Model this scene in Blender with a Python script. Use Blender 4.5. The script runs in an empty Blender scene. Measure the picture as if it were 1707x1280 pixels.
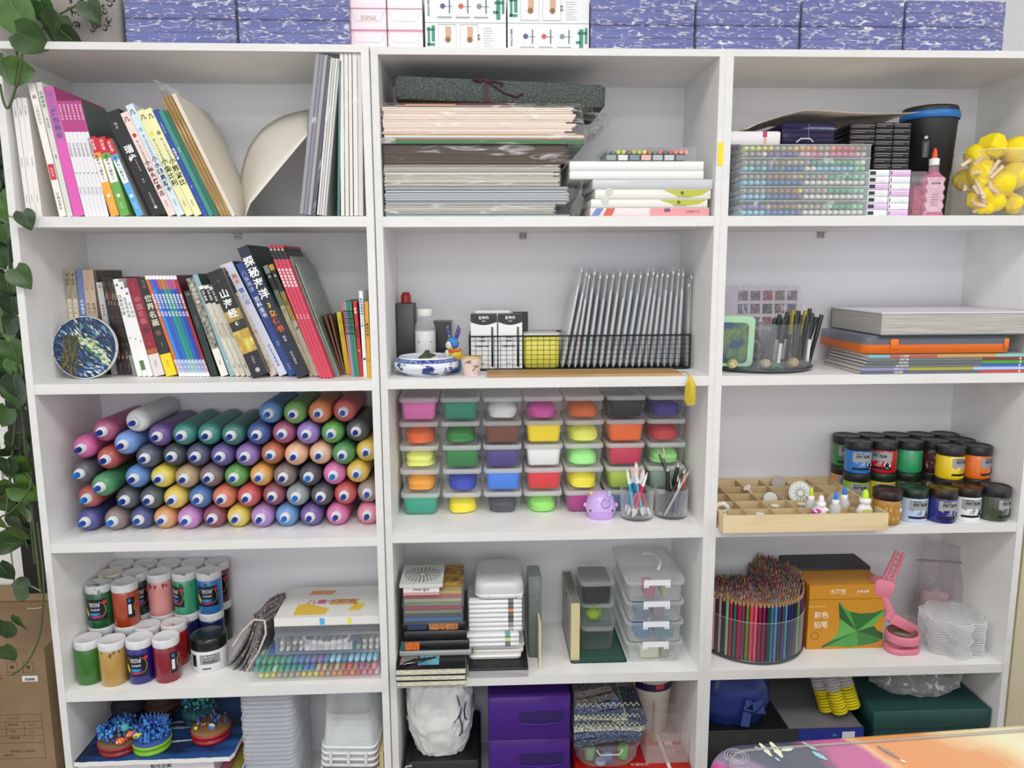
import bpy, math, random
from mathutils import Vector, Matrix, noise as mnoise
random.seed(7)
SC = bpy.context.scene
COL = SC.collection
R = math.radians
TOP = 1.97                       # height of the tops of the three bookcases

# ---------------------------------------------------------------- camera
cam_d = bpy.data.cameras.new('camera'); cam = bpy.data.objects.new('camera', cam_d); COL.objects.link(cam)
SC.camera = cam
FPX = 1258.13
cam_d.sensor_fit = 'HORIZONTAL'; cam_d.sensor_width = 36.0; cam_d.lens = 36.0 * FPX / 1707
cam_d.clip_start = .02; cam_d.clip_end = 60
CP = Vector((0.24002, -1.77288, TOP - 0.48601)); YAW, PIT, ROL = 0.03989, -0.15199, -0.00472
fw = Vector((math.sin(YAW)*math.cos(PIT), math.cos(YAW)*math.cos(PIT), math.sin(PIT)))
rt = Vector((math.cos(YAW), -math.sin(YAW), 0)); up = rt.cross(fw)
rt, up = rt*math.cos(ROL) + up*math.sin(ROL), -rt*math.sin(ROL) + up*math.cos(ROL)
cam.matrix_world = Matrix(((rt.x, up.x, -fw.x, CP.x), (rt.y, up.y, -fw.y, CP.y), (rt.z, up.z, -fw.z, CP.z), (0, 0, 0, 1)))

# ---------------------------------------------------------------- view, world, lamps
SC.view_settings.view_transform = 'Standard'; SC.view_settings.look = 'None'
SC.view_settings.gamma = 1; SC.view_settings.use_curve_mapping = False
SC.view_settings.exposure = 0.27
SC.cycles.transparent_max_bounces = 32; SC.cycles.max_bounces = 10; SC.cycles.diffuse_bounces = 6
W = bpy.data.worlds.new('room_light'); SC.world = W; W.use_nodes = True
W.node_tree.nodes['Background'].inputs[0].default_value = (0.96, 0.965, 1.0, 1)
W.node_tree.nodes['Background'].inputs[1].default_value = 0.80
def area(name, loc, sx, sy, power, rot=(0, 0, 0), col=(1, .985, .96)):
    d = bpy.data.lights.new(name, 'AREA'); d.shape = 'RECTANGLE'; d.size = sx; d.size_y = sy; d.energy = power; d.color = col
    o = bpy.data.objects.new(name, d); COL.objects.link(o); o.location = loc; o.rotation_euler = rot
    return o
area('ceiling_panel_light', (0.2, -1.6, 2.86), 1.2, .6, 22)
area('ceiling_panel_light', (-2.0, -1.3, 2.86), 1.2, .6, 15)
area('ceiling_panel_light', (2.3, -1.5, 2.86), 1.2, .6, 17)
area('ceiling_panel_light', (0.2, -3.6, 2.86), 1.6, .6, 34)
area('front_fill_light', (0.2, -4.6, 1.75), 3.4, 1.7, 26, (R(90), 0, 0), (.93, .97, 1))  # added soft fill behind the camera, brightens the back panels

# ---------------------------------------------------------------- materials
def lin(c):
    if isinstance(c, str):
        c = [int(c[i:i+2], 16)/255 for i in (1, 3, 5)]
        return tuple(x/12.92 if x <= .04045 else ((x+.055)/1.055)**2.4 for x in c) + (1,)
    return tuple(c) + ((1,) if len(c) == 3 else ())
_M = {}
def mat(c, rough=.5, metal=0, spec=.5, coat=0, two=None, scale=20, bump=0, stretch=None, sharp=.15, mid=.5, bscale=None, alpha=None, trans=0):
    key = ('m', str(c), rough, metal, spec, coat, str(two), scale, bump, stretch, sharp, mid, bscale, trans)
    if key in _M: return _M[key]
    m = bpy.data.materials.new('surface'); m.use_nodes = True; nt = m.node_tree; b = nt.nodes['Principled BSDF']
    b.inputs['Base Color'].default_value = lin(c); b.inputs['Roughness'].default_value = rough
    b.inputs['Metallic'].default_value = metal; b.inputs['Specular IOR Level'].default_value = spec
    b.inputs['Coat Weight'].default_value = coat; b.inputs['Transmission Weight'].default_value = trans
    if two or bump:
        tc = nt.nodes.new('ShaderNodeTexCoord'); mp = nt.nodes.new('ShaderNodeMapping')
        mp.inputs['Scale'].default_value = stretch or (1, 1, 1)
        nt.links.new(tc.outputs['Object'], mp.inputs[0])
        n = nt.nodes.new('ShaderNodeTexNoise'); n.inputs['Scale'].default_value = scale; n.inputs['Detail'].default_value = 5
        nt.links.new(mp.outputs[0], n.inputs['Vector'])
        if two:
            r = nt.nodes.new('ShaderNodeValToRGB'); e = r.color_ramp.elements
            cols = [c] + (two if isinstance(two, list) else [two])
            k = len(cols)
            e[0].color = lin(cols[0]); e[0].position = mid - sharp; e[1].color = lin(cols[-1]); e[1].position = mid + sharp
            for i in range(1, k-1):
                q = e.new(mid - sharp + 2*sharp*i/(k-1)); q.color = lin(cols[i])
            nt.links.new(n.outputs[0], r.inputs[0]); nt.links.new(r.outputs[0], b.inputs['Base Color'])
        if bump:
            bn = nt.nodes.new('ShaderNodeBump'); bn.inputs['Strength'].default_value = bump; bn.inputs['Distance'].default_value = .004
            src = n
            if bscale:
                src = nt.nodes.new('ShaderNodeTexNoise'); src.inputs['Scale'].default_value = bscale; src.inputs['Detail'].default_value = 3
                nt.links.new(mp.outputs[0], src.inputs['Vector'])
            nt.links.new(src.outputs[0], bn.inputs['Height']); nt.links.new(bn.outputs[0], b.inputs['Normal'])
    _M[key] = m
    return m
def clear(c='#ffffff', a=.12, rough=.08, edge=.6, tint=None, bump=0, bscale=60, stretch=None, sheen=None):
    a *= .62
    """thin see-through plastic or glass: light passes straight, the surface shines at a slant"""
    key = ('c', str(c), a, rough, edge, str(tint), bump, bscale, stretch, sheen)
    if key in _M: return _M[key]
    m = bpy.data.materials.new('clear_plastic'); m.use_nodes = True; nt = m.node_tree; b = nt.nodes['Principled BSDF']
    out = nt.nodes['Material Output']
    b.inputs['Base Color'].default_value = lin(c); b.inputs['Roughness'].default_value = rough
    t = nt.nodes.new('ShaderNodeBsdfTransparent'); t.inputs[0].default_value = lin(tint or '#ffffff')
    mx = nt.nodes.new('ShaderNodeMixShader'); lw = nt.nodes.new('ShaderNodeLayerWeight'); lw.inputs[0].default_value = .35
    ma = nt.nodes.new('ShaderNodeMath'); ma.operation = 'MULTIPLY_ADD'; ma.use_clamp = True
    ma.inputs[1].default_value = edge; ma.inputs[2].default_value = a
    pw = nt.nodes.new('ShaderNodeMath'); pw.operation = 'POWER'; pw.inputs[1].default_value = 3.2; lw.inputs[0].default_value = .5
    nt.links.new(lw.outputs['Facing'], pw.inputs[0]); nt.links.new(pw.outputs[0], ma.inputs[0])
    fac = ma.outputs[0]
    if bump:
        tc = nt.nodes.new('ShaderNodeTexCoord'); mp = nt.nodes.new('ShaderNodeMapping'); mp.inputs['Scale'].default_value = stretch or (1, 1, 1)
        n = nt.nodes.new('ShaderNodeTexNoise'); n.inputs['Scale'].default_value = bscale; n.inputs['Detail'].default_value = 4; n.inputs['Distortion'].default_value = .6
        bn = nt.nodes.new('ShaderNodeBump'); bn.inputs['Strength'].default_value = bump; bn.inputs['Distance'].default_value = .01
        oi = nt.nodes.new('ShaderNodeObjectInfo'); va = nt.nodes.new('ShaderNodeVectorMath'); va.operation = 'ADD'; nt.links.new(oi.outputs['Random'], va.inputs[1])
        nt.links.new(tc.outputs['Object'], va.inputs[0]); nt.links.new(va.outputs[0], mp.inputs[0]); nt.links.new(mp.outputs[0], n.inputs['Vector'])
        nt.links.new(n.outputs[0], bn.inputs['Height']); nt.links.new(bn.outputs[0], b.inputs['Normal']); nt.links.new(bn.outputs[0], lw.inputs['Normal'])
        if sheen:   # noise streaks of whiter film, painted in as highlights
            r = nt.nodes.new('ShaderNodeValToRGB'); r.color_ramp.elements[0].position = .53 if sheen > .9 else .56; r.color_ramp.elements[1].position = .74 if sheen > .9 else .7
            r.color_ramp.elements[1].color = (sheen, sheen, sheen, 1)
            n2 = nt.nodes.new('ShaderNodeTexNoise'); n2.inputs['Scale'].default_value = bscale*.9; n2.inputs['Detail'].default_value = 6
            n2.inputs['Distortion'].default_value = 1.5
            nt.links.new(mp.outputs[0], n2.inputs['Vector']); nt.links.new(n2.outputs[0], r.inputs[0])
            ad = nt.nodes.new('ShaderNodeMath'); ad.operation = 'ADD'; ad.use_clamp = True
            nt.links.new(r.outputs[0], ad.inputs[0]); nt.links.new(fac, ad.inputs[1]); fac = ad.outputs[0]
    nt.links.new(fac, mx.inputs[0]); nt.links.new(t.outputs[0], mx.inputs[1]); nt.links.new(b.outputs[0], mx.inputs[2])
    nt.links.new(mx.outputs[0], out.inputs[0])
    _M[key] = m
    return m
def striped(cols, scale, axis='Z', rough=.8, soft=.0, warp=0):
    """bands of colour along one axis, for cut edges of paper piles and woven cloth"""
    key = ('s', str(cols), scale, axis, warp)
    if key in _M: return _M[key]
    m = bpy.data.materials.new('banded_surface'); m.use_nodes = True; nt = m.node_tree; b = nt.nodes['Principled BSDF']
    b.inputs['Roughness'].default_value = rough
    tc = nt.nodes.new('ShaderNodeTexCoord'); mp = nt.nodes.new('ShaderNodeMapping')
    mp.inputs['Scale'].default_value = tuple(scale if a == axis else scale*warp for a in 'XYZ')
    n = nt.nodes.new('ShaderNodeTexNoise'); n.inputs['Scale'].default_value = 1; n.inputs['Detail'].default_value = 4; n.inputs['Roughness'].default_value = .7
    r = nt.nodes.new('ShaderNodeValToRGB'); e = r.color_ramp.elements; k = len(cols)
    e[0].position = .3; e[1].position = .7; e[0].color = lin(cols[0]); e[1].color = lin(cols[-1])
    for i in range(1, k-1):
        q = e.new(.3 + .4*i/(k-1)); q.color = lin(cols[i])
    nt.links.new(tc.outputs['Object'], mp.inputs[0]); nt.links.new(mp.outputs[0], n.inputs['Vector'])
    nt.links.new(n.outputs[0], r.inputs[0]); nt.links.new(r.outputs[0], b.inputs['Base Color'])
    _M[key] = m
    return m
WHITE = mat('#f0f0ee', .45, two='#e8e8e6', scale=14, bump=.05, bscale=90)
BLACK = mat('#151515', .4); INK = mat('#2a2a2c', .6); PAPERW = mat('#eeeeea', .7)

# ---------------------------------------------------------------- mesh building
T = Matrix.Translation
def rx(a): return Matrix.Rotation(R(a), 4, 'X')
def ry(a): return Matrix.Rotation(R(a), 4, 'Y')
def rz(a): return Matrix.Rotation(R(a), 4, 'Z')
def sc(x, y, z): return Matrix.Diagonal((x, y, z, 1))
_glyph = {}
def glyphs(s, size=1.0, bold=False):
    key = (s, bold)
    if key not in _glyph:
        c = bpy.data.curves.new('t', 'FONT'); c.body = s; c.size = 1; c.resolution_u = 1; c.align_x = 'CENTER'; c.align_y = 'CENTER'
        if bold: c.offset = .022
        o = bpy.data.objects.new('t', c); COL.objects.link(o)
        me = o.to_mesh(); _glyph[key] = ([v.co.copy() for v in me.vertices], [tuple(p.vertices) for p in me.polygons])
        o.to_mesh_clear(); bpy.data.objects.remove(o); bpy.data.curves.remove(c)
    return _glyph[key]
class MB:
    def __init__(s): s.v = []; s.f = []; s.m = []; s.sm = []; s.mats = []; s.M = Matrix()
    def mi(s, m):
        if m not in s.mats: s.mats.append(m)
        return s.mats.index(m)
    def add(s, vs, fs, m, smooth=False):
        k = len(s.v); i = s.mi(m); s.v += [s.M @ Vector(v) for v in vs]
        for f in fs: s.f.append(tuple(k+j for j in f)); s.m.append(i); s.sm.append(smooth)
        return s
    def box(s, x0, x1, y0, y1, z0, z1, m):
        vs = [(x, y, z) for z in (z0, z1) for y in (y0, y1) for x in (x0, x1)]
        return s.add(vs, [(0, 2, 3, 1), (4, 5, 7, 6), (0, 1, 5, 4), (2, 6, 7, 3), (0, 4, 6, 2), (1, 3, 7, 5)], m)
    def quad(s, a, b, c, d, m): return s.add([a, b, c, d], [(0, 1, 2, 3)], m)
    def loft(s, loops, m, cap0=True, cap1=True, smooth=False, closed=True):
        n = len(loops[0]); vs = [v for L in loops for v in L]; fs = []
        for i in range(len(loops)-1):
            for j in range(n if closed else n-1):
                a, b = i*n+j, i*n+(j+1) % n; fs.append((a, b, b+n, a+n))
        s.add(vs, fs, m, smooth)
        if cap0: s.add(loops[0], [tuple(range(n-1, -1, -1))], m)
        if cap1: s.add(loops[-1], [tuple(range(n))], m)
        return s
    def rr(s, levels, m, n=4, cx=0, cy=0, cap0=True, cap1=True, smooth=True):
        """stack of rounded rectangles: levels of (z, half width, half depth, corner radius)"""
        L = []
        for z, a, b, r in levels:
            r = max(1e-5, min(r, a, b)); q = []
            for sx, sy, a0 in ((1, 1, 0), (-1, 1, 90), (-1, -1, 180), (1, -1, 270)):
                for k in range(n+1):
                    t = R(a0 + 90*k/n); q.append((cx+sx*(a-r)+r*math.cos(t), cy+sy*(b-r)+r*math.sin(t), z))
            L.append(q)
        return s.loft(L, m, cap0, cap1, smooth)
    def rbox(s, w, d, h, r, m, z=0, c=None, cx=0, cy=0, n=4):
        c = min(r*.5, h*.3) if c is None else c
        return s.rr([(z, w/2-c, d/2-c, r), (z+c, w/2, d/2, r), (z+h-c, w/2, d/2, r), (z+h, w/2-c, d/2-c, r)], m, n, cx, cy)
    def lathe(s, prof, m, n=24, cap0=True, cap1=True, smooth=True, ph=0):
        L = [[(r*math.cos(2*math.pi*(k+ph)/n), r*math.sin(2*math.pi*(k+ph)/n), z) for k in range(n)] for r, z in prof]
        return s.loft(L, m, cap0, cap1, smooth)
    def tube(s, pts, r, m, n=8, cap=True, smooth=True):
        pts = [Vector(p) for p in pts]; L = []; u = None
        for i, p in enumerate(pts):
            d = (pts[min(i+1, len(pts)-1)] - pts[max(i-1, 0)]).normalized()
            if u is None: u = d.orthogonal().normalized()
            u = (u - d*u.dot(d)).normalized(); w = d.cross(u); q = r[i] if isinstance(r, (list, tuple)) else r
            L.append([p + (u*math.cos(2*math.pi*k/n) + w*math.sin(2*math.pi*k/n))*q for k in range(n)])
        return s.loft(L, m, cap, cap, smooth)
    def prism(s, poly, z0, z1, m, smooth=False):
        return s.loft([[(x, y, z0) for x, y in poly], [(x, y, z1) for x, y in poly]], m, smooth=smooth)
    def sphere(s, c, r, m, n=12, k=8, sx=1, sy=1, sz=1, bumpy=0, seed=0):
        c = Vector(c); L = []
        for i in range(1, k):
            t = math.pi*i/k; ring = []
            for j in range(n):
                a = 2*math.pi*j/n; d = Vector((math.sin(t)*math.cos(a), math.sin(t)*math.sin(a), -math.cos(t)))
                q = r*(1 + (bumpy*mnoise.noise(d*2.1 + Vector((seed, seed*.7, 0))) if bumpy else 0))
                ring.append(c + Vector((d.x*q*sx, d.y*q*sy, d.z*q*sz)))
            L.append(ring)
        k0 = len(s.v); s.loft(L, m, False, False, True)
        s.add([c - Vector((0, 0, r*sz))] + L[0], [(0, j+1 if j+1 <= n else 1, (j % n)+1) if False else (0, (j+1) % n + 1, j+1) for j in range(n)], m, True)
        s.add([c + Vector((0, 0, r*sz))] + L[-1], [(0, j+1, (j+1) % n + 1) for j in range(n)], m, True)
        return s
    def text(s, txt, size, m, M=None, bold=False, vert=False, step=1.08, fit=None):
        """flat lettering in the XY plane of M, centred; vert stacks the characters downwards"""
        old = s.M; s.M = s.M @ (M or Matrix())
        if vert:
            for k, ch in enumerate(txt):
                if ch == ' ': continue
                v, f = glyphs(ch, bold=bold)
                s.add([(a.x*size, a.y*size - k*size*step, 0) for a in v], f, m)
        else:
            v, f = glyphs(txt, bold=bold); kx = 1
            if fit and v:
                w = max(a.x for a in v) - min(a.x for a in v); kx = fit/(w*size)
            s.add([(a.x*size*kx, a.y*size, 0) for a in v], f, m)
        s.M = old; return s
    def mesh(s, name):
        me = bpy.data.meshes.new(name); me.from_pydata([tuple(v) for v in s.v], [], s.f)
        for m in s.mats: me.materials.append(m)
        me.polygons.foreach_set('material_index', s.m); me.polygons.foreach_set('use_smooth', s.sm); me.update()
        return me
    def build(s, name, parent=None, label=None):
        o = bpy.data.objects.new(name, s.mesh(name)); COL.objects.link(o)
        if parent is not None: o.parent = parent
        if label: o['label'] = label
        return o
def solid(o, t, off=0):
    md = o.modifiers.new('thickness', 'SOLIDIFY'); md.thickness = t; md.offset = off; return o
FRONT = rx(90)                       # lettering frame that faces the camera side (-Y)
class Fr:
    """one bookcase's own axes: x along its front, y into it, z up from its floor line"""
    def __init__(s, x, y, yaw, lean): s.M = T((x, y, 0)) @ rz(math.degrees(yaw)); s.I = s.M.inverted(); s.lean = 0
    def ray(s, px, py):
        d = fw*FPX + rt*(px-853.5) - up*(py-640); return s.I @ CP, s.I.to_3x3() @ d
    def at(s, px, py, y):            # the point of the plane y that the photo shows at px, py
        o, d = s.ray(px, py); return o + d*((y-o.y)/d.y)
    def on(s, px, py, z):            # the point of the level z
        o, d = s.ray(px, py); return o + d*((z-o.z)/d.z)
A = Fr(-.80155, -.02444, .01075, .00123); B = Fr(0, 0, -.00028, -.00021); C = Fr(.79838, -.0017, -.00055, -.00106); G = Fr(0, 0, 0, 0)
S1, S2, S3, S4, S5 = (TOP - v for v in (.36766, .74378, 1.12463, 1.50618, 1.8877))   # tops of the shelves
TB = .02339; DEP = .30035; PT = .0166
def put(o, F, loc, rot=None):
    o.matrix_world = F.M @ T(loc) @ (rot or Matrix()); return o
def tag(o, label, cat, group=None):
    o['label'] = label; o['category'] = cat
    if group: o['group'] = group
    return o
def thing(name, label, cat, F, loc, rot=None, group=None):
    o = bpy.data.objects.new(name, None); COL.objects.link(o); o.empty_display_size = .02
    put(o, F, loc, rot); return tag(o, label, cat, group)
def single(mb, name, label, cat, F, loc, rot=None, group=None):
    o = mb.build(name); put(o, F, loc, rot); return tag(o, label, cat, group)
def recolour(o, sw):
    for s in o.material_slots:
        if s.material in sw:
            m = sw[s.material]; s.link = 'OBJECT'; s.material = m
def clone(root, label, F, loc, rot=None, sw=None, group=None):
    def cp(o, par):
        c = o.copy(); COL.objects.link(c)
        if par is not None: c.parent = par; c.matrix_parent_inverse = Matrix(); c.matrix_basis = o.matrix_basis.copy()
        if sw and c.type == 'MESH': recolour(c, sw)
        for ch in kids.get(o, []): cp(ch, c)
        return c
    kids = {}
    for ch in root.children_recursive: kids.setdefault(ch.parent, []).append(ch)
    c = cp(root, None); put(c, F, loc, rot); c['label'] = label
    if group: c['group'] = group
    return c
# == the setting
def struct(mb, name, F=G, loc=(0, 0, 0)):
    o = mb.build(name); put(o, F, loc); o['kind'] = 'structure'; return o
WY = DEP + .045
wallm = mat('#d2d3d6', .85, two='#cbccd0', scale=3, bump=.1, bscale=200)
m = MB(); m.box(-3.2, 3.4, WY, WY+.1, 0, 2.9, wallm); struct(m, 'wall_back')
m = MB(); m.box(-3.2, 3.4, -5, WY, -.05, 0, mat('#8c867c', .5, two='#7e786e', scale=6)); struct(m, 'floor')
m = MB(); m.box(-3.2, 3.4, -5, WY, 2.9, 2.95, mat('#e4e4e2', .9)); struct(m, 'ceiling')
m = MB()    # thin dark grooves of the pale panelling that shows left of the bookcases
for k in range(14):
    x = -1.72 + k*.062
    m.box(x, x+.056, WY-.014, WY, 0, 2.3, mat('#e3e2de', .6))
m.box(-1.75, -.85, WY-.004, WY, 0, 2.3, mat('#3a3734', .8)); struct(m, 'trim_1')
pan = mat('#cfc6a9', .6, two='#c4bb9c', scale=4)
m = MB(); m.box(1.645, 1.70, .05, WY, 0, 1.9, pan); m.box(1.70, 1.712, .07, WY, 0, 1.9, mat('#b7a774', .6)); m.box(1.712, 2.6, .05, .08, 0, 1.9, mat('#d4cdbf', .6))
struct(m, 'trim_2')

SIDE = mat('#efefed', .42, two='#e7e7e5', scale=9, bump=.05, bscale=70)
EDGE = mat('#dcdcda', .4, two=['#d8d8d5', '#cfcec8'], scale=35, stretch=(.3, 1, 1), sharp=.25, mid=.62)
BACKM = mat('#e4e3e7')
def bookcase(F, label, right_end):
    r = thing('bookcase', label, 'bookcase', F, (-TOP*F.lean, 0, 0), ry(math.degrees(F.lean)), 'white bookcases side by side')
    W8 = .8
    for x in (0, W8-PT):
        m = MB(); m.box(x, x+PT, .0006, DEP+.012, 0, TOP, SIDE); m.box(x, x+PT, 0, .0008, 0, TOP, EDGE); m.build('side_panel', r)
    m = MB(); m.box(PT, W8-PT, .0006, DEP+.012, TOP-.016, TOP-.0005, SIDE); m.box(PT, W8-PT, 0, .0008, TOP-.016, TOP-.0005, EDGE); m.build('top_panel', r)
    for s in (S1, S2, S3, S4, S5):
        m = MB(); m.box(PT, W8-PT, .002, DEP, s-TB, s, WHITE); m.box(PT, W8-PT, .001, .0022, s-TB, s, EDGE); m.build('shelf', r)
    m = MB(); m.box(PT, W8-PT, DEP, DEP+.004, 0, TOP-.016, BACKM); m.build('back_panel', r)
    m = MB(); m.box(PT, W8-PT, .02, .035, 0, S5-TB, SIDE); m.build('plinth', r)
    return r
bookcase(A, 'white open bookcase standing leftmost, beside the climbing plant', 0)
bookcase(B, 'white open bookcase in the middle, a yellow sticker on its right edge', 0)
bookcase(C, 'white open bookcase standing rightmost, behind the cloth-covered table', 0)
# small fixing brackets under the first shelf of each case
for F, px, py, cm, lb in ((A, 396, 395, '#a8a6a0', 'left'), (B, 872, 397, '#77686a', 'middle'), (C, 1369, 393, '#a5a29b', 'right')):
    p = F.at(px, py, DEP-.004); z = S1-TB
    bm = mat(cm, .35, metal=.7, two='#8d8a84', scale=300)
    m = MB(); m.box(-.0095, .0095, 0, .002, -.017, 0, bm); m.box(-.0095, .0095, -.014, .002, -.002, 0, bm)
    o = single(m, 'shelf_bracket', 'small metal corner bracket under the top shelf of the %s bookcase' % lb, 'bracket', F, (p.x, DEP-.0025, z), None, 'shelf brackets')
    for dx in (-.005, .005):
        m = MB(); m.M = T((dx, -.0005, -.0095)) @ rx(90); m.lathe([(.0018, 0), (.0014, .0008)], mat('#55524e', .4, metal=.6), 8); m.build('screw', o)
# yellow sticker across the joint of the middle and right case
p = B.at(1203, 257, -.0008)
m = MB(); m.box(-.0085, .0085, 0, .0006, -.0255, .0255, mat('#f2d414')); single(m, 'sticker', 'yellow rectangular sticker on the edge between two bookcases', 'sticker', B, (p.x, -.0012, p.z))
# == books
def book(F, S, xb, w, xt, yt, label, bands, texts=(), yb=None, y=.012, d=.19, cov=None, hard=False, group=None, pages='#ded8c8', rough=.4, name='book', cat='book', round_back=False, hh=None, w_t=None):
    """xb, xt, yt: where the photo shows the spine's lower left and upper left corners; w its breadth there"""
    if yb is None: yb = {S1: 359, S2: 628}.get(S, 628)
    if S != S1: y = max(.006, F.on(xb, yb, S).y)
    p = F.at(xb, yb, y); q = F.at(xt, yt, y); p2 = F.at(xb+w, yb, y)
    dx, dz = q.x-p.x, q.z-S; th = math.atan2(dx, dz); h = hh or math.hypot(dx, dz); t = (p2.x-p.x)*math.cos(th) - .0003
    if w_t: t = w_t
    lift = max(0, t*math.sin(th))
    loc = (p.x, y, S+lift+.0002)
    r = thing(name, label, cat, F, loc, ry(math.degrees(th)), group)
    c = .0022 if hard else min(.0008, t*.2); ins = .003 if hard else .0004
    m = MB(); z1 = h
    for k, b in enumerate(bands):
        fr, cm = b; z0 = h*(1-fr); bm = cm if not isinstance(cm, (str, tuple)) else mat(cm, rough)
        if cov is None:
            m.prism([(0, 0), (t, 0), (t, d), (t-c, d), (t-c, c), (c, c), (c, d), (0, d)], z0, z1, bm)
        else:
            m.box(0, t, 0, c, z0, z1, bm)
        z1 = z0
    if cov is not None:
        cm = mat(cov, rough) if isinstance(cov, str) else cov
        m.box(0, c, c, d, 0, h, cm); m.box(t-c, t, c, d, 0, h, cm)
    if round_back:
        m.lathe([(t*.5, 0), (t*.5, .0001)], m.mats[0], 4)
    m.build('cover', r)
    m = MB(); m.box(c, t-c, c+.0002, d-ins-.0006, ins, h-ins, mat(pages, .8, two='#cdc6b4', scale=600, stretch=(1, .02, .02))); m.build('pages', r)
    if texts:
        m = MB()
        for tx in texts:
            s, fr, size, cl = tx[:4]; opt = tx[4] if len(tx) > 4 else ''
            M = T((t/2 + (tx[5] if len(tx) > 5 else 0), -.0003 if opt == 'box' else -.0006, h*(1-fr))) @ FRONT
            if opt == 'box': m.M = M; m.box(-t*.42, t*.42, -size/2, size/2, -.0001, .0001, mat(cl, .5)); m.M = Matrix()
            elif opt == 'dot': m.M = M; m.lathe([(size/2, -.0001), (size/2, .0001)], mat(cl, .5), 14); m.M = Matrix()
            elif opt == 'r': m.text(s, size, mat(cl, .5), M @ rz(-90), bold=True)
            else: m.text(s, size, mat(cl, .5), M, bold=('b' in opt), vert=True, step=1.12)
        m.build('lettering', r)
    return r
def bk(S, *a, **k): return book(A, S, *a, **k)
tiny = '#8a8a88'
# ---- top shelf, left bookcase
g = 'slim white booklets at the left end of the top shelf'
for k, (xb, xt, yt, w) in enumerate(((44.5, 19, 166, 8), (53, 27.5, 163, 8.5), (62, 35, 163, 9))):
    bk(S1, xb, w, xt, yt, ['slim white booklet standing furthest left on the top shelf', 'slim white booklet second from the left on the top shelf', 'slim white booklet third from the left, its pale cover showing'][k],
       [(1, '#e4e0dc')], [('少儿美术', .08, .0045, '#55524e'), ('创意绘画教程', .5, .003, tiny), ('教育出版社', .82, .003, tiny)], d=.2, cov='#d9d3cc', group=g)
bk(S1, 99, 12, 46, 140, 'tall white book with a small red box low on its spine', [(1, '#e9e5df')],
   [('画', .1, .009, '#4a4a48'), ('儿童画教学', .17, .008, '#b8b0aa'), ('', .66, .034, '#c8303c', 'box'), ('创意课', .64, .006, '#f0d0d0'), ('中国出版社', .83, .007, '#4a4a48')], d=.21, cov='#dcd8d0')
bk(S1, 112.2, 9.5, 59.5, 138, 'tall pale green-white book in a film cover, beside the purple book', [(1, '#d3d5cc')],
   [('创美课堂', .08, .008, '#3a7a50'), ('美术基础', .27, .005, '#77776f'), ('ART', .55, .006, '#8a8a80', 'r')], d=.21)
bk(S1, 123, 18, 71, 146, 'tall thick purple-pink glossy book with blue lettering', [(.42, '#c064a4'), (1, '#d95cb0')],
   [('幼儿园', .06, .013, '#8f70c0'), ('涂色画册', .2, .014, '#4f5a9a', 'b')], d=.235, cov=mat('#b04484', .35), rough=.3)
g = 'magenta and white booklets of one series'
nm = ['leftmost', 'second', 'third', 'fourth', 'fifth', 'last, with a dark green back cover']
for k in range(6):
    bk(S1, 141.8+6.7*k, 6.6, 94.5+6.8*k, 168.5, 'slim magenta and white booklet, ' + (nm[k] if k in (0, 5) else nm[k] + ' from the purple book'),
       [(.265, '#b43c80'), (1, '#e2e0e4')], [('国画技法教程', .04, .0052, '#f0d8e6'), ('花鸟鱼虫画谱', .37, .0045, '#4a4a50'), ('●', .62, .004, '#77757a'), ('美术出版', .75, .0036, '#77757a')],
       d=.2, cov='#4a5a52' if k == 5 else None, group=g)
for k, (xb, w, xt, yt, cm, lb) in enumerate(((185, 14.5, 145, 230, '#eba43c', 'orange'), (201, 16, 159.5, 230.5, '#6aa64e', 'green'), (228, 12.5, 173.5, 234, '#58a8dc', 'sky blue'))):
    bk(S1, xb, w, xt, yt, 'short red-topped book with a %s spine and a white title strip' % lb, [(.2, '#c82a3a'), (1, cm)],
       [('大王书', .05, .0075, '#f6e6e6', 'b'), ('', .42, .052, '#f4f2ee', 'box'), ('折纸幼儿园手工', .245, .0072, '#555048', 'b'), ('', .74, .008, '#f4ead8', 'dot'), ('出版社', .84, .0045, '#f6efe0')],
       d=.15, cov='#b9b3ac' if k == 2 else None)
bk(S1, 254, 26.5, 174, 190, 'thick matt black book with white brush lettering', [(1, '#242424')],
   [('明月', .12, .007, '#c8c8c8', '', -.003), ('瑞步', .37, .019, '#f2f2f2', 'b'), ('手帐水彩画', .48, .005, '#b0b0b0', '', .004), ('著者', .66, .005, '#bbbbbb'), ('艺术出版社', .8, .0055, '#c8c8c8'), ('', .93, .007, '#c8c8c8', 'dot')],
   d=.19, cov='#1d1f1e', hard=True, rough=.6)
for xb, w, xt, yt, cm, tt, tc, lb in (
    (281, 14.5, 200, 190, '#ecd2cc', '小猫头鹰奥古', '#3c2a2c', 'pale pink picture book between the black and the pale blue ones'),
    (296, 14, 209, 177, '#cfdde6', '小水獭奥斯卡', '#2c3a44', 'pale blue picture book standing tallest beside the pink one'),
    (311, 13.5, 227.5, 186, '#e2e2a8', '小兔比利', '#3a4434', 'pale yellow picture book next to the pale blue one'),
    (325, 13.5, 240, 184, '#e9e6ac', '小熊波比', '#3c4630', 'pale yellow picture book next to the dark blue one')):
    bk(S1, xb, w, xt, yt, lb, [(1, cm)], [('几', .07, .012, '#20262a', 'b'), ('', .22, .009, {'#ecd2cc': '#b0402c', '#cfdde6': '#9ab8cc', '#e2e2a8': '#e0d840', '#e9e6ac': '#8a9070'}[cm], 'dot'), ('暖心成长图画故事', .28, .0062, tiny), (tt, .49, .0125 if len(tt) > 4 else .0145, tc, 'b'), ('出版社', .86, .005, '#8a8a80')], d=.2)
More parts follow.
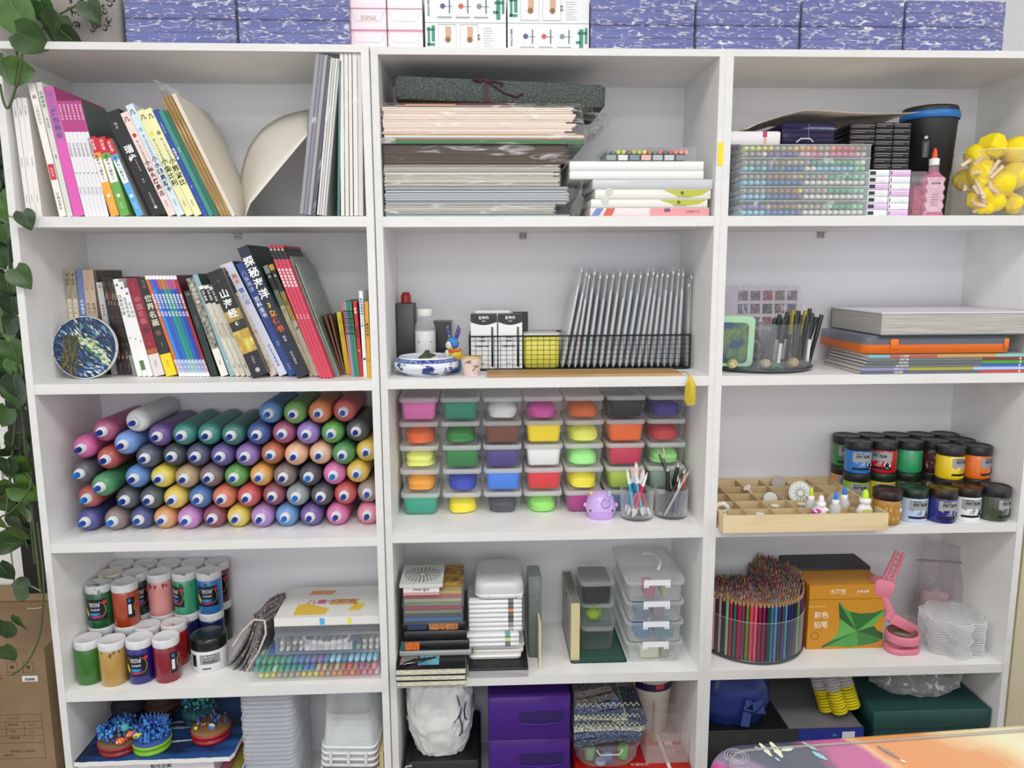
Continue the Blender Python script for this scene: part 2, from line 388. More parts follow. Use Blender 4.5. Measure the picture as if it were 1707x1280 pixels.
bk(S1, 339.5, 9, 254, 185, 'dark blue thin book with white dots of lettering', [(1, '#23479c')], [('儿童英语分级', .12, .004, '#d8d8e0'), ('绘画故事', .37, .0062, '#e6e8f4', 'b'), ('★', .72, .005, '#dfe6f4'), ('★', .86, .005, '#c04a3c')], d=.2, cov='#1f4f60')
bk(S1, 349, 8.5, 264, 186, 'teal thin book beside the dark blue one', [(1, '#3c8a80')], [('手工', .36, .005, '#e8efe8')], d=.2)
bk(S1, 358, 8.5, 273, 186, 'darker green thin book, beside the gold sketch pads', [(1, '#216a55')], d=.2)
g = 'gold-edged kraft pads leaning in film'
gold = mat('#c09a58', .35, two=['#8c6c3a', '#d8bc80'], scale=260, stretch=(1, .2, .05), sharp=.3)
for k in range(3):
    bk(S1, 367.5+6.2*k, 5.9, 268+5.8*k, 164-2*k, 'slim gold-brown kraft pad, ' + ['nearest the green book', 'middle of the three', 'nearest the cream pad'][k], [(1, gold)], d=.205, pages='#c2a878', group=g, name='sketch_pad', cat='sketch pad')
bk(S1, 386.5, 7, 286, 158, 'large cream sketch pad leaning left with its blank cover in view', [(1, '#d8cdb8')], d=.225, cov=mat('#d9d3c6', .6), name='sketch_pad', cat='sketch pad')
# film sleeve standing up over the kraft pads
def film(name, label, F, pts_front, pts_back, m=None, group=None, cat='plastic film'):
    mb = MB(); mb.loft([[tuple(p) for p in pts_front], [tuple(p) for p in pts_back]], m, False, False, True, False); o = mb.build(name); put(o, F, (0, 0, 0)); tag(o, label, cat, group)
    return o
FILM = clear('#ffffff', .05, .12, .5, bump=.9, bscale=38, sheen=.35)
fr = [A.at(x, y, .006) for x, y in ((262, 168), (254, 132), (262, 140), (270, 152))]; bkp = [A.at(x, y, .09) for x, y in ((275, 168), (292, 146), (300, 150), (310, 163))]
solid(film('film_sleeve', 'clear film flap standing up above the gold-brown pads', A, fr, bkp, FILM), .0006)
# bent sheet of drawing card
m = MB(); L = []
fx = [A.at(408 + (512-408)*t, 350 + (226-350)*t, .03) for t in [i/12 for i in range(13)]]
ctrl = [(404, 335), (401, 305), (405, 272), (416, 243), (432, 220), (454, 202), (480, 190), (514, 183)]
bx_ = []
for i in range(13):
    s = i/12*(len(ctrl)-1); k = min(int(s), len(ctrl)-2); f = s-k
    bx_.append(A.at(ctrl[k][0]*(1-f)+ctrl[k+1][0]*f, ctrl[k][1]*(1-f)+ctrl[k+1][1]*f, .22))
fx[0].z = S1+.0008; bx_[0].z = S1+.0008
for j in range(9):
    u = j/8; L.append([fx[i]*(1-u) + bx_[i]*u + Vector((0, 0, 0)) for i in range(13)])
m.loft(L, mat('#dcd7cc', .6), False, False, True, False)
o = m.build('drawing_card'); put(o, A, (0, 0, 0)); solid(o, .0015); tag(o, 'large bent sheet of cream card curving up between the leaning pads', 'card')
# wrapped boards at the right end
WRAP = clear('#ffffff', .06, .1, .45, bump=1.0, bscale=30, stretch=(1, 1, .35), sheen=.5)
def wrapped(xb, w, xt, yt, label, cols, group, d=.23, wrap=True, name='canvas_pack', cat='canvas pack', sheets=1):
    p = A.at(xb, 360, .008); q = A.at(xt, yt, .008); p2 = A.at(xb+w, 360, .008); th = math.atan2(q.x-p.x, q.z-S1); h = math.hypot(q.x-p.x, q.z-S1)-.003; t = (p2.x-p.x)*math.cos(th)-.001
    r = thing(name, label, cat, A, (p.x, .008, S1 + max(0, t*math.sin(th))+.0015), ry(math.degrees(th)), group)
    n = len(cols)
    for k, cm in enumerate(cols):
        m = MB(); a, b = t*k/n+.0006, t*(k+1)/n-.0006; mm = mat(cm, .7, two=['#8a8a86', '#d8d6d0'], scale=500, stretch=(1, 1, .02), sharp=.3) if cm[0] == '!' else mat(cm, .55)
        m.box(a, b, 0, d, 0, h, mm); m.build('board', r)
    if wrap:
        m = MB(); m.rr([(-.001, t/2-.0002, d/2+.001, .002), (h*.5, t/2+.0008, d/2+.0015, .003), (h, t/2+.0002, d/2+.001, .002), (h+.006, t/2-.001, d/2-.004, .001)], WRAP, cx=t/2, cy=d/2); m.build('film_wrap', r)
    return r
g = 'wrapped boards at the right end of the top shelf'
wrapped(499.5, 27, 527, 92, 'grey pad bundle in crinkled clear film, leaning right', ['#8f8f92', '#7c7a8c', '#9a9a98', '#45465a'], g)
wrapped(528, 17, 551.5, 97, 'bundle of four thin white boards leaning right in film', ['#d4d2cf', '#c6c4c1', '#d8d6d3', '#bfbdbb'], g)
wrapped(562, 5.5, 564.5, 100, 'thin teal board standing beside the white wrapped canvases', ['#4d7a78'], g, wrap=False, name='canvas_board', cat='board')
for k, (xb, w, xt) in enumerate(((568, 7.4, 566), (575.6, 7.2, 573.2), (583, 6.6, 580.2), (590, 16.5, 587))):
    wrapped(xb, w, xt, 88, ['white wrapped canvas standing next to the teal board', 'white wrapped canvas second from the teal board', 'white wrapped canvas next to the fattest pack', 'fattest white wrapped canvas pack, against the right side panel'][k],
            ['#dcdad4'] if k < 3 else ['#dcdad4', '#cfcdc6'], g)
# ---- second shelf, left bookcase
def b2(*a, **k): return book(A, S2, *a, **k)
g = 'old-looking tall books at the left end'
for k, (cm, lb) in enumerate((('#9a8668', 'brown'), ('#94866e', 'tan'), ('#8b8a9c', 'grey-violet'), ('#8d9068', 'olive'), ('#a08f70', 'sand-coloured'))):
    b2(95+9.7*k, 9.5, 76.5+9.7*k, 450, 'tall %s book of the old-looking set, %s' % (lb, ['at the far left', 'second from left', 'in the middle', 'fourth from left', 'next to the blue spine'][k]),
       [(.27, mat('#b6aba0', .4, two=cm, scale=90)), (1, mat(cm, .5, two=['#c8bca4', '#5a5040'], scale=130, sharp=.25))], [('◆', .05, .006, '#33302c'), ('绘本', .1, .007, '#5a544c'), ('西方名画故事', .3, .0105, '#efe6d2', 'b')], d=.2, yb=624, group=g)
b2(144, 11, 126, 450, 'tall blue-violet book between the sand and peach ones', [(1, '#7088bc')], [('绘本', .1, .006, '#a8b8dc'), ('格林童话', .3, .008, '#e4e8f4', 'b')], d=.2, yb=624)
b2(155.5, 8.8, 137, 450, 'tall peach book next to the blue-violet one', [(1, '#cdb49c')], [('水墨', .15, .006, '#c09060'), ('花木兰', .33, .0085, '#4c4034')], d=.2, yb=624)
b2(164.5, 9, 146, 450, 'tall peach book next to the dark olive one', [(1, '#d0b8a0')], [('水墨', .15, .006, '#c09060'), ('西厢记', .33, .0085, '#4c4034')], d=.2, yb=624)
b2(174, 5, 155, 451, 'tall dark olive book whose cover shows behind the short ones', [(1, '#5d5442')], d=.215, cov=mat('#66645a', .5, two='#5a584c', scale=20), yb=624)
b2(186, 10, 160, 471, 'pale grey book with a small bird mark at its top', [(1, '#cfcacb')], [('鸟', .05, .009, '#55504c'), ('动物世界', .25, .007, '#a04444')], d=.18, yb=625)
for k, (cm, lb, h2) in enumerate((('#2c3348', 'dark navy thin book with a streaked spine', 463), ('#5a2a24', 'dark red-brown thin book with a streaked spine', 463), ('#4c4020', 'dark golden thin book with a streaked spine', 464), ('#30342c', 'dark green-black thin book, grey at its foot', 466))):
    b2(201+7.1*k, 6.8, 169.5+4.8*k, h2, lb, [(.78 if k == 3 else .99, mat(cm, .4, two=['#12121a', '#8a7a60' if k != 1 else '#7c3028'], scale=110, stretch=(1, 1, .4), sharp=.22)), (1, '#8a8a86')], [('艺术', .25, .004, '#cfc6b0'), ('画集', .8, .004, '#cfc6b0')], d=.18, yb=627)
for xb, w, xt, yt, tt, tc, lb in ((229.5, 8.5, 188, 466, '四季花卉国', '#3c3c3c', 'white book titled for the four seasons, tallest of the three white ones'), (238.5, 8.5, 196.5, 471, '宝宝成长画', '#55704c', 'white book with green grass low on its spine'), (247.3, 8.6, 205, 481, '亲子成长', '#6a9a70', 'white book standing shortest, beside the red one')):
    tx = [('▲', .06, .008, '#44443f'), (tt, .18, .009, tc), ('著', .6, .005, tiny)]
    if tt[0] == '宝': tx.append(('', .88, .024, '#4c7a3a', 'box'))
    b2(xb, w, xt, yt, lb, [(1, '#e9e9e8')], tx, d=.18)
b2(257, 18.5, 210, 466, 'thick red book of Chinese paintings with a white foot', [(.72, '#8e2436'), (.775, '#a85a3c'), (1, '#dad2d0')], [('图解', .06, .009, '#a84a58'), ('中国名画', .22, .0155, '#b4707a', 'b'), ('', .53, .015, '#55303a', 'dot'), ('著', .67, .004, '#d0a0a8'), ('出版社', .85, .005, '#77706c')], d=.18, rough=.35)
b2(277.5, 18.5, 227.5, 464, 'thick black book of world paintings with a yellow foot', [(.775, '#2b2b28'), (1, '#f2cf1c')], [('图解', .05, .01, '#77776c'), ('世界名画', .22, .0175, '#d8d4bc', 'b'), ('', .56, .013, '#7a5044', 'dot'), ('著者', .67, .004, '#a0a090'), ('出版社', .85, .005, '#a08820')], d=.18, rough=.35)
g = 'slim science booklets with white ends'
for k, (cm, c2, lb) in enumerate((('#d06a34', '#d06a34', 'orange'), ('#2f86dc', '#3a6ac0', 'bright blue'), ('#3258b8', '#6a4ac0', 'royal blue'), ('#2c68b0', '#c06050', 'steel blue'), ('#2a8f92', '#b08048', 'blue-green'), ('#238a78', '#c0605c', 'green-teal'), ('#2463b4', '#9a50b0', 'medium blue'), ('#2440a4', '#c05868', 'deep blue'), ('#96283c', '#a03448', 'crimson'))):
    b2(299+5.75*k, 5.6, 241+5.9*k, 460.5, '%s slim booklet with white ends, number %s counted from the yellow-footed book' % (lb, ['one', 'two', 'three', 'four', 'five', 'six', 'seven', 'eight', 'nine'][k]),
       [(.035, '#f2f2f2'), (.13, c2), (.83, cm), (.965, mat(cm, .4, two='#d8e2ea', scale=240, sharp=.2)), (1, '#f2f2f2')], [('国家地理少年', .19, .0055, '#eef2f6', 'b'), ('太空', .36, .006, '#eef2f6', 'b'), ('', .845, .0008, '#eef2f6', 'box')], d=.17,
       cov='#5a2430' if k == 8 else None, group=g)
b2(352.5, 12, 306, 486, 'dark green-black book beside the crimson booklet', [(1, '#26302c')], [('山', .04, .007, '#c8c8c0'), ('文物中的美术史', .3, .004, '#8a9a90')], d=.18, cov='#27302c')
b2(369, 13, 310, 465, 'grey-patterned dark book with a white foot', [(.72, mat('#3c3c38', .4, two='#b4b09c', scale=120, sharp=.18)), (1, '#e4e2dc')], [('写给孩子的', .08, .009, '#dcdad0', 'b'), ('◎', .42, .009, '#e0e0d8'), ('出版', .85, .005, '#55554f')], d=.18, cov='#2c322e')
b2(384, 9, 321, 459, 'pale blue-grey book standing behind the three cream ones', [(1, '#8fb0b6')], [('画', .85, .005, '#e8eeee')], d=.18, cov='#2e4240')
g = 'cream booklets with black title blocks'
for k, (xb, xt, yt) in enumerate(((393.5, 331, 478), (402.5, 339.5, 477), (412, 348, 479))):
    b2(xb, 8.4, xt, yt, 'cream slim book with a black title block, ' + ['left', 'middle', 'right'][k] + ' one of three', [(.035, '#eceae4'), (.19, '#1f1f1f'), (1, mat('#d8d4c4', .5, two='#c6c0aa', scale=80))],
       [('山海经绘', .06, .0062, '#f0f0ea', 'b'), ('精卫填海后羿射日', .42, .0042, '#a06050'), ('出版', .88, .005, '#55554f')], d=.17, group=g)
b2(422, 28.5, 344, 456, 'thick black and yellow book of mountains and seas, wrapped in film', [(.37, '#222120'), (.47, mat('#b39a50', .35, two='#8a7434', scale=40)), (.56, '#2b2a26'), (.77, mat('#cdbb44', .35, two=['#b08c38', '#e0d068'], scale=30)), (1, '#23232c')],
   [('卷', .1, .007, '#77756c'), ('山海经', .22, .022, '#f4f4f2', 'b'), ('◐', .5, .012, '#d8d4c0'), ('出版社', .82, .006, '#b8b8bc'), ('', .94, .011, '#b0b0b8', 'dot')], yb=631, d=.19, cov='#3b3228', hard=True, rough=.2)
b2(452, 13, 366, 443, 'peach-edged slim book beside the black and yellow one', [(.06, '#d8c4b0'), (.25, '#3f3a34'), (1, mat('#d8ccb8', .5, two='#b88a70', scale=110, mid=.62, sharp=.1))], [('水', .1, .006, '#f0ece4', 'b'), ('出版社', .86, .005, '#55504a')], d=.18)
b2(466, 15.5, 373.5, 441, 'lavender-white hardback with orange and blue title letters', [(1, '#d2d3e6')], [('美术', .12, .0125, '#d87848', 'b'), ('馆', .245, .0125, '#3c5aa8', 'b'), ('介绍', .3, .0125, '#8890c8', 'b'), ('BOOK OF MUSEUM', .82, .0065, '#3f63b4', 'r')], d=.2, cov='#33524c', hard=True)
b2(482.5, 15.5, 393, 441, 'blue ocean encyclopaedia behind the navy pop-up book', [(1, '#2a4690')], [('儿童海洋', .09, .0125, '#d4dcf0', '', -.001), ('百科全书', .32, .0125, '#ffffff', 'b'), ('著者', .7, .006, '#b8c4e4'), ('出版社', .9, .005, '#b8c4e4')], d=.2)
b2(496.5, 19.5, 395, 415, 'tall navy pop-up book with big white and orange lettering', [(1, '#1d2138')], [('探秘海洋', .115, .024, '#fafafa', 'b'), ('3D', .445, .017, '#e8c030', 'b1'), ('立体书', .51, .0175, '#e0602c', 'b'), ('编者', .69, .007, '#d0d4e0'), ('绘本出版社', .81, .006, '#d0d4e0')], yb=631, d=.21, cov='#17352f', hard=True)
b2(516.5, 8.5, 438, 444, 'grey-green slim book with a black title block', [(.07, '#8a948c'), (.22, '#22221f'), (.36, '#6c7c68'), (1, mat('#c8c0a8', .5, two='#a8a080', scale=90))], [('水', .1, .007, '#f0f0ea', 'b'), ('美术', .4, .006, '#55704c'), ('著', .7, .004, '#333333')], d=.17)
b2(525, 8, 447.5, 442, 'orange-titled slim book with a black title block', [(.05, '#d8a040'), (.24, '#22221f'), (.5, mat('#c0963c', .5, two='#7a8448', scale=90)), (1, mat('#ccc4ac', .5, two='#3c3a30', scale=70, mid=.66, sharp=.06))], [('水', .1, .007, '#f0f0ea', 'b'), ('花鸟', .33, .007, '#5c4418')], d=.17)
g = 'pink-red books of one series with black tops'
for k in range(4):
    b2(533.5+5.6*k, 5.5, 447+6.4*k, 410.5, 'slim pink-red book with a black top, ' + ['first of four, beside the orange-titled one', 'second of four', 'third of four', 'last of four, beside the grey-green folders'][k],
       [(.018, '#c42838'), (.1, '#201c1e'), (1, '#ca3c54')], [('水', .03, .006, '#e8e8e8', 'b'), ('美术高考素描', .18, .0068, '#f2dce0', 'b'), ('基础', .52, .0055, '#eeb8c2')], d=.18, group=g, yb=631)
g = 'grey-green clear folders'
fold = mat('#8c9c90', .2, two='#77877c', scale=60)
for k, (xb, w, xt, yt) in enumerate(((556.5, 3.6, 475, 420), (560.5, 3.2, 482, 428), (564.2, 2.8, 492, 440))):
    b2(xb, w, xt, yt, 'grey-green see-through folder, ' + ['tallest, beside the pink-red books', 'middle height', 'shortest of three'][k], [(1, fold)], d=.19, group=g, name='folder', cat='folder')
for k, (xb, w, xt, yt, cm, lb) in enumerate(((567.3, 3, 531, 528, '#66684c', 'olive'), (570.6, 3, 541, 527, '#7a4430', 'red-brown'), (574, 2.6, 549, 526, '#6c5340', 'dull brown'))):
    b2(xb, w, xt, yt, 'small %s booklet leaning beside the yellow one' % lb, [(1, cm)], d=.14, yb=625, name='booklet')
b2(577, 7.6, 561, 521, 'small yellow book beside the thin coloured spiral pads', [(1, '#d8c420')], [('名画', .12, .006, '#a09018'), ('涂色书', .3, .0062, '#8c7c14')], d=.15, yb=624)
for k, (cm, lb) in enumerate((('#dc6450', 'coral'), ('#7c9cdc', 'light blue'), ('#3a8c50', 'green'), ('#287c88', 'teal'), ('#4c9048', 'leaf green'))):
    b2(584.8+3*k, 2.8, 570+3.2*k, 503, 'thin %s spiral pad in the row beside the red book' % lb, [(.1, cm), (.45, mat(cm, .5, two='#20202a', scale=300, stretch=(.05, .05, 1), sharp=.04)), (1, cm)], d=.15, name='spiral_pad', cat='pad', yb=628)
b2(600, 6, 588, 503, 'small red book with a yellow mark, beside the white one', [(1, '#b41c28')], [('恐龙', .1, .007, '#f4e8e8', 'b'), ('动物故事', .35, .006, '#402020', 'b'), ('', .65, .005, '#e8a030', 'dot')], d=.15, yb=628)
b2(606.3, 6.3, 598, 485, 'white slim book standing between the red and the yellow one', [(1, '#eceef0')], [('数学漫画读物100问', .1, .0062, '#3f86a8', 'b'), ('', .79, .006, '#333333', 'dot')], d=.15, yb=628)
b2(613, 6, 607.5, 503, 'yellow-orange book against the right side panel', [(1, '#dca824')], [('恐龙大全', .3, .0072, '#503c08', 'b'), ('出版', .75, .004, '#8a6c10')], d=.15, yb=630, name='book')
# round textured painting leaning on the books
c0 = A.on(143, 632, S2); yb_ = c0.y
r = thing('round_painting', 'round board with a thick blue, green and cream painting, leaning on the old books', 'painting', A, (A.at(141, 628, yb_).x, yb_, S2+.0005), rx(-9))
RAD = .0755
m = MB(); m.M = T((0, .011, RAD)) @ rx(90)
m.lathe([(RAD-.001, 0), (RAD, .001), (RAD, .010), (RAD-.001, .011)], mat('#cfd8d6', .6), 40); m.build('board', r)
m = MB(); m.M = T((0, 0, RAD)) @ rx(90)
rr_ = random.Random(3)
m.lathe([(RAD-.002, -.0003), (RAD-.003, .0007)], mat('#23294e'), 40)
pal = ['#1f2750', '#283a6c', '#2c5a86', '#6a9cb8', '#a8c8c8', '#c8d08c', '#4c7a52', '#2c4a38', '#d8dcc8', '#3a3a66', '#5c7a2c']
for k in range(620):
    a = rr_.random()*6.283; q = (RAD-.006)*math.sqrt(rr_.random()); x, y = q*math.cos(a), q*math.sin(a)
    if x < -.012 and y < .03 and abs(x+.032 - .1*y) < .018: cm = rr_.choice(['#4c4a24', '#5a5228', '#38351c', '#6a6a30']); ang = 80+rr_.uniform(-15, 15)
    else:
        wts = pal[4:7]+pal[8:9] if abs(y-.02+x*.9) < .018 and x > -.02 else pal[:4]+pal[7:8]+pal[9:10]+pal[2:3]
        if y < -.045 and x > 0: wts = ['#8ab4d8', '#3c6ca8', '#cfdde4', '#23294e']
        if rr_.random() < .2: wts = pal
        cm = rr_.choice(wts); ang = -38 + 60*math.sin(q*60+a) * .4
    ln = rr_.uniform(.005, .013); wd = rr_.uniform(.0016, .0032); h_ = rr_.uniform(.0008, .0022); M0 = m.M
    m.M = M0 @ T((x, y, .0006)) @ rz(ang)
    m.add([(-ln, 0, 0), (0, -wd, 0), (ln, 0, 0), (0, wd, 0), (0, 0, h_)], [(0, 1, 4), (1, 2, 4), (2, 3, 4), (3, 0, 4)], mat(cm, .35)); m.M = M0
m.build('paint', r)
# ---- paint bottles
def bottle_proto(cm):
    r = thing('paint_bottle', 'x', 'paint bottle', A, (0, 0, 0))
    m = MB(); m.M = rx(90)              # bottle axis runs towards the room (-Y), its base at the origin
    m.lathe([(.024, 0), (.0275, .003), (.0283, .01), (.0283, .180), (.0279, .188), (.0262, .1945), (.0230, .200), (.0182, .2042), (.0122, .2065)], cm, 28); m.build('body', r)
    m = MB(); m.M = rx(90) @ T((0, 0, .206)); m.lathe([(.0128, 0), (.0128, .0025), (.0112, .0035), (.0112, .010), (.0088, .012)], mat('#dcdee0', .35), 22); m.build('collar', r)
    m = MB(); m.M = rx(90) @ T((0, 0, .218)); m.lathe([(.0070, 0), (.0072, .003), (.0060, .010), (.0046, .018), (.0024, .021)], TIP, 14); m.build('nozzle_tip', r)
    return r
TIP = mat('#1c3c94', .3); BODY0 = mat('#888888', .42, coat=.15)
def soft(c, k=.34):
    v = [int(c[i:i+2], 16) for i in (1, 3, 5)]; g_ = sum(v)/3; return '#%02x%02x%02x' % tuple(int(x*(1-k)+(g_*.6+60)*k) for x in v)
rows = [[(235, 617, '#40459a', 'indigo'), (365, 612, '#8b706c', 'grey-brown'), (482, 608, '#3d488c', 'indigo'), (598, 608, '#f09c50', 'light orange'), (716, 607, '#c470c4', 'orchid'), (833, 604, '#963c58', 'maroon'), (948, 603, '#f0d030', 'yellow'), (1066, 600, '#b070c8', 'lilac'), (1181, 596, '#5090dc', 'sky blue'), (1299, 592, '#64489a', 'purple'), (1423, 588, '#ea60a8', 'pink'), (1570, 583, '#f47898', 'rose pink')],
 [(245, 507, '#c84a42', 'red'), (415, 520, '#464e5a', 'slate grey'), (537, 513, '#3e4c50', 'dark grey-green'), (651, 512, '#f0ce34', 'yellow'), (768, 511, '#3568be', 'blue'), (884, 508, '#ec6840', 'coral'), (1000, 505, '#dc4040', 'red'), (1117, 503, '#a04054', 'maroon'), (1234, 500, '#88949a', 'light grey'), (1357, 499, '#444850', 'dark grey'), (1475, 495, '#dc4444', 'red'), (1600, 487, '#9a8074', 'taupe')],
 [(210, 393, '#50505a', 'dark grey'), (322, 450, '#349654', 'green'), (466, 417, '#4480da', 'blue'), (587, 417, '#f0d830', 'yellow'), (704, 418, '#b89666', 'tan'), (820, 413, '#745e66', 'taupe'), (937, 415, '#50a83c', 'green'), (1057, 412, '#f4a434', 'orange'), (1174, 411, '#7c6a66', 'grey-brown'), (1293, 411, '#3c3e48', 'charcoal'), (1410, 403, '#e45cae', 'pink'), (1526, 396, '#eec230', 'yellow')],
 [(330, 332, '#c83e38', 'red'), (517, 322, '#445064', 'slate grey'), (640, 320, '#36404a', 'dark slate'), (752, 320, '#464774', 'grey-violet'), (872, 319, '#59469a', 'purple'), (992, 318, '#8460ba', 'light purple'), (1110, 312, '#cc5a32', 'rust orange'), (1227, 313, '#f2ae7a', 'peach'), (1344, 311, '#f2b284', 'peach'), (1462, 309, '#409848', 'green'), (1580, 305, '#ecbe24', 'yellow')],
 [(217, 282, '#e04aa0', 'magenta pink'), (430, 262, '#5c8ee4', 'light blue'), (572, 228, '#624098', 'purple'), (690, 222, '#238c7a', 'teal'), (807, 222, '#238c7a', 'teal'), (925, 222, '#25786c', 'dark teal'), (1048, 218, '#2c4898', 'navy blue'), (1166, 215, '#aa406c', 'magenta'), (1283, 216, '#8a68d0', 'lavender'), (1400, 214, '#4eac3c', 'green'), (1520, 215, '#424348', 'charcoal')],
 [(317, 205, '#b64074', 'dark magenta'), (467, 163, '#e2e2e0', 'white'), (1102, 122, '#4078c0', 'blue'), (1222, 122, '#60a840', 'green'), (1341, 118, '#e67034', 'orange'), (1459, 118, '#d04646', 'red')]]
rb = .0287; pts = []
FY = .075
for i, row in enumerate(rows):
    for j, (x, y, cm, nm_) in enumerate(row):
        p = A.at(60+x*.3515, 640+y*.3515, FY); pts.append([p.x, p.z, i, j])
dz0 = sum(a[1] for a in pts if a[2] == 0)/12 - (S3+rb+.0004)
for a in pts: a[1] -= dz0*(1-a[2]*.1)
for it in range(400):
    for a in pts:
        a[1] = S3+rb+.0004 if a[2] == 0 else max(a[1], S3+rb+.0004); a[0] = min(max(a[0], PT+rb+.001), .8-PT-rb-.001)
    mv = 0
    for i in range(len(pts)):
        for j in range(i):
            dx, dz = pts[i][0]-pts[j][0], pts[i][1]-pts[j][1]; dd = math.hypot(dx, dz)
            if dd < 2*rb:
                s = (2*rb-dd)*.5/dd; wi = .5 if pts[i][1] < pts[j][1] else 1.5
                pts[i][0] += dx*s; pts[j][0] -= dx*s; pts[i][1] += dz*s*wi; pts[j][1] -= dz*s*(2-wi); mv += 1
    if not mv: break
rn = ['bottom row', 'second row up', 'third row up', 'fourth row up', 'fifth row up', 'top row']
proto = None; br = random.Random(5)
for x, z, i, j in pts:
    n = len(rows[i]); cm, nm_ = rows[i][j][2:]
    side = ('leftmost' if j == 0 else 'rightmost' if j == n-1 else '%s from the left' % ['', 'second', 'third', 'fourth', 'fifth', 'sixth'][j] if j < 6 else '%s from the right' % {1: 'second', 2: 'third', 3: 'fourth', 4: 'fifth', 5: 'sixth'}[n-1-j])
    lb = '%s paint squeeze bottle, %s of the pile, %s' % (nm_, rn[i], side)
    sw = {BODY0: mat(soft(cm), .42, coat=.1), TIP: mat('#1470cc', .3) if (i, j) in ((0, 1), (0, 8), (1, 8), (2, 9), (2, 10), (1, 0), (2, 0)) else mat(['#1c3c94', '#16308a', '#2450a4'][br.randrange(3)], .3)}
    if proto is None: proto = bottle_proto(BODY0)
    yy = FY + .206 + br.uniform(-.006, .006) - (.02 if (i, j) in ((2, 1), (4, 1)) else 0)
    yy = min(yy, DEP-.001)
    o = clone(proto, lb, A, (x, yy, z), None, sw, 'paint bottles lying in a pile')
for o in [proto]+list(proto.children): bpy.data.objects.remove(o)
# == paint jars, left bookcase, fourth shelf
def arc(m, r, a0, a1, z0, z1, mt, n=10, ang=0, off=.0003):
    """curved patch on an upright cylinder; angle 0 faces the room"""
    q = r+off; L = []
    for z in (z0, z1): L.append([(q*math.sin(R(ang+a0+(a1-a0)*k/n)), -q*math.cos(R(ang+a0+(a1-a0)*k/n)), z) for k in range(n+1)])
    m.loft(L, mt, False, False, True, False)
def arcpoly(m, r, pts, mt, ang=0, off=.0005):
    """flat outline (x along the wall, z up) wrapped round the cylinder as a band between paired points"""
    q = r+off; vs = [(q*math.sin(R(ang)+x/r), -q*math.cos(R(ang)+x/r), z) for x, z in pts]; n = len(vs)//2
    m.add(vs, [(2*k, 2*k+2, 2*k+3, 2*k+1) for k in range(n-1)], mt)
def crescent(m, r, cx, cz, R1, a0, a1, w, mt, ang=0, off=.0005, n=12):
    pts = []
    for k in range(n+1):
        t = k/n; a = R(a0+(a1-a0)*t); ww = w*math.sin(math.pi*t)**.7 if w > .0008 else w
        pts += [(cx+R1*math.cos(a), cz+R1*math.sin(a)), (cx+(R1-ww)*math.cos(a), cz+(R1-ww)*math.sin(a))]
    arcpoly(m, r, pts, mt, ang, off)
def wraptext(m, s, size, r, z, mt, ang=0, x=0, off=.0006, bold=True):
    v, f = glyphs(s, bold=bold); q = r+off
    m.add([(q*math.sin(R(ang)+(a.x*size+x)/r), -q*math.cos(R(ang)+(a.x*size+x)/r), z+a.y*size) for a in v], f, mt)
JR, JH = .0318, .113
LIDW = mat('#e3e4e6', .4, two='#d4d5d8', scale=60)
def label_textile(r, par, ang):
    m = MB(); arc(m, r, -52, 52, .022, .078, mat('#12121a', .3), ang=ang)
    for (cx, R1, a0, a1, w, c) in ((.002, .025, -70, 75, .0016, '#9aa84a'), (-.002, .026, 110, 235, .0014, '#9aa84a')):
        crescent(m, r, cx, .05, R1, a0, a1, w, mat(c, .4), ang)
    crescent(m, r, -.001, .052, .018, 215, 325, .009, mat('#2f86c8', .4), ang)
    crescent(m, r, .0, .052, .0245, 235, 320, .006, mat('#b02c6c', .4), ang)
    crescent(m, r, -.001, .050, .024, 165, 232, .007, mat('#d8cc3c', .4), ang)
    m.build('label', par)
    m = MB(); wraptext(m, 'TEXTILE', .0075, r, .066, mat('#e8e8ea'), ang, 0); wraptext(m, 'COLOUR', .0062, r, .0605, mat('#e8e8ea'), ang, 0)
    wraptext(m, '纺织颜料', .0058, r, .0505, mat('#c8d8e8'), ang, .001); m.build('lettering', par)
    m = MB(); q = r+.0007; x0 = .024
    m.add([(q*math.sin(R(ang)+(x0+.0055*math.cos(2*math.pi*k/12))/r), -q*math.cos(R(ang)+(x0+.0055*math.cos(2*math.pi*k/12))/r), .069+.0055*math.sin(2*math.pi*k/12)) for k in range(12)], [tuple(range(12))], mat('#b8304c', .4)); m.build('seal', par)
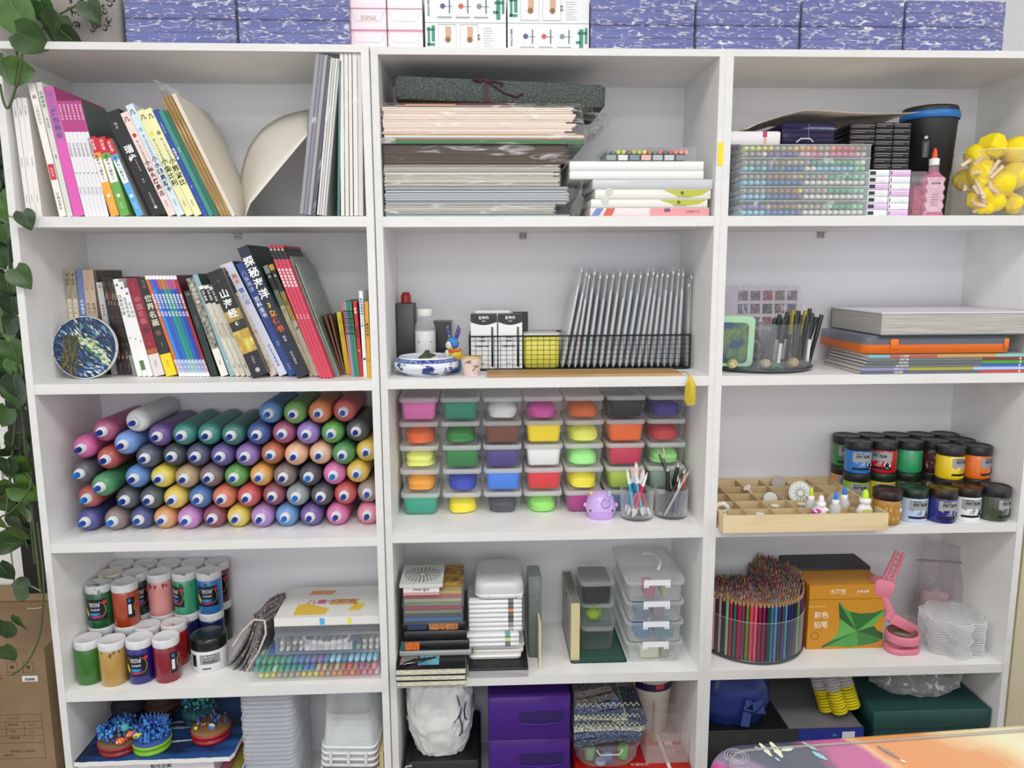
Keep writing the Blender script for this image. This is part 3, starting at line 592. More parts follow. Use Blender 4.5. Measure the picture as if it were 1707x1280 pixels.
def jar(F, loc, cm, label, lab=None, ang=0, lid=None, group=None, smear=None, H=JH, rr=JR, clearbody=False):
    r = thing('paint_jar', label, 'paint jar', F, loc, rz(ang*0), group)
    b = mat(cm, .25, coat=.6)
    m = MB(); m.lathe([(rr*.93, 0), (rr*.985, .003), (rr*.99, H-.024), (rr*.93, H-.02)], b, 32); m.build('body', r)
    m = MB(); lm = lid or LIDW
    m.lathe([(rr*.98, H-.0205), (rr, H-.0195), (rr, H-.0035), (rr*.985, H-.0008), (rr*.95, H), (rr*.9, H-.0008), (.0001, H-.0008)], lm, 32, cap1=False); m.build('lid', r)
    if lab == 'textile': label_textile(rr*.99, r, ang)
    elif lab == 'slim':
        m = MB(); arc(m, rr*.99, -16, 18, .024, .078, mat('#12121a', .3), ang=ang); arc(m, rr*.99, -12, 2, .034, .06, mat('#dcdcdc', .4), ang=ang, off=.0006, n=4); arc(m, rr*.99, -10, 0, .066, .074, mat('#2f86c8', .4), ang=ang, off=.0006, n=4)
        crescent(m, rr*.99, .02, .05, .014, 90, 270, .0014, mat('#9aa84a', .4), ang); m.build('label', r)
    if smear:
        m = MB(); q = rr+.0005; rnd = random.Random(len(label)*7)
        for k in range(6):
            a = R(rnd.uniform(-65, 65)); z = H-.022-rnd.random()*.012; w = rnd.uniform(.003, .009)/rr; h = rnd.uniform(.004, .012)
            ps = [(a-w/2, z), (a-w*.2, z-h*.7), (a, z-h), (a+w*.25, z-h*.5), (a+w/2, z+.001), (a, z+.004)]
            m.add([(q*math.sin(t), -q*math.cos(t), zz) for t, zz in ps], [tuple(range(6))], mat(smear, .5))
        m.build('paint_smears', r)
    return r
gj = 'white-lidded paint jars on the fourth shelf'
smudge = mat('#d0d4d4', .45, two='#3c7058', scale=45, mid=.58, sharp=.03)
smudge2 = mat('#d6d6da', .45, two='#6c7078', scale=60, mid=.66, sharp=.03)
smudge3 = mat('#dcd6d6', .45, two='#a84c58', scale=45, mid=.63, sharp=.04)
jars = [  # lid centre px, level (1 = on the shelf, 2 = on another jar), colour, label text, label kind, angle, lid, smear
 (138, 1063.3, 1, '#2c6a20', 'plain green jar in front, leftmost on the shelf', None, 0, None, None),
 (184, 1063.3, 1, '#b08c48', 'ochre jar in front, between the green and dark blue ones', None, 0, None, '#6a5a34'),
 (225, 1061.4, 1, '#141470', 'dark blue jar with a black round label, in the front row', 'textile', 0, None, None),
 (270, 1059.4, 1, '#7c1226', 'dark red jar in front, its label turned to the right', 'slim', 52, None, None),
 (155.7, 970.5, 2, '#1f5a34', 'green jar with a paint-smeared lid and round label, upper layer', 'textile', 0, smudge, None),
 (199.6, 968.6, 2, '#a23c1c', 'brick orange jar with its label turned right, upper layer', 'slim', 45, None, None),
 (245.5, 1040, 1, '#6a5a30', 'jar behind the dark blue and dark red ones, lid showing', None, 0, None, None),
 (289.5, 1036, 1, '#a01420', 'red jar with a red-smudged lid, beside the black tub', 'slim', 20, smudge3, None),
 (178, 949, 2, '#c8bca8', 'upper jar with a cream lid behind the smeared green one', None, 0, mat('#d4cfc4'), None),
 (219, 952, 2, '#1c4a3a', 'dark green upper jar partly behind the brick orange one', 'textile', 30, smudge2, None),
 (260, 952, 2, '#dd9490', 'plain salmon pink jar in the upper layer', None, 0, None, '#8a4048'),
 (300.8, 950, 2, '#3c9a72', 'sea green upper jar with its label turned left', 'textile', -40, smudge2, '#2a5c50'),
 (342.2, 949, 2, '#2c74b8', 'bright blue upper jar with a round black label', 'textile', 4, smudge2, '#245a98'),
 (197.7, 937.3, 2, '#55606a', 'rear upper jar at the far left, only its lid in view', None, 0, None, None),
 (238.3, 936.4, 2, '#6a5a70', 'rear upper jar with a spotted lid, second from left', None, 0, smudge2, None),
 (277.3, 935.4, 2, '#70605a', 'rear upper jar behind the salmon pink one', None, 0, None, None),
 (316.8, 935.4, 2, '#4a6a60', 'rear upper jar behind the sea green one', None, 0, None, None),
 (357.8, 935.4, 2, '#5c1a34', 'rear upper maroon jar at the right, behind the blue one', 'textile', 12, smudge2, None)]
cs = []
for j in jars:
    p = A.on(j[0], j[1], S4 + JH*j[2]); cs.append([p.x, min(p.y, DEP-JR-.002), j])
for it in range(200):
    for a in range(len(cs)):
        for b in range(a):
            if cs[a][2][2] != cs[b][2][2] : continue
            dx, dy = cs[a][0]-cs[b][0], cs[a][1]-cs[b][1]; dd = math.hypot(dx, dy)
            if dd < 2*JR+.0006:
                s = (2*JR+.0006-dd)*.5/dd; cs[a][0] += dx*s; cs[b][0] -= dx*s; cs[a][1] += dy*s; cs[b][1] -= dy*s
    for a in cs: a[1] = min(a[1], DEP-JR-.001); a[0] = max(a[0], PT+JR+.001)
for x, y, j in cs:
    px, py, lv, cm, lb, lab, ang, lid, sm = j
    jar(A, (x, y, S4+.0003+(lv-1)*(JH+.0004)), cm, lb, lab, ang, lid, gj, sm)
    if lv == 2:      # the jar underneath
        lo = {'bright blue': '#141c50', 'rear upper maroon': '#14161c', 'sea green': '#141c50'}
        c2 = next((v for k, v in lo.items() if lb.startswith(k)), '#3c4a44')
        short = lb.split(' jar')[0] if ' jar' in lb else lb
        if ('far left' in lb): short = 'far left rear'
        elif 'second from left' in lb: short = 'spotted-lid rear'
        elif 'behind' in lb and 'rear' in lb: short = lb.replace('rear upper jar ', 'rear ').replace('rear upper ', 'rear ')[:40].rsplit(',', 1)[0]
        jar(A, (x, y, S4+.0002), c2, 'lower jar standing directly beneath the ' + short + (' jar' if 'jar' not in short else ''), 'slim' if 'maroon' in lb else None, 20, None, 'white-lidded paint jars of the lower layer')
# big black-lidded tub
p = A.on(341, 1123, S4); tr = .0445
r = thing('paint_tub', 'large squat white paint tub with a black paint-covered dome lid', 'paint tub', A, (p.x, p.y+tr, S4+.0003))
wl = mat('#d8d9da', .45, two='#3a3a3a', scale=90, mid=.7, sharp=.02)
m = MB(); m.lathe([(tr*.95, 0), (tr, .003), (tr, .058), (tr*.97, .06)], wl, 36); m.build('body', r)
m = MB(); m.lathe([(tr*1.0, .058), (tr*1.03, .061), (tr*1.03, .082), (tr*.98, .088), (tr*.9, .09), (tr*.7, .0905), (.001, .091)], mat('#0e1214', .22, two='#1c2224', scale=40, bump=.4), 36, cap1=False); m.build('lid', r)
m = MB(); arc(m, tr, -12, 52, .024, .05, mat('#8c8f92', .4)); arc(m, tr, 4, 38, .04, .048, mat('#15151a', .4), off=.0005); arc(m, tr, -44, -26, .016, .048, mat('#15151a', .4)); m.build('label', r)
m = MB(); wraptext(m, 'Acrylic', .012, tr, .031, mat('#1a1a1c'), 20); wraptext(m, '美术颜料', .0065, tr, .0435, mat('#d8d8d8'), 20); wraptext(m, '●●●●', .006, tr, .012, mat('#2a2a2c'), 8); m.build('lettering', r)

# folded patterned bag leaning beside the tub
def pouch():
    r = thing('folded_bag', 'folded black and white patterned cloth bag with a pale strap, leaning beside the black tub', 'bag', A, (0, 0, 0))
    pm = striped(['#18181c', '#c8c0b4', '#1c1a20', '#8a8088', '#101014', '#e0d8c8', '#222228'], 260, 'X', .8, warp=.35)
    pm2 = striped(['#101012', '#b8ae9c', '#18161c', '#6a6070', '#0c0c10'], 240, 'Z', .8, warp=.4)
    a = A.on(385, 1117, S4); b0 = A.at(444, 1003, a.y+.02)
    dx, dz = b0.x-a.x, b0.z-S4; ln = math.hypot(dx, dz)*.97; th = math.degrees(math.atan2(dx, dz))
    r.matrix_world = A.M @ T((a.x-.012, a.y+.005, S4+.010)) @ rz(-14) @ ry(th)
    for k in range(6):
        m = MB(); t0 = .0112*k; L = []
        for j in range(9):
            y = .125*j/8; path = []
            for i in range(13):
                u = i/12; bend = .012*math.sin(u*2.6+k*.4) + .003*math.sin(j*.9+k)
                path.append((t0*(1-.08*u)+bend, y - .008*u, ln*u*(1-.03*abs(k-2.5))))
            L.append(path)
        L2 = [[(x+.0062-.0015*abs(i-6)/6, y, z) for i, (x, y, z) in enumerate(pp)] for pp in L]
        for q in range(8):    # two skins and their rims
            pass
        ring = [[*L[j], *reversed(L2[j])] for j in range(9)]
        m.loft(ring, pm if k % 2 == 0 else pm2, True, True, True); m.build('cloth_fold', r)
    m = MB(); m.tube([(.055, -.004, ln*.12), (.062, -.010, ln*.5), (.058, -.01, ln*.78), (.04, -.008, ln*.93), (.015, -.008, ln*.86), (.0, -.008, ln*.6), (-.006, -.008, ln*.35)], [.0028]*7, mat('#b8aca4', .8, two='#d4ccc4', scale=200), 8)
    m.build('strap', r)
pouch()

# ---- cases of markers
CASE = clear('#f2f6f8', .10, .06, .55); CASE2 = clear('#eef2f6', .2, .12, .6)
def lidbox(m, w, d, h, mt, z=0, r=.006, rim=.0022):
    m.rr([(z, w/2-.002, d/2-.002, r), (z+.002, w/2, d/2, r), (z+h*.55, w/2, d/2, r), (z+h*.55, w/2+rim, d/2+rim, r), (z+h*.62, w/2+rim, d/2+rim, r), (z+h*.62, w/2, d/2, r), (z+h-.002, w/2, d/2, r), (z+h, w/2-.002, d/2-.002, r)], mt, 3)
def marker_mesh(cm, tip=None, body='#e4e6e8', L=.12, rad=.0062, capL=.035):
    m = MB(); m.M = rx(90) @ T((0, 0, -L))
    m.lathe([(rad*.8, 0), (rad, .002), (rad, L-capL)], mat(body, .35), 10); m.lathe([(rad*1.05, L-capL), (rad*1.05, L-.008), (rad*.75, L-.001), (rad*.5, L)], mat(cm, .35), 10)
    return m
_mk = {}
def markers(F, x0, x1, y, z, cols, label, group, L=.12, rad=.0062, names=None):
    n = len(cols)
    for k, (cm, nm_) in enumerate(cols):
        key = (cm, L, rad)
        if key not in _mk: _mk[key] = marker_mesh(cm, L=L, rad=rad).mesh('marker')
        o = bpy.data.objects.new('marker', _mk[key]); COL.objects.link(o); put(o, F, (x0+(x1-x0)*(k+.5)/n, y, z))
        tag(o, '%s marker, %s, number %s from the left' % (nm_, label, ORD[k]), 'marker', group)
ORD = ['one', 'two', 'three', 'four', 'five', 'six', 'seven', 'eight', 'nine', 'ten', 'eleven', 'twelve', 'thirteen', 'fourteen', 'fifteen', 'sixteen', 'seventeen', 'eighteen', 'nineteen', 'twenty', 'twenty-one', 'twenty-two', 'twenty-three', 'twenty-four']
NM = {'yg': ('#c8d46c', 'yellow-green'), 'y': ('#dcc438', 'yellow'), 'tn': ('#b0a488', 'tan'), 'gy': ('#9a9690', 'grey'), 'o': ('#dc8c3c', 'orange'), 'r': ('#cc4a44', 'red'), 'p': ('#dc7c98', 'pink'), 'lp': ('#d8b4c4', 'pale pink'),
      'g': ('#3c9a70', 'green'), 'lg': ('#8cc8a0', 'pale green'), 't': ('#3c9490', 'teal'), 'b': ('#4478b4', 'blue'), 'db': ('#344c84', 'dark blue'), 'lb': ('#84c4dc', 'light blue'), 'v': ('#7464a4', 'violet'), 'w': ('#d8d8d4', 'white'), 'br': ('#94705c', 'brown'), 'm': ('#a85490', 'magenta')}
def cl(s): return [NM[k] for k in s.split()]
y1 = A.on(420, 1138, S4).y+.001; x1 = A.on(415, 1137, S4).x; x2 = .8-PT-.003
w = x2-x1; d = .2; CH = .054
markers(A, x1+.02, x2-.006, y1+.008, S4+.0115, cl('yg yg y tn tn tn tn y y yg o tn o o r o r p p lp'), 'lowest layer of the wide clear case', 'markers in the lower clear case')
markers(A, x1+.008, x2-.012, y1+.007, S4+.0255, cl('t g g lg g t t t b b tn tn br tn br r br m br p'), 'middle layer of the wide clear case', 'markers in the lower clear case')
markers(A, x1+.010, x2-.010, y1+.02, S4+.040, cl('t g g g t t b b b v v b lb lb b lb lb lb lb lb'), 'top layer of the wide clear case', 'markers in the lower clear case')
r = thing('marker_case', 'wide clear plastic case of markers lying lowest, a blue card under its lid', 'marker case', A, ((x1+x2)/2, y1+d/2, S4+.0003))
m = MB(); lidbox(m, w, d, CH, CASE); m.build('shell', r)
m = MB(); m.box(-w/2+.035, w/2-.05, -d/2+.045, d/2-.03, CH-.0052, CH-.0046, mat('#2f78c8', .4)); m.box(-w/2+.07, w/2-.1, -d/2+.06, -d/2+.085, CH-.0046, CH-.0043, mat('#1f4c9c', .4)); m.box(w/2-.1, w/2-.055, -d/2+.05, -d/2+.09, CH-.0046, CH-.0043, mat('#7ab4e4', .4)); m.build('insert_card', r)
x3 = A.at(457, 1060, y1+.03).x; CH2 = .074; y3 = y1+.03; w3 = x2-x3; z3 = S4+CH+.0012
r = thing('marker_case', 'clear plastic carry case with a bowed handle, stacked on the wide marker case', 'marker case', A, ((x3+x2)/2, y3+.09, z3))
m = MB(); lidbox(m, w3, .18, CH2, CASE2); m.build('shell', r)
m = MB(); m.tube([(-.06, -.093, .05), (-.055, -.1, .042), (0, -.103, .034), (.05, -.1, .042), (.055, -.093, .05)], [.003, .004, .006, .004, .003], CASE2, 8)
m.box(-.06, .06, -.094, -.0912, .012, .032, clear('#e8ecf0', .4, .1, .5)); m.build('handle', r)
m = MB()
for xx in (-.105, .085): m.box(xx, xx+.012, -.0945, -.0922, .04, .052, mat('#6c7078', .4))
m.build('latch', r)
m = MB(); m.box(-w3/2+.004, w3/2-.004, -.085, .085, .047, .05, mat('#58606c')); m.build('inner_tray', r)
markers(A, x3+.006, x2-.006, y3+.006, z3+.010, cl('w w gy w w y gy w w w w g lg w w w'), 'carry case, lower layer', 'markers in the carry case', rad=.0058)
markers(A, x3+.006, x2-.006, y3+.012, z3+.0235, cl('w gy w w db w w gy w w w b db w w w'), 'carry case, upper layer', 'markers in the carry case', rad=.0058)
z4 = z3+CH2+.001; bh = .022
p = A.at(455, 1010, y3+.002); wb = x2-p.x-.001
r = thing('marker_box', 'white printed flat box with yellow and pink picture print, on top of the carry case', 'box', A, (p.x+wb/2, y3+.004, z4))
m = MB(); m.box(-wb/2, wb/2, 0, .185, 0, bh, mat('#dededa')); m.build('carton', r)
m = MB(); zt = bh+.0003
m.M = T((0, .09, zt))
for ps, c in (([(-.09, -.075), (-.01, -.075), (-.005, -.04), (-.03, -.03), (-.06, -.01), (-.09, -.015)], '#dcb83c'), ([(-.075, .045), (-.01, .045), (-.006, .07), (-.07, .07)], '#dc9858'), ([(-.01, -.02), (.06, -.02), (.065, .012), (0, .015)], '#c8b850'), ([(.045, -.055), (.075, -.055), (.085, -.02), (.06, -.01), (.05, -.035)], '#e0c03c')):
    m.add([(x, y, 0) for x, y in ps], [tuple(range(len(ps)))], mat(c, .5))
m.M = Matrix(); m.box(-.02, -.008, -.0006, 0, .002, bh-.003, mat('#58a8d8')); m.box(.05, .058, -.0006, 0, .002, bh-.003, mat('#e0dc30')); m.build('print', r)
m = MB(); m.text('儿童水彩笔', .026, mat('#c8607c'), T((-.005, .088, zt+.0003)), bold=True); m.build('lettering', r)

# == bottom shelf, left bookcase
BZ = .279
r = thing('storage_box', 'white carton under the painted board with a line of handwriting', 'box', A, (PT+.004, .012, S5+.0003))
m = MB(); m.box(0, .335, 0, .26, 0, BZ-.014-S5, mat('#d4d0d4', .6)); m.build('carton', r)
m = MB(); m.text('给可以的', .013, mat('#2a2a30', .6), T((.205, -.0004, BZ-.014-S5-.012)) @ FRONT, bold=True); m.build('lettering', r)
for k, (x0, cm, lb) in enumerate(((.358, '#b86878', 'dull pink box end under the painted board, beside the white carton'), (.384, '#a8a040', 'olive yellow book end beside the dull pink one'))):
    m = MB(); m.box(0, .024, 0, .2, 0, .13, mat(cm, .5)); single(m, 'book', lb, 'book', A, (x0, .02, S5+.0003))
m = MB(); m.box(0, .004, 0, .24, 0, .155, mat('#c8cccc')); m.box(.0042, .006, 0, .24, 0, .155, mat('#3c74a8', .4)); single(m, 'canvas_board', 'blue-faced board leaning under the painted board beside the clear lids', 'board', A, (.411, .02, S5+.0003), ry(4))
pb = mat('#16305c', .5, two=['#0e1c40', '#1c4a88', '#2c5c98'], scale=9, stretch=(.6, 2.2, 1), sharp=.22, bump=.3, bscale=120)
m = MB(); x1 = .399; rnd = random.Random(2)
front = [(PT+.003 + (x1-PT-.003)*k/40, .001+rnd.uniform(-.0012, .0012)) for k in range(41)]
poly = front + [(x1+.006, .02), (x1+.006, .27), (PT+.003, .27)]
m.loft([[(x, y, BZ-.0125) for x, y in poly], [(x, y, BZ-.0003) for x, y in poly]], mat('#e2e2e0', .6), True, False)
m.add([(x, y, BZ) for x, y in poly], [tuple(range(len(poly)))], pb)
r = m.build('painted_board'); put(r, A, (0, 0, 0)); tag(r, 'thick white board with a dark blue painted sea on top, under the clay models', 'board')
m = MB(); fo = mat('#c8d0d0', .6, two='#8aa4b8', scale=90)
for (px, py, L, wd) in ((295, 1237, .13, .007), (290, 1215, .09, .012), (300, 1205, .07, .008)):
    c = A.on(px, py, BZ); pts_ = []
    for k in range(24):
        u = k/23; x = c.x-L/2+L*u; y = c.y+.006*math.sin(u*5)+.10*(u-.5)*L*3; ww = wd*(.3+.7*math.sin(math.pi*u))*(1+.3*math.sin(k*2.3))
        pts_.append((x, y-ww/2, BZ+.0006)); pts_.append((x, y+ww/2, BZ+.0009))
    m.add(pts_, [(2*k, 2*k+2, 2*k+3, 2*k+1) for k in range(23)], fo)
m.build('painted_foam', None); o = bpy.data.objects['painted_foam']; o.parent = r
# clay sea models on lids
def clay(px, py, rad, base_c, top_c, label, kind, seed, h=.03):
    c = A.on(px, py, BZ); c.y = min(c.y+rad*.9, DEP-rad-.005); rnd = random.Random(seed); c.x = max(c.x, PT+rad+.006)
    r = thing('clay_model', label, 'clay model', A, (c.x, c.y, BZ+.0005))
    m = MB(); m.lathe([(rad*.82, 0), (rad*.95, .002), (rad*.95, .009), (rad*.80, .012), (rad*.80, .015), (rad, .017), (rad, .025), (rad*.97, .026)], mat(base_c, .35), 36); m.build('lid_base', r)
    m = MB(); m.lathe([(rad*.97, .026), (rad*.96, .031), (rad*.8, .034), (.001, .036)], mat(top_c, .7, bump=.4, scale=80), 30, cap1=False); m.build('clay_ground', r)
    blues = {'blue': ['#2c5cb8', '#3474c8', '#5090d8', '#2448a0', '#3c8cc0'], 'green': ['#2c6c70', '#3c8c88', '#2c5c8c', '#4c9c8c'], 'sparse': ['#3c50a0', '#4c6cb8', '#8c78a8']}[kind]
    m = MB(); n = {'blue': 170, 'green': 150, 'sparse': 34}[kind]
    for k in range(n):
        a = rnd.random()*6.283; q = rad*.92*math.sqrt(rnd.random()); x, y = q*math.cos(a), q*math.sin(a)
        if kind == 'blue' and x > rad*.1 and y < -rad*.35 and seed == 1: continue
        if kind == 'sparse' and y < -rad*.1: continue
        s = rnd.uniform(.0028, .0055); z = .036+rnd.random()*(h if kind != 'sparse' else .006)*(1.0-q/rad*.5)
        if rnd.random() < .85: m.sphere((x, y, z), s, mat(rnd.choice(blues), .5), 8, 6)
        else:
            L = rnd.uniform(.006, .013); dx, dy = rnd.uniform(-.5, .5), rnd.uniform(-.5, .5)
            m.tube([(x, y, z-.006), (x+dx*L*.5, y+dy*L*.5, z+L*.5), (x+dx*L*1.3, y+dy*L*1.3, z+L)], [.0022, .0018, .001], mat(rnd.choice(blues), .5), 6)
    o = m.build('clay_coral', r); o['kind'] = 'stuff'
    return r
r = clay(187, 1264, .052, '#8c1c24', '#6c5030', 'clay sea model with an orange fish and blue coral on a dark red lid, leftmost', 'blue', 1, .045)
def fish(par, x, y, z, s, cm, rot, stripe='#e8e8e4'):
    m = MB(); m.M = T((x, y, z)) @ rot; m.sphere((0, 0, 0), s, mat(cm, .4), 12, 8, 1.5, .55, 1.0)
    m.add([(s*1.3, 0, 0), (s*2.2, 0, s*.7), (s*2.0, 0, 0), (s*2.2, 0, -s*.7)], [(0, 1, 2), (0, 2, 3)], mat(cm, .4)); m.build('fish', par)
    m = MB(); m.M = T((x, y, z)) @ rot; m.sphere((-s*.5, -s*.5, s*.2), s*.28, mat(stripe, .4), 8, 6); m.sphere((s*.25, -s*.48, 0), s*.25, mat(stripe, .4), 8, 6, .5, .5, 2); m.build('fish_marking', par)
fish(r, .022, -.045, .044, .009, '#d8602c', ry(-25)); fish(r, .040, -.030, .052, .008, '#d8602c', ry(-35))
m = MB(); m.sphere((.026, -.022, .066), .010, mat('#4c9ca4'), 12, 8)
for k in range(7):
    a = k*.9; m.tube([(.026, -.022, .066), (.026+.014*math.cos(a), -.022, .066+.014*math.sin(a)), (.026+.022*math.cos(a+.2), -.024, .066+.024*math.sin(a+.2))], [.002, .0015, .0008], mat('#4c9ca4'), 6)
m.build('octopus', r)
r = clay(243, 1262, .047, '#7cb824', '#2c4a90', 'clay sea model with a yellow fish and blue waves on a lime green lid', 'blue', 2, .04)
fish(r, -.02, -.038, .055, .007, '#c8c84c', ry(-30), '#4c5c2c')
m = MB(); rnd = random.Random(9)
for k in range(9):
    a = R(20+k*14); m.tube([(.03*math.cos(a), .02*math.sin(a), .05), (.036*math.cos(a), .024*math.sin(a), .068), (.046*math.cos(a), .026*math.sin(a), .080)], [.006, .004, .001], mat('#3c6cb0'), 6)
m.build('clay_wave', r)
r = clay(343, 1244, .050, '#9c1420', '#7c5a34', 'flat brown clay model with small shells on a bright red lid, right one', 'sparse', 3)
m = MB(); m.sphere((.012, -.026, .042), .0085, mat('#4c7cc0', .4, two='#e0e4ea', scale=180, stretch=(.2, 1, 1), sharp=.03), 12, 8); m.sphere((-.028, -.028, .040), .005, mat('#d0c44c', .4), 10, 6)
for k in range(8): m.sphere((-.03+.006*k, -.008+.004*math.sin(k*2), .039), .0028, mat(['#c8b078', '#3c50a0', '#c8a050'][k % 3], .5), 8, 6)
m.build('shell', r)
clay(325, 1212, .046, '#2c4c58', '#2c5c60', 'tall blue-green clay coral model behind the brown one', 'green', 4, .08)
r = clay(262, 1200, .050, '#3a1c1a', '#4c2c24', 'dark brown clay mound at the back of the painted board', 'sparse', 5)
m = MB(); m.sphere((0, 0, .03), .046, mat('#43291f', .7, bump=.5, scale=50), 18, 12, 1, 1, 1.0, .15, 3); m.build('clay_mound', r)
r = clay(190, 1205, .045, '#241c3c', '#281c34', 'dark violet clay model at the back left of the painted board', 'sparse', 6)
m = MB(); m.sphere((0, 0, .03), .04, mat('#2b1d33', .7, bump=.5, scale=50), 18, 12, 1.1, 1, 1.0, .2, 5); m.build('clay_mound', r)
# stack of clear lids
lidm = clear('#e4e8ee', .42, .2, .45)
lw, ld, lh = .132, .20, .0117
xl = A.at(401, 1240, .012).x+.002
def lid_proto():
    m = MB(); a, b = lw/2, ld/2
    m.rr([(0, a-.003, b-.003, .014), (.0002, a, b, .016), (.0055, a, b, .016), (.0062, a-.004, b-.004, .013), (.0095, a-.005, b-.005, .012), (.0098, a-.012, b-.012, .01), (.0075, a-.014, b-.014, .009)], lidm, 4, cap0=False)
    return m.mesh('container_lid')
lm_ = lid_proto(); rnd = random.Random(4); n = int((S4-TB-S5-.004)/lh)
for k in range(n):
    o = bpy.data.objects.new('container_lid', lm_); COL.objects.link(o)
    put(o, A, (xl+lw/2+rnd.uniform(-.0015, .0015), .012+ld/2+rnd.uniform(-.001, .001), S5+.0004+k*lh), rz(rnd.uniform(-.6, .6)))
    tag(o, 'clear container lid in the tall stack beside the painted board, ' + ('number %s from the top' % ORD[n-1-k] if n-1-k < 24 else 'lowest part of the stack'), 'lid', 'clear container lids in a tall stack')
# upside-down clear tubs
tub = clear('#eef2f4', .38, .15, .6)
r = thing('plastic_bag', 'shiny black bag with a little red print under the upturned clear tubs', 'bag', A, (.69, .12, S5+.0003))
m = MB(); m.sphere((0, 0, .062), .062, mat('#101012', .25, two='#3c2a2c', scale=30, mid=.68, sharp=.05, bump=1, bscale=14), 28, 16, 1.3, 1.5, 1.0, .25, 2); m.build('film', r)
zb = S5+.138
for k in range(5):
    r = thing('clear_tub', 'upturned clear tub with latch pegs, ' + ['lowest of the nested five', 'second from the bottom of five', 'middle of the nested five', 'second from the top of five', 'topmost of the nested five'][k], 'tub', A, (.698, .115, zb+k*.0155), rz(-4) @ rx(3), 'nested upturned clear tubs')
    m = MB(); s = 1-.012*k; a, b, h = .074*s, .10*s, .16
    m.rr([(0, a, b, .02), (.006, a, b, .02), (.006, a-.005, b-.005, .018), (h*.5, a-.010, b-.010, .018), (h-.004 if k == 4 else h*.62, a-.014, b-.014, .018), (h if k == 4 else h*.62+.002, a-.018, b-.018, .015)], tub, 4, cap0=False, cap1=(k == 4)); m.rr([(0, a-.001, b-.001, .02), (-.001, a+.002, b+.002, .02), (.004, a+.002, b+.002, .02), (.0055, a, b, .02)], clear('#f4f6f8', 1.1, .2, .4), 4, cap0=False, cap1=False); m.build('shell', r)
    if k in (0, 2, 3):
        for xx in (-.045, 0, .045):
            m = MB(); m.M = T((xx, -b-.003, -.008)); m.lathe([(.0045, 0), (.0052, .002), (.0035, .011), (.003, .016)], mat('#d4d8dc', .35), 10); m.build('peg', r)
m = MB(); m.box(0, .006, 0, .2, 0, .19, mat('#bfa764')); m.box(.0062, .0085, 0.002, .2, 0.002, .188, mat('#dcd4b8')); single(m, 'gold_board', 'narrow gold-edged board standing against the right panel of the bottom shelf', 'board', A, (.7715, .004, S5+.0003))
# == boxes on top of the bookcases
BOXB = mat('#555fa4', .5, two='#4a5498', scale=12)
SHR = clear('#f4f6ff', .12, .14, .4, bump=1.0, bscale=120, stretch=(.35, 1, 1), sheen=.95)
def row_of(F, cols, y, d, zs, label, name='gift_box', group='blue film-wrapped boxes on top'):
    for i, (xa, xb, cl_) in enumerate(cols):
        for k, (z0, z1, lv) in enumerate(zs):
            xA = F.at(xa, 40, y).x+.001; xB = F.at(xb, 40, y).x-.001
            r = thing(name, label % (lv, cl_), 'box', F, ((xA+xB)/2, y+d/2, TOP+z0+.0004), None, group); w = xB-xA; h = z1-z0-.0008
            m = MB(); m.rbox(w-.003, d-.003, h-.002, .0015, BOXB, z=.001); m.build('carton', r)
            m = MB(); m.box(-w/2+.001, w/2-.001, -d/2+.0005, -d/2+.0013, h*.52, h*.545, mat('#353c74')); m.build('lid_seam', r)
            m = MB(); a, b = w/2, d/2
            L = []; rnd = random.Random(i*7+k); n = 26
            m.rr([(0, a-.001, b-.001, .002), (h*.3, a, b, .003), (h*.7, a, b, .003), (h, a-.001, b-.001, .002)], SHR, 2); m.build('film_wrap', r)
hA = A.at(300, 31, .03).z-TOP; hB = B.at(1000, 41, .03).z-TOP
row_of(A, ((207, 394, 'left'), (396, 583, 'right')), .03, .22, ((0, hA, 'lower'), (hA, 2*hA, 'upper')), 'blue film-wrapped box on the left bookcase, %s row, %s column')
row_of(B, ((984, 1158.5, 'leftmost'),), .03, .22, ((0, hB, 'lower'), (hB, 2*hB, 'upper')), 'blue film-wrapped box on the middle bookcase, %s row, %s of the right-hand run')
row_of(B, ((1160, 1208, 'second'),), .03, .22, (), '')
row_of(C, ((1160.5, 1334, 'second'), (1336, 1507, 'third'), (1509, 1677, 'fourth')), .03, .22, ((0, hB, 'lower'), (hB, 2*hB, 'upper')), 'blue film-wrapped box on the right, %s row, %s of the right-hand run')
# pale pink boxes
pk = mat('#ecd6de', .45); pk2 = mat('#e4a8bc')
hp = .0455
z00 = 0
for i, (xa, xb) in enumerate(((584.5, 645), (646, 705))):
    for k in range(3):
        F = B; xA, xB = F.at(xa, 60, .04).x, F.at(xb, 60, .04).x; w = xB-xA-.001
        r = thing('small_box', 'pale pink small box in the %s column, %s' % (['left', 'right'][i], ['resting on the bookcase', 'in the middle of the stack', 'topmost in view'][k]), 'box', F, ((xA+xB)/2, .04, TOP+.0004+k*hp), None, 'pale pink boxes on top')
        m = MB(); m.box(-w/2, w/2, 0, .14, 0, hp-.001, mat('#eddfe4' if i == 0 else '#ebe4e4', .35)); m.build('carton', r)
        m = MB()
        m.box(-w/2, w/2, -.0004, 0, 0, .0022, pk2); m.box(-w/2, -w/2+.002, -.0004, 0, 0, hp-.001, pk2)
        if k != 1: m.box(-w/2, w/2, -.0004, 0, hp-.004, hp-.001, pk2)
        for sx in (-1, 1): m.tube([(sx*w/2*.95, -.0003, hp-.003), (sx*w/2*.7, -.0003, hp*.45)], .0003, mat('#b09aa4'), 4)
        m.box(-w*.32, w*.32, -.0004, 0, hp*.42, hp*.435, mat('#a89ca0')); m.build('print', r)
        if i == 0 and k == 1:
            m = MB(); m.text('mini', .02, mat('#a89c84', .4), T((0, -.0007, hp*.55)) @ FRONT @ rz(180)); m.build('lettering', r)
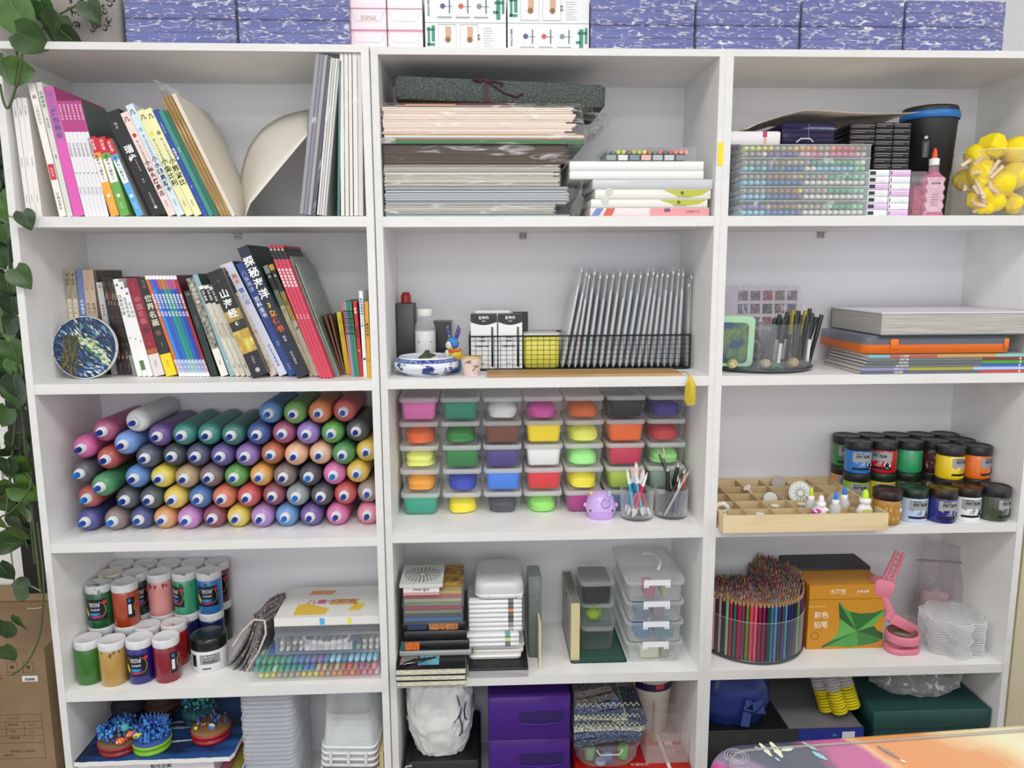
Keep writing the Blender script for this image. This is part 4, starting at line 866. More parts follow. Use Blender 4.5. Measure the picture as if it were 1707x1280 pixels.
# white and teal toy boxes
teal = mat('#3c8c78')
hw = B.at(780, 38, .04).z-TOP
for i, (xa, xb) in enumerate(((708.5, 844), (846, 982))):
    for k in range(2):
        xA, xB = B.at(xa, 60, .04).x, B.at(xb, 60, .04).x; w = xB-xA-.001; ball = (i+k) % 2 == 1
        r = thing('toy_box', 'white and teal toy box with %s, %s %s one of four' % ('three coloured balls' if ball else 'drawings of a hand', ['lower', 'upper'][k], ['left', 'right'][i]), 'box', B, ((xA+xB)/2, .04, TOP+.0004+k*hw), None, 'white and teal toy boxes on top')
        m = MB(); m.box(-w/2, w/2, 0, .16, 0, hw-.001, mat('#dfe2e2', .35)); m.build('carton', r)
        m = MB(); c = -w/2
        def P(x0, x1, z0, z1, mm): m.box(x0, x1, -.0004, -.0001, z0, z1, mm)
        if ball:
            for q, bc in enumerate(('#3c4a7c', '#c8503c', '#7c8488')):
                xx = c+w*(.22+.225*q); m.M = T((xx, -.0003, hw*.55)) @ FRONT; m.lathe([(.0058, -.0002), (.0054, .0004)], mat(bc, .4), 16); m.M = Matrix()
                P(xx, xx+.022, hw*.53, hw*.545, INK); P(xx+.014, xx+.017, hw*.3, hw*.78, mat('#6c7478')); P(xx-.012, xx+.02, hw*.14, hw*.2, mat('#9aa4a4'))
            for (a, b, z0, z1) in ((.86, .98, .62, .72), (.88, .93, .1, .8), (.95, .98, .3, .85), (.84, .9, .3, .4)): P(c+w*a, c+w*b, hw*z0, hw*z1, teal)
        else:
            for (a, b, z0, z1) in ((.02, .12, .2, .3), (.03, .06, .2, .85), (.08, .12, .35, .9), (.02, .12, .72, .8)): P(c+w*a, c+w*b, hw*z0, hw*z1, teal)
            for q in range(2):
                x0 = c+w*(.16+.27*q)
                for e in ((x0, x0+w*.22, .08, .1), (x0, x0+w*.22, .92, .94)): P(e[0], e[1], hw*e[2], hw*e[3], mat('#8c9694'))
                P(x0, x0+.0005, hw*.08, hw*.94, mat('#8c9694')); P(x0+w*.22, x0+w*.22+.0005, hw*.08, hw*.94, mat('#8c9694'))
                m.M = T((x0+w*.12, -.0003, hw*.42)) @ FRONT; m.lathe([(.0068, -.0001), (.0066, .0003)], mat('#a8623c'), 14); m.lathe([(.0035, -.0001), (.003, .0006)], mat('#3c7c4c'), 12); m.M = Matrix()
                P(x0+w*.09, x0+w*.16, hw*.5, hw*.86, mat('#d0a890', .6))
            for q in range(9): P(c+w*(.72), c+w*(.72+.13-.02*(q % 3)), hw*(.12+.085*q), hw*(.135+.085*q), mat('#9aa0a0', .6))
        m.build('print', r)
        m = MB(); m.text('INDUCTION' if ball else '感应', .0065, INK, T((c+w*.045 if ball else c+w*.66, -.0006, hw*.5)) @ FRONT @ rz(-90), bold=True); m.build('lettering', r)
# linen box with a black floral print behind the plant
bw = A.at(206, 40, .06).x
r = thing('fabric_box', 'grey linen box with a black floral print and a red strip, on the left bookcase', 'box', A, (bw-.19, .06, TOP+.0004))
m = MB(); m.rbox(.37, .2, .2, .01, mat('#8c8682', .9, two='#a8a29c', scale=500, bump=.4), cy=.1); m.box(-.12, .05, -.001, .003, 0, .012, mat('#8c1c1c')); m.build('body', r)
m = MB(); rnd = random.Random(3)
for k in range(46):
    x = .11+rnd.uniform(-.055, .065); z = .075+rnd.uniform(-.035, .11); a = rnd.random()*6.28; q = rnd.uniform(.004, .009)
    m.tube([(x+q*math.cos(a+t*1.1)*(.4+.2*t), -.0012, z+q*math.sin(a+t*1.1)*(.4+.2*t)) for t in range(5)], [.0006, .0012, .0014, .001, .0004], mat('#151518', .6), 4)
m.build('print', r)
# == plant and carton at the left
def leafmesh(seed, cm):
    rnd = random.Random(seed); m = MB(); rows_ = []
    for i in range(9):
        u = i/8; wdt = .5*math.sin(math.pi*min(1, (u*.86+.14))**.75)**.8 if i < 8 else 0.0
        wdt = [.26, .44, .5, .5, .45, .37, .27, .15, .004][i]
        rows_.append([(x*wdt, u-.02 if abs(x) < .1 else u-.12*(1-u)*abs(x), .10*abs(x)**1.5*wdt*2 - .16*(u-.3)**2 + .02*math.sin(u*9+x*3+seed)) for x in (-1, -.66, -.33, 0, .33, .66, 1)])
    rows_[0] = [(x, y-.03*(1-abs(x/.26))*-1, z) for x, y, z in rows_[0]]
    m.loft(rows_, cm, False, False, True, False)
    m.tube([(0, .03, .003), (0, .5, -.004), (0, .95, -.066)], [.009, .006, .002], mat('#7c9a54'), 5)
    return m.mesh('leaf')
lc = [mat(c, .35, two=t, scale=2.2) for c, t in (('#25391b', '#314c25'), ('#2f4a24', '#3c5c2b'), ('#1c2d17', '#273f20'), ('#3e5c28', '#557934'))]
lms = [leafmesh(k, lc[k % 4]) for k in range(8)]
plant = thing('pothos_plant', 'trailing green pothos with heart-shaped leaves hanging down beside the left bookcase', 'plant', G, (-1.15, .05, TOP+.05))
PI_ = plant.matrix_world.inverted()
def leaf(px, py, y, size, ang, tilt=0, lean=20, k=None):
    """tip direction ang: 0 up, 90 left, 180 down in the view"""
    o = bpy.data.objects.new('leaf', lms[(k if k is not None else int(px*3+py)) % 8]); COL.objects.link(o); o.parent = plant
    p = G.at(px, py, y); M = T(p) @ FRONT @ rz(ang) @ ry(tilt) @ rx(-lean) @ sc(size, size, size) @ T((0, -.3, 0))
    o.matrix_basis = PI_ @ M
    return p
keys = [(28, 22, -.03, .13, 200, 10, 10, 3), (95, 38, -.02, .09, 150, -10, 20, 0), (112, 60, -.02, .075, 215, 20, 30, 2), (45, 62, -.05, .10, 245, 0, 45, 1), (150, 15, 0, .075, 200, 0, 10, 0), (12, 5, -.02, .1, 160, 0, 20, 2), (25, 118, -.06, .085, 262, 15, 50, 3),
        (5, 108, -.04, .07, 120, 0, 30, 1), (72, 15, 0, .08, 190, 10, 15, 1), (42, 362, -.05, .045, 200, -25, 10, 0), (33, 458, -.04, .058, 210, -10, 5, 1), (20, 580, -.01, .062, 190, 0, 10, 1), (12, 470, .02, .06, 170, 0, 15, 0),
        (4, 340, .0, .08, 190, 0, 15, 3), (3, 385, .0, .05, 175, 0, 20, 1), (20, 505, .03, .06, 165, 0, 20, 2), (25, 640, .0, .065, 175, 10, 10, 2), (10, 690, .03, .06, 150, 0, 10, 1), (45, 855, -.02, .055, 140, 20, 30, 1), (8, 905, -.05, .06, 250, 0, 30, 0),
        (38, 980, -.05, .06, 80, 10, 20, 0), (33, 1035, -.06, .05, 180, 30, 20, 1), (8, 1045, -.05, .07, 160, 0, 20, 0), (10, 1085, -.06, .06, 190, 0, 20, 1), (5, 948, -.05, .06, 200, 0, 20, 2)]
for k in keys: leaf(k[0], k[1], k[2], k[3]*(.72 if k[3] > .06 and k[1] < 130 else .95), *k[4:])
rnd = random.Random(12)
for k in range(88):
    py = rnd.uniform(150, 900); lim = 8 + (py-200)*.064
    leaf(lim-8-abs(rnd.gauss(0, 16)), py, rnd.uniform(.05, .2), rnd.uniform(.05, .08), rnd.uniform(130, 230), rnd.uniform(-30, 30), rnd.uniform(0, 50), rnd.randrange(8))
stem = mat('#3c4c24')
def vine(pts, r=.0022, m=None, y=None):
    mb = MB(); mb.M = PI_; P_ = [G.at(*p) for p in pts]; Q = []
    for i in range(len(P_)-1):
        for t in range(4):
            u = t/4; a = P_[max(i-1, 0)]; b = P_[i]; c = P_[i+1]; d = P_[min(i+2, len(P_)-1)]
            Q.append(.5*((2*b) + (c-a)*u + (2*a-5*b+4*c-d)*u*u + (3*b-a-3*c+d)*u*u*u))
    Q.append(P_[-1]); mb.tube(Q, r, m or stem, 6); mb.build('stem', plant)
vine([(26, 60, -.04), (28, 90, -.05), (33, 108, -.06), (25, 150, -.06), (14, 180, -.06), (6, 170, -.06), (0, 140, -.06)], .0026)
vine([(36, 55, -.03), (37, 85, -.05), (34, 110, -.06), (28, 145, -.06), (15, 120, -.06)], .0024)
vine([(4, 355, -.02), (20, 362, -.04), (34, 366, -.05)], .0012)
vine([(60, 60, -.02), (90, 30, 0), (135, 5, 0)], .002)
vine([(0, 20, .05), (8, 200, .08), (12, 380, .1), (25, 560, .1), (38, 700, .1), (52, 840, .08), (62, 930, 0), (68, 990, -.03)], .003)
vine([(-20, 50, .05), (0, 300, .1), (20, 450, .12), (30, 620, .12), (20, 760, .1), (10, 860, .05)], .0028)
vine([(0, 862, -.02), (22, 850, -.03), (45, 822, -.03), (52, 800, -.02), (45, 790, 0)], .0022)
vine([(62, 870, 0), (72, 960, -.03), (72, 1010, -.04), (66, 1060, -.05), (45, 1105, -.06), (20, 1125, -.06)], .0022)
vine([(68, 985, -.035), (58, 980, -.04), (46, 974, -.05)], .0016, mat('#8c9a74')); vine([(72, 1012, -.04), (60, 1014, -.045), (45, 1014, -.05)], .0016, mat('#8c9a74'))
vine([(15, 640, .1), (30, 600, .12), (38, 660, .12), (44, 760, .1), (52, 880, .06), (58, 940, .03)], .0024)
vine([(5, 520, .1), (22, 600, .12), (34, 720, .12), (30, 800, .1)], .002)
# carton
x_ = G.at(64, 800, .30).x; st2 = thing('dark_gap_post', 'black upright post added for the dark gap between the leaves and the left bookcase', 'stand', G, (x_-.02, .296, 0)); m = MB(); m.box(-.045, .035, 0, .03, .012, 1.30, mat('#121312')); m.build('post', st2); m = MB(); m.box(-.07, .05, -.004, .034, 0, .012, mat('#121312')); m.build('foot', st2)  # added black post fills in the dark gap beside the bookcase
CY = .012
p0 = G.at(73, 1079, CY); p1 = G.at(88, 1280, CY); kz = p0.z
kraft = mat('#8c7358', .8, two='#7c6448', scale=5)
r = thing('cardboard_box', 'tall brown cardboard carton with open flaps and printed tables, left of the bookcases', 'cardboard box', G, (p0.x, CY, 0), rz(0))
m = MB(); H_ = kz; W_ = .42; D_ = .27; t = .005
m.box(-W_, 0, 0, t, 0, H_, kraft); m.box(-W_, 0, D_-t, D_, 0, H_, kraft); m.box(-W_, -W_+t, t, D_-t, 0, H_, kraft); m.box(-t, 0, t, D_-t, 0, H_, kraft); m.box(-W_, 0, 0, D_, 0, t, kraft); m.box(-W_+t, -t, t, D_-t, H_-.02, H_-.015, kraft); m.build('carton', r)
for nm_, M_, (a, b) in (('flap', T((-W_/2, 0, H_)) @ rx(158), (W_*.98, .15)), ('flap', T((-W_/2, D_, H_)) @ rx(40), (W_*.98, .05)), ('flap', T((-W_*.95, D_/2, H_+.002)) @ rz(90) @ rx(35), (D_*.96, .14))):
    if nm_ == 'flap' and M_[1][3] == 0: continue
    m = MB(); m.M = M_; m.box(-a/2, a/2, 0, b, 0, .004, kraft); m.build(nm_, r)
ink = mat('#4a3828', .7)
m = MB()
def ln(x0, z0, x1, z1, w=.0008):
    m.box(min(x0, x1)-w/2, max(x0, x1)+w/2, -.0004, .0001, min(z0, z1)-w/2, max(z0, z1)+w/2, ink)
def q(px, py): v = G.at(px, py, CY); return v.x-p0.x, v.z
xr, zt_ = q(69, 1190); xl_, zb_ = -.40, q(69, 1263)[1]
for f in (0, .16, .32, .48, .64, 1): ln(xl_, zt_+(zb_-zt_)*f, xr, zt_+(zb_-zt_)*f)
ln(xr, zt_, xr, zb_); ln(xr-.045, zt_+(zb_-zt_)*.16, xr-.045, zt_+(zb_-zt_)*.48); ln(xr-.09, zt_+(zb_-zt_)*.16, xr-.09, zt_+(zb_-zt_)*.48)
for px in (20, 47):
    a, z = q(px, 1112); 
    for dx in (-.012, .012): ln(a+dx, z-.013, a+dx, z+.013)
    ln(a-.012, z+.013, a+.012, z+.013); ln(a-.017, z-.013, a+.017, z-.013); ln(a-.017, z-.021, a+.017, z-.021); ln(a-.004, z-.004, a+.004, z+.004)
m.build('print', r)
m = MB()
for s, px, py, sz in (('CJS-30CX', 22, 1197, .008), ('额定频率', 22, 1208, .0065), ('220V', 53, 1208, .0065), ('毛重', 22, 1219, .0065), ('2.4kg', 53, 1219, .0065), ('额定容量', 25, 1230, .0065), ('3.0L', 53, 1230, .0065), ('检验结果 □ 合格印章', 38, 1252, .0065), ('制造日期', 15, 1259, .0065)):
    a, z = q(px, py); m.text(s, sz, ink, T((a, -.0006, z)) @ FRONT)
m.build('lettering', r)
a, z = q(50, 1131); m = MB(); m.box(a-.0185, a+.0185, -.0006, 0, z-.0075, z+.0075, mat('#d8d8d4')); xx = a-.012; rnd = random.Random(1)
while xx < a+.012:
    w = rnd.choice((.0005, .001, .0014)); m.box(xx, xx+w, -.0009, -.0005, z-.005, z+.002, INK); xx += w+rnd.choice((.0006, .001))
m.build('barcode_label', r)
a, z = q(2, 1130); m = MB(); m.text('5', .022, mat('#9a2c28', .6), T((a-.002, -.0006, z)) @ FRONT, bold=True); m.build('red_mark', r)
# == middle bookcase, top shelf
FW = clear('#ffffff', .05, .1, .45, bump=1.0, bscale=26, stretch=(.4, 1, 2.2), sheen=.4)
def sheets(m, x0, x1, y0, y1, z0, z1, cols, rnd, th=.0016, wob=.004, left=.004):
    z = z0
    while z < z1-.0002:
        t = min(th*rnd.uniform(.6, 1.5), z1-z); a = x0+rnd.uniform(0, left); b = x1-rnd.uniform(0, wob)-(rnd.random() < .12)*wob*1.5; f = y0+rnd.uniform(0, .004)
        m.box(a, b, f, y1, z, z+t*.86, mat(rnd.choice(cols), .75)); z += t
def zat(py, px=800, y=.012): return B.at(px, py, y).z
piles = [  # px top, px bottom, left px, right px, colours, name, label, wrapped
 (357, 362, 640, 950, ['#e4e6e8', '#a8acb0'], 'white_board', 'thin white board lying at the bottom of the paper pile', 0),
 (339, 356.5, 639, 927, ['#b4b3ac', '#c4c2ba', '#a4a49e'], 'paper_bundle', 'grey-white paper bundle just above the bottom board', 1),
 (310, 338.5, 638, 950, ['#a4a8ac', '#bcc0c4', '#8c9094', '#ccd0d2', '#dde0e0'], 'paper_bundle', 'grey card bundle with many thin layers in the middle of the pile', 0),
 (273, 309.5, 638, 935, ['#b8b4aa', '#c8c4b8', '#a8a49c', '#d4d0c4'], 'paper_bundle', 'off-white paper bundle in film under the brown one', 1),
 (240, 272.5, 637, 948, ['#54443a', '#63523f', '#4a3c34', '#5c4a3e'], 'paper_bundle', 'dark brown kraft paper bundle in the middle of the pile', 1)]
rnd = random.Random(21); zprev = S1+.0004
tops = {}
for k, (pt, pb, lx, rx2, cols, nm_, lb, wr) in enumerate(piles):
    z1 = zat(pt); x0 = max(PT+.003, B.at(lx, pb, .012).x); x1 = B.at(rx2, pb, .012).x
    r = thing(nm_, lb, 'board' if nm_[0] == 'w' else 'paper', B, (x0, .012+.001*k, zprev), None)
    m = MB(); sheets(m, 0, x1-x0, 0, .27, 0, z1-zprev-.001, cols, rnd, .0045 if k == 0 else .0017, .008 if k else .001); m.build('sheets', r)
    if wr:
        m = MB(); h = z1-zprev-.001; m.rr([(.0, (x1-x0)/2, .136, .004), (h*.5, (x1-x0)/2+.001, .1375, .006), (h-.0005, (x1-x0)/2-.001, .136, .004)], FW, 3, cx=(x1-x0)/2, cy=.135); m.build('film_wrap', r)
    zprev = z1
# coloured card bundle in a clear bag
z1 = zat(172); x0, x1 = PT+.004, B.at(966, 236, .014).x
r = thing('paper_bundle', 'cream and pink paper bundle with a green and rainbow base in a clear bag', 'paper', B, (x0, .012, zprev+.0005))
m = MB(); h = z1-zprev-.002; W_ = x1-x0
for i, (f, c, ex) in enumerate(((.10, '#2c6c3a', .012), (.13, '#c84c3c', .010), (.16, '#3c9cb8', .010), (.20, '#e0dcc8', .010), (.23, '#d8b840', .009), (.25, '#8c6cb0', .004))):
    z0_ = h*([0, .10, .13, .16, .20, .23][i]); m.box(.004, W_+ex, 0, .25, z0_, h*f-.0002, mat(c, .6))
sheets(m, 0, W_-.006, .001, .25, h*.25, h*.93, ['#e0cfc0', '#e6d8ca', '#dcc8b8', '#ead8cc'], rnd, .003, .014)
for i, c in enumerate(('#7c8068', '#c87c8c', '#d8a050')): m.box(.012+.02*i, W_*(.97-.3*i), 0, .25, h*(.93+.02*i), h*(.948+.02*i), mat(c, .6))
m.build('sheets', r)
m = MB(); m.rr([(-.0002, W_/2+.012, .130, .006), (h*.3, W_/2+.014, .1325, .008), (h*.9, W_/2+.004, .1315, .008), (h+.0008, W_/2, .13, .006)], FW, 3, cx=W_/2, cy=.126)
L = []
for i in range(9):           # bunched end of the bag
    u = i/8; L.append([(W_+.012+u*.058, .03+.17*j/7+.008*math.sin(j*2.1+i), h*(.35+.25*u)+(.016*(1-u*.3))*math.cos(j*1.8+i*.9)+.012*u*math.sin(j*3.1)) for j in range(8)])
m.loft(L, FILM, False, False, True, False)
L = [[(W_+.005+u*.075/8+.006*math.sin(j*2+u), .01+.02*j, h*(.98)-.0035*u+.007*math.sin(j*1.7+u*1.3)) for j in range(7)] for u in range(9)]
m.loft(L, FILM, False, False, True, False); m.build('clear_bag', r)
# felt portfolio with a ribbon
p = B.at(656, 165, .03); q = B.at(1011, 172, .03); zf = z1+.0005
felt = mat('#4c5450', .95, two=['#2c3432', '#7c8680'], scale=420, sharp=.12, bump=.5, bscale=400)
r = thing('felt_case', 'long dark grey speckled felt case tied with a dark red ribbon', 'case', B, (p.x, .04, zf+.016), ry(2.2))
m = MB(); Lc = q.x-p.x; hh_ = .05
m.rr([(0, Lc/2-.006, .105, .012), (.006, Lc/2, .11, .016), (hh_-.006, Lc/2, .11, .016), (hh_, Lc/2-.006, .104, .012)], felt, 5, cx=Lc/2, cy=.11); m.build('body', r)
m = MB(); rib = mat('#3c1420', .6); m.M = T((Lc*.43, 0, 0))
m.box(-.006, .006, -.0012, 0, .0, hh_, rib); m.box(-.006, .006, 0, .22, hh_, hh_+.001, rib)
for pts_ in ([(0, -.002, .045), (.012, -.004, .04), (.03, -.003, .028), (.045, -.002, .02), (.07, -.003, .014), (.085, -.002, .022)], [(0, -.002, .045), (.02, -.005, .046), (.04, -.004, .04), (.035, -.003, .034)], [(0, -.002, .046), (-.02, -.005, .05), (-.03, -.004, .046), (-.01, -.003, .043)]):
    m.tube(pts_, .0022, rib, 6)
m.build('ribbon', r)
# right-hand pile
def flatbox(name, lb, px0, px1, pt, pb, z0, body, y=.012, d=.2, group=None, cat='box'):
    z1 = zat(pt, px1, y); x0 = B.at(px0, pb, y).x; x1 = B.at(px1, pb, y).x
    r = thing(name, lb, cat, B, ((x0+x1)/2, y, z0), None, group); h = z1-z0-.0006
    m = MB(); m.rbox(x1-x0, d, h, .002, body, cy=d/2); m.build('body', r); return r, x1-x0, h, z1
z = S1+.0004
r, w, h, z = flatbox('pen_box', 'pink and white flat box at the bottom of the right-hand pile, touching the shelf', 984, 1182, 345.5, 362, z, mat('#e4d2d4', .4))
m = MB()
def strip(x0, x1, z0, z1, c, sk=0): m.add([(x0, -.0004, z0), (x1, -.0004, z0), (x1+sk, -.0004, z1), (x0+sk, -.0004, z1)], [(0, 1, 2, 3)], mat(c, .4))
strip(-w/2+.002, -w/2+.02, .001, h-.001, '#6c84b8', .012); strip(-w/2+.03, -w/2+.05, .001, h-.001, '#c85c48', .008); strip(w*.0, w/2-.002, .001, h-.001, '#dc9498'); strip(w*.12, w*.17, h*.5, h*.9, '#5c6cb0'); m.build('print', r)
m = MB(); m.text('水彩颜料 SET', .006, mat('#6c4044'), T((w*.36, -.0008, h*.5)) @ FRONT); m.build('lettering', r)
for k, (a, b, t, bb, lb) in enumerate(((985, 1179.5, 331.5, 345, 'white pen box with a green logo patch, resting on the pink one'), (992, 1185, 315, 331, 'white pen box with a green logo patch, under the flat clear case'))):
    r, w, h, z = flatbox('pen_box', lb, a, b, t, bb, z, mat('#dfe0d8', .4), group='white pen boxes with green patches')
    m = MB(); m.add([(w*.08, -.0004, h-.001), (w*.2, -.0004, h*.35), (w*.3, -.0004, .003), (w*.42, -.0004, h*.4), (w/2-.001, -.0004, h-.001)], [(0, 1, 2, 3, 4)], mat('#b4b83c', .4))
    m.M = T((w*.25, -.0006, h*.62)) @ FRONT; m.lathe([(.0042, 0), (.0038, .0003)], mat('#5c641c', .4), 14); m.M = T((-w*.38, -.0006, h*.75)) @ FRONT; m.lathe([(.009, 0), (.0078, .0004)], mat('#c4c8c0', .4), 18); m.M = Matrix(); m.build('print', r)
    m = MB(); m.text('彩色水彩笔 PENS', .0042, mat('#6c7064'), T((w*.26, -.0008, h*.2)) @ FRONT); m.build('lettering', r)
r, w, h, z = flatbox('clear_case', 'flat empty clear plastic case under the white lid box', 988, 1188, 298.5, 314.5, z, clear('#eef2f4', 1.0, .1, .6), cat='case')
for k, (t, bb) in enumerate(((284, 298), (268.5, 283.5))):
    r, w, h, z = flatbox('white_box', 'plain white flat box, %s of two sticking out to the left' % ['lower', 'upper'][k], 949.5, 1173, t, bb, z, mat('#e2e6e2', .35), group='plain white flat boxes')
r, w, h, z2 = flatbox('marker_case', 'small clear case with round coloured caps on the white boxes', 1008, 1160, 245, 268, z, clear('#e8eef0', .14, .08, .6), d=.14, cat='case')
cc = ['#5c6c70', '#2c7c50', '#c8c83c', '#b8cc38', '#8c2c4c', '#98c03c', '#d8b030', '#c8dc48', '#d84c58', '#1c9070', '#e05848', '#5c5058', '#a85848', '#e87868', '#e88c7c', '#e89890']
x0 = B.at(1008, 255, .012).x
for k, c in enumerate(cc):
    key = ('cap', c)
    if key not in _mk:
        m = MB(); m.M = rx(90) @ T((0, 0, -.1)); m.lathe([(.0036, 0), (.0048, .002), (.0048, .098), (.0042, .1)], mat('#dcdcdc' if False else c, .35), 12); _mk[key] = m.mesh('marker')
    o = bpy.data.objects.new('marker', _mk[key]); COL.objects.link(o); put(o, B, (x0+.0085+.0122*k, .018, z+.021)); tag(o, 'round-capped marker in the small clear case, number %s from the left' % ORD[k], 'marker', 'markers in the small clear case')
for k in range(7):
    m = MB(); m.box(0, .022, .002, .1, 0, .0115, mat(['#8c9894', '#d8dcdc', '#6c8490', '#e0b0a0', '#a8b4b4', '#c0c8c8', '#788888'][k], .4)); single(m, 'ink_cartridge', 'small pale cartridge in the small clear case, number %s from the left' % ORD[k], 'cartridge', B, (x0+.006+.027*k, .017, z+.003), None, 'cartridges in the small clear case')
# crumpled film between the piles
m = MB(); p = B.at(968, 350, .03)
L = [[(p.x+.02*math.sin(j*1.9+i*.8)*(.5+.5*math.sin(i))-.008+.002*i, .02+.02*j, S1+.004+.013*i+.005*math.sin(j*2.3+i)) for j in range(9)] for i in range(9)]
m.loft(L, FILM, False, False, True, False); o = m.build('plastic_film'); put(o, B, (0, 0, 0)); tag(o, 'crumpled clear film standing between the paper pile and the pen boxes', 'plastic film')
# == middle bookcase, second shelf
def inkbottle():
    x0, x1 = B.at(661, 560, .2).x, B.at(692, 560, .2).x; zt = B.at(676, 506, .2).z; w = x1-x0
    r = thing('ink_bottle', 'tall dark grey square bottle with a red ribbed cap, against the left panel', 'bottle', B, (max((x0+x1)/2, PT+w/2+.001), .23, S2+.0004))
    m = MB(); m.rbox(w, .06, zt-S2, .004, mat('#3a3b3a', .45)); m.build('body', r)
    m = MB(); z0 = zt-S2; m.lathe([(.011, z0), (.0132, z0+.001), (.0132, z0+.014), (.0125, z0+.02), (.009, z0+.027), (.0075, z0+.028)], mat('#a01820', .35), 10, smooth=False); m.build('cap', r)
inkbottle()
p = B.on(709, 600, S2); y_ = .19; xx = B.at(709, 560, y_).x; rb_ = (B.at(726.4, 570, y_).x-B.at(691.5, 570, y_).x)/2; zt = B.at(708, 515, y_).z-S2; zn = B.at(708, 527, y_).z-S2; zs = B.at(708, 551, y_).z-S2
r = thing('milk_bottle', 'clear plastic bottle with white lid, half full of white liquid, behind the porcelain bowl', 'bottle', B, (xx, y_, S2+.0004))
m = MB(); m.lathe([(rb_*.93, 0), (rb_, .004), (rb_, zs), (rb_*.93, zs+.012), (rb_*.66, zn-.008), (rb_*.62, zn)], clear('#ffffff', .1, .05, .6), 28, cap1=False); m.build('body', r)
m = MB(); m.lathe([(rb_*.9, .003), (rb_*.965, .006), (rb_*.965, zs-.001)], mat('#e4e4e4', .3), 28); m.sphere((-rb_*.55, -rb_*.80, zs*.72), .0022, mat('#6c6c6c'), 8, 6); m.sphere((rb_*.6, -rb_*.78, zs*.72), .0022, mat('#8c8c8c'), 8, 6); m.build('liquid', r)
m = MB(); m.lathe([(rb_*.72, zn), (rb_*.74, zn+.001), (rb_*.74, zt-.002), (rb_*.68, zt)], mat('#dcdedc', .4), 24); m.build('lid', r)
a, b = B.at(724, 560, .24), B.at(752, 560, .24); zt = B.at(740, 538, .24).z
m = MB(); m.box(0, b.x-a.x, 0, .05, 0, zt-S2, mat('#26282a', .3)); m.box(-.002, b.x-a.x+.002, -.002, .052, zt-S2, zt-S2+.004, mat('#35383a', .3)); single(m, 'dark_cup', 'dark square holder behind the rabbit figurine', 'holder', B, (a.x, .235, S2+.0004))
# rabbit figurine
p = B.at(756, 592, .12)
r = thing('rabbit_figurine', 'brightly painted rabbit figurine with tall ears and a yellow body', 'figurine', B, (p.x, .125, S2+.0003))
m = MB(); m.lathe([(.014, 0), (.018, .002), (.019, .016), (.0165, .034), (.012, .04)], mat('#2c64a0', .35), 20)
m.sphere((.004, -.001, .042), .0185, mat('#d8b820', .35, bump=.5, scale=150), 16, 10, 1, .9, 1); m.build('body', r)
m = MB(); m.sphere((-.002, -.002, .072), .016, mat('#2f5cb0', .35, two='#3c8cc8', scale=70), 16, 10, 1, .9, 1.05); m.build('head', r)
m = MB(); m.sphere((-.011, -.012, .068), .0085, mat('#d8d4c4', .4), 12, 8, 1, .6, 1.2); m.sphere((-.004, -.016, .06), .0035, mat('#d8a83c', .4), 8, 6); m.sphere((-.013, -.0175, .069), .0012, INK, 6, 5); m.build('face', r)
m = MB(); m.tube([(-.014, -.008, .055), (-.004, -.018, .054), (.012, -.015, .055), (.018, -.004, .056)], .003, mat('#d85c28', .4), 8); m.sphere((-.016, -.01, .045), .008, mat('#d8d0c0', .4), 10, 8, .8, .7, 1.5); m.build('scarf', r)
for s, cm in ((-1, '#33407c'), (1, '#4c3488')):
    m = MB(); m.tube([(s*.007, 0, .083), (s*.011, 0, .097), (s*.014, 0, .108), (s*.0125, 0, .117)], [.004, .0058, .0048, .0015], mat(cm, .4, two='#c8a030', scale=130, mid=.6, sharp=.05), 10); m.build('ear', r)
# porcelain bowl
p = B.on(710, 629, S2); xl_, xr_ = B.at(654.5, 606, .06).x, B.at(765, 606, .06).x; br_ = (xr_-xl_)/2
cy_ = .005+br_
chn = mat('#dfe4ec', .12, coat=.5, two=['#e2e6ee', '#22357c'], scale=46, mid=.545, sharp=.028)
blue = mat('#22357a', .15, coat=.5, two='#7c8cc0', scale=160, sharp=.1)
r = thing('porcelain_bowl', 'blue and white porcelain bowl at the left front of the shelf', 'bowl', B, (max((xl_+xr_)/2, PT+br_+.001), cy_, S2+.0003))
zr = B.at(710, 592, .02).z-S2
m = MB(); m.lathe([(br_*.62, 0), (br_*.66, .003)], mat('#dfe4ec', .15), 40, cap1=False); m.lathe([(br_*.66, .003), (br_*.86, .010), (br_*.99, .020), (br_, .027), (br_*.97, .034)], chn, 48, False, False)
m.lathe([(br_*.97, .034), (br_*.9, .040), (br_*.85, .0425)], blue, 48, False, False)
m.lathe([(br_*.85, .0425), (br_*.84, .0455), (br_*.815, .046), (br_*.80, .044), (br_*.86, .034), (br_*.9, .024), (br_*.7, .008), (.001, .006)], mat('#e0e5ec', .12, coat=.5), 48, False, False); m.build('body', r)
m = MB()
for ang, sc_ in ((0, 1), (-48, .9), (48, .9)):
    wraptext(m, '❖' if False else '福', .016*sc_, br_*.985, .022, mat('#1c2c70', .2), ang+2, 0, .0008)
m.build('painted_mark', r)
bc = (max((xl_+xr_)/2, PT+br_+.001), cy_)
m = MB(); m.sphere((0, 0, .016), .026, mat('#25301c', .5, two='#4c5c3c', scale=60, bump=.4), 18, 12, 1, .8, .95, .25, 4); m.lathe([(.006, .036), (.006, .046), (.004, .047)], mat('#25301c'), 10); single(m, 'clay_teapot', 'dark green round lump with a knob lying in the porcelain bowl', 'ornament', B, (bc[0]+.002, bc[1]+.004, S2+.012))
m = MB(); m.sphere((0, 0, .006), .014, mat('#c8a8a4', .4, two='#e4d4d0', scale=90), 14, 8, 1.2, .8, .7, .3, 2); single(m, 'sea_shell', 'pinkish shell lying in the porcelain bowl', 'shell', B, (bc[0]+.022, bc[1]-.022, S2+.030), ry(-25))
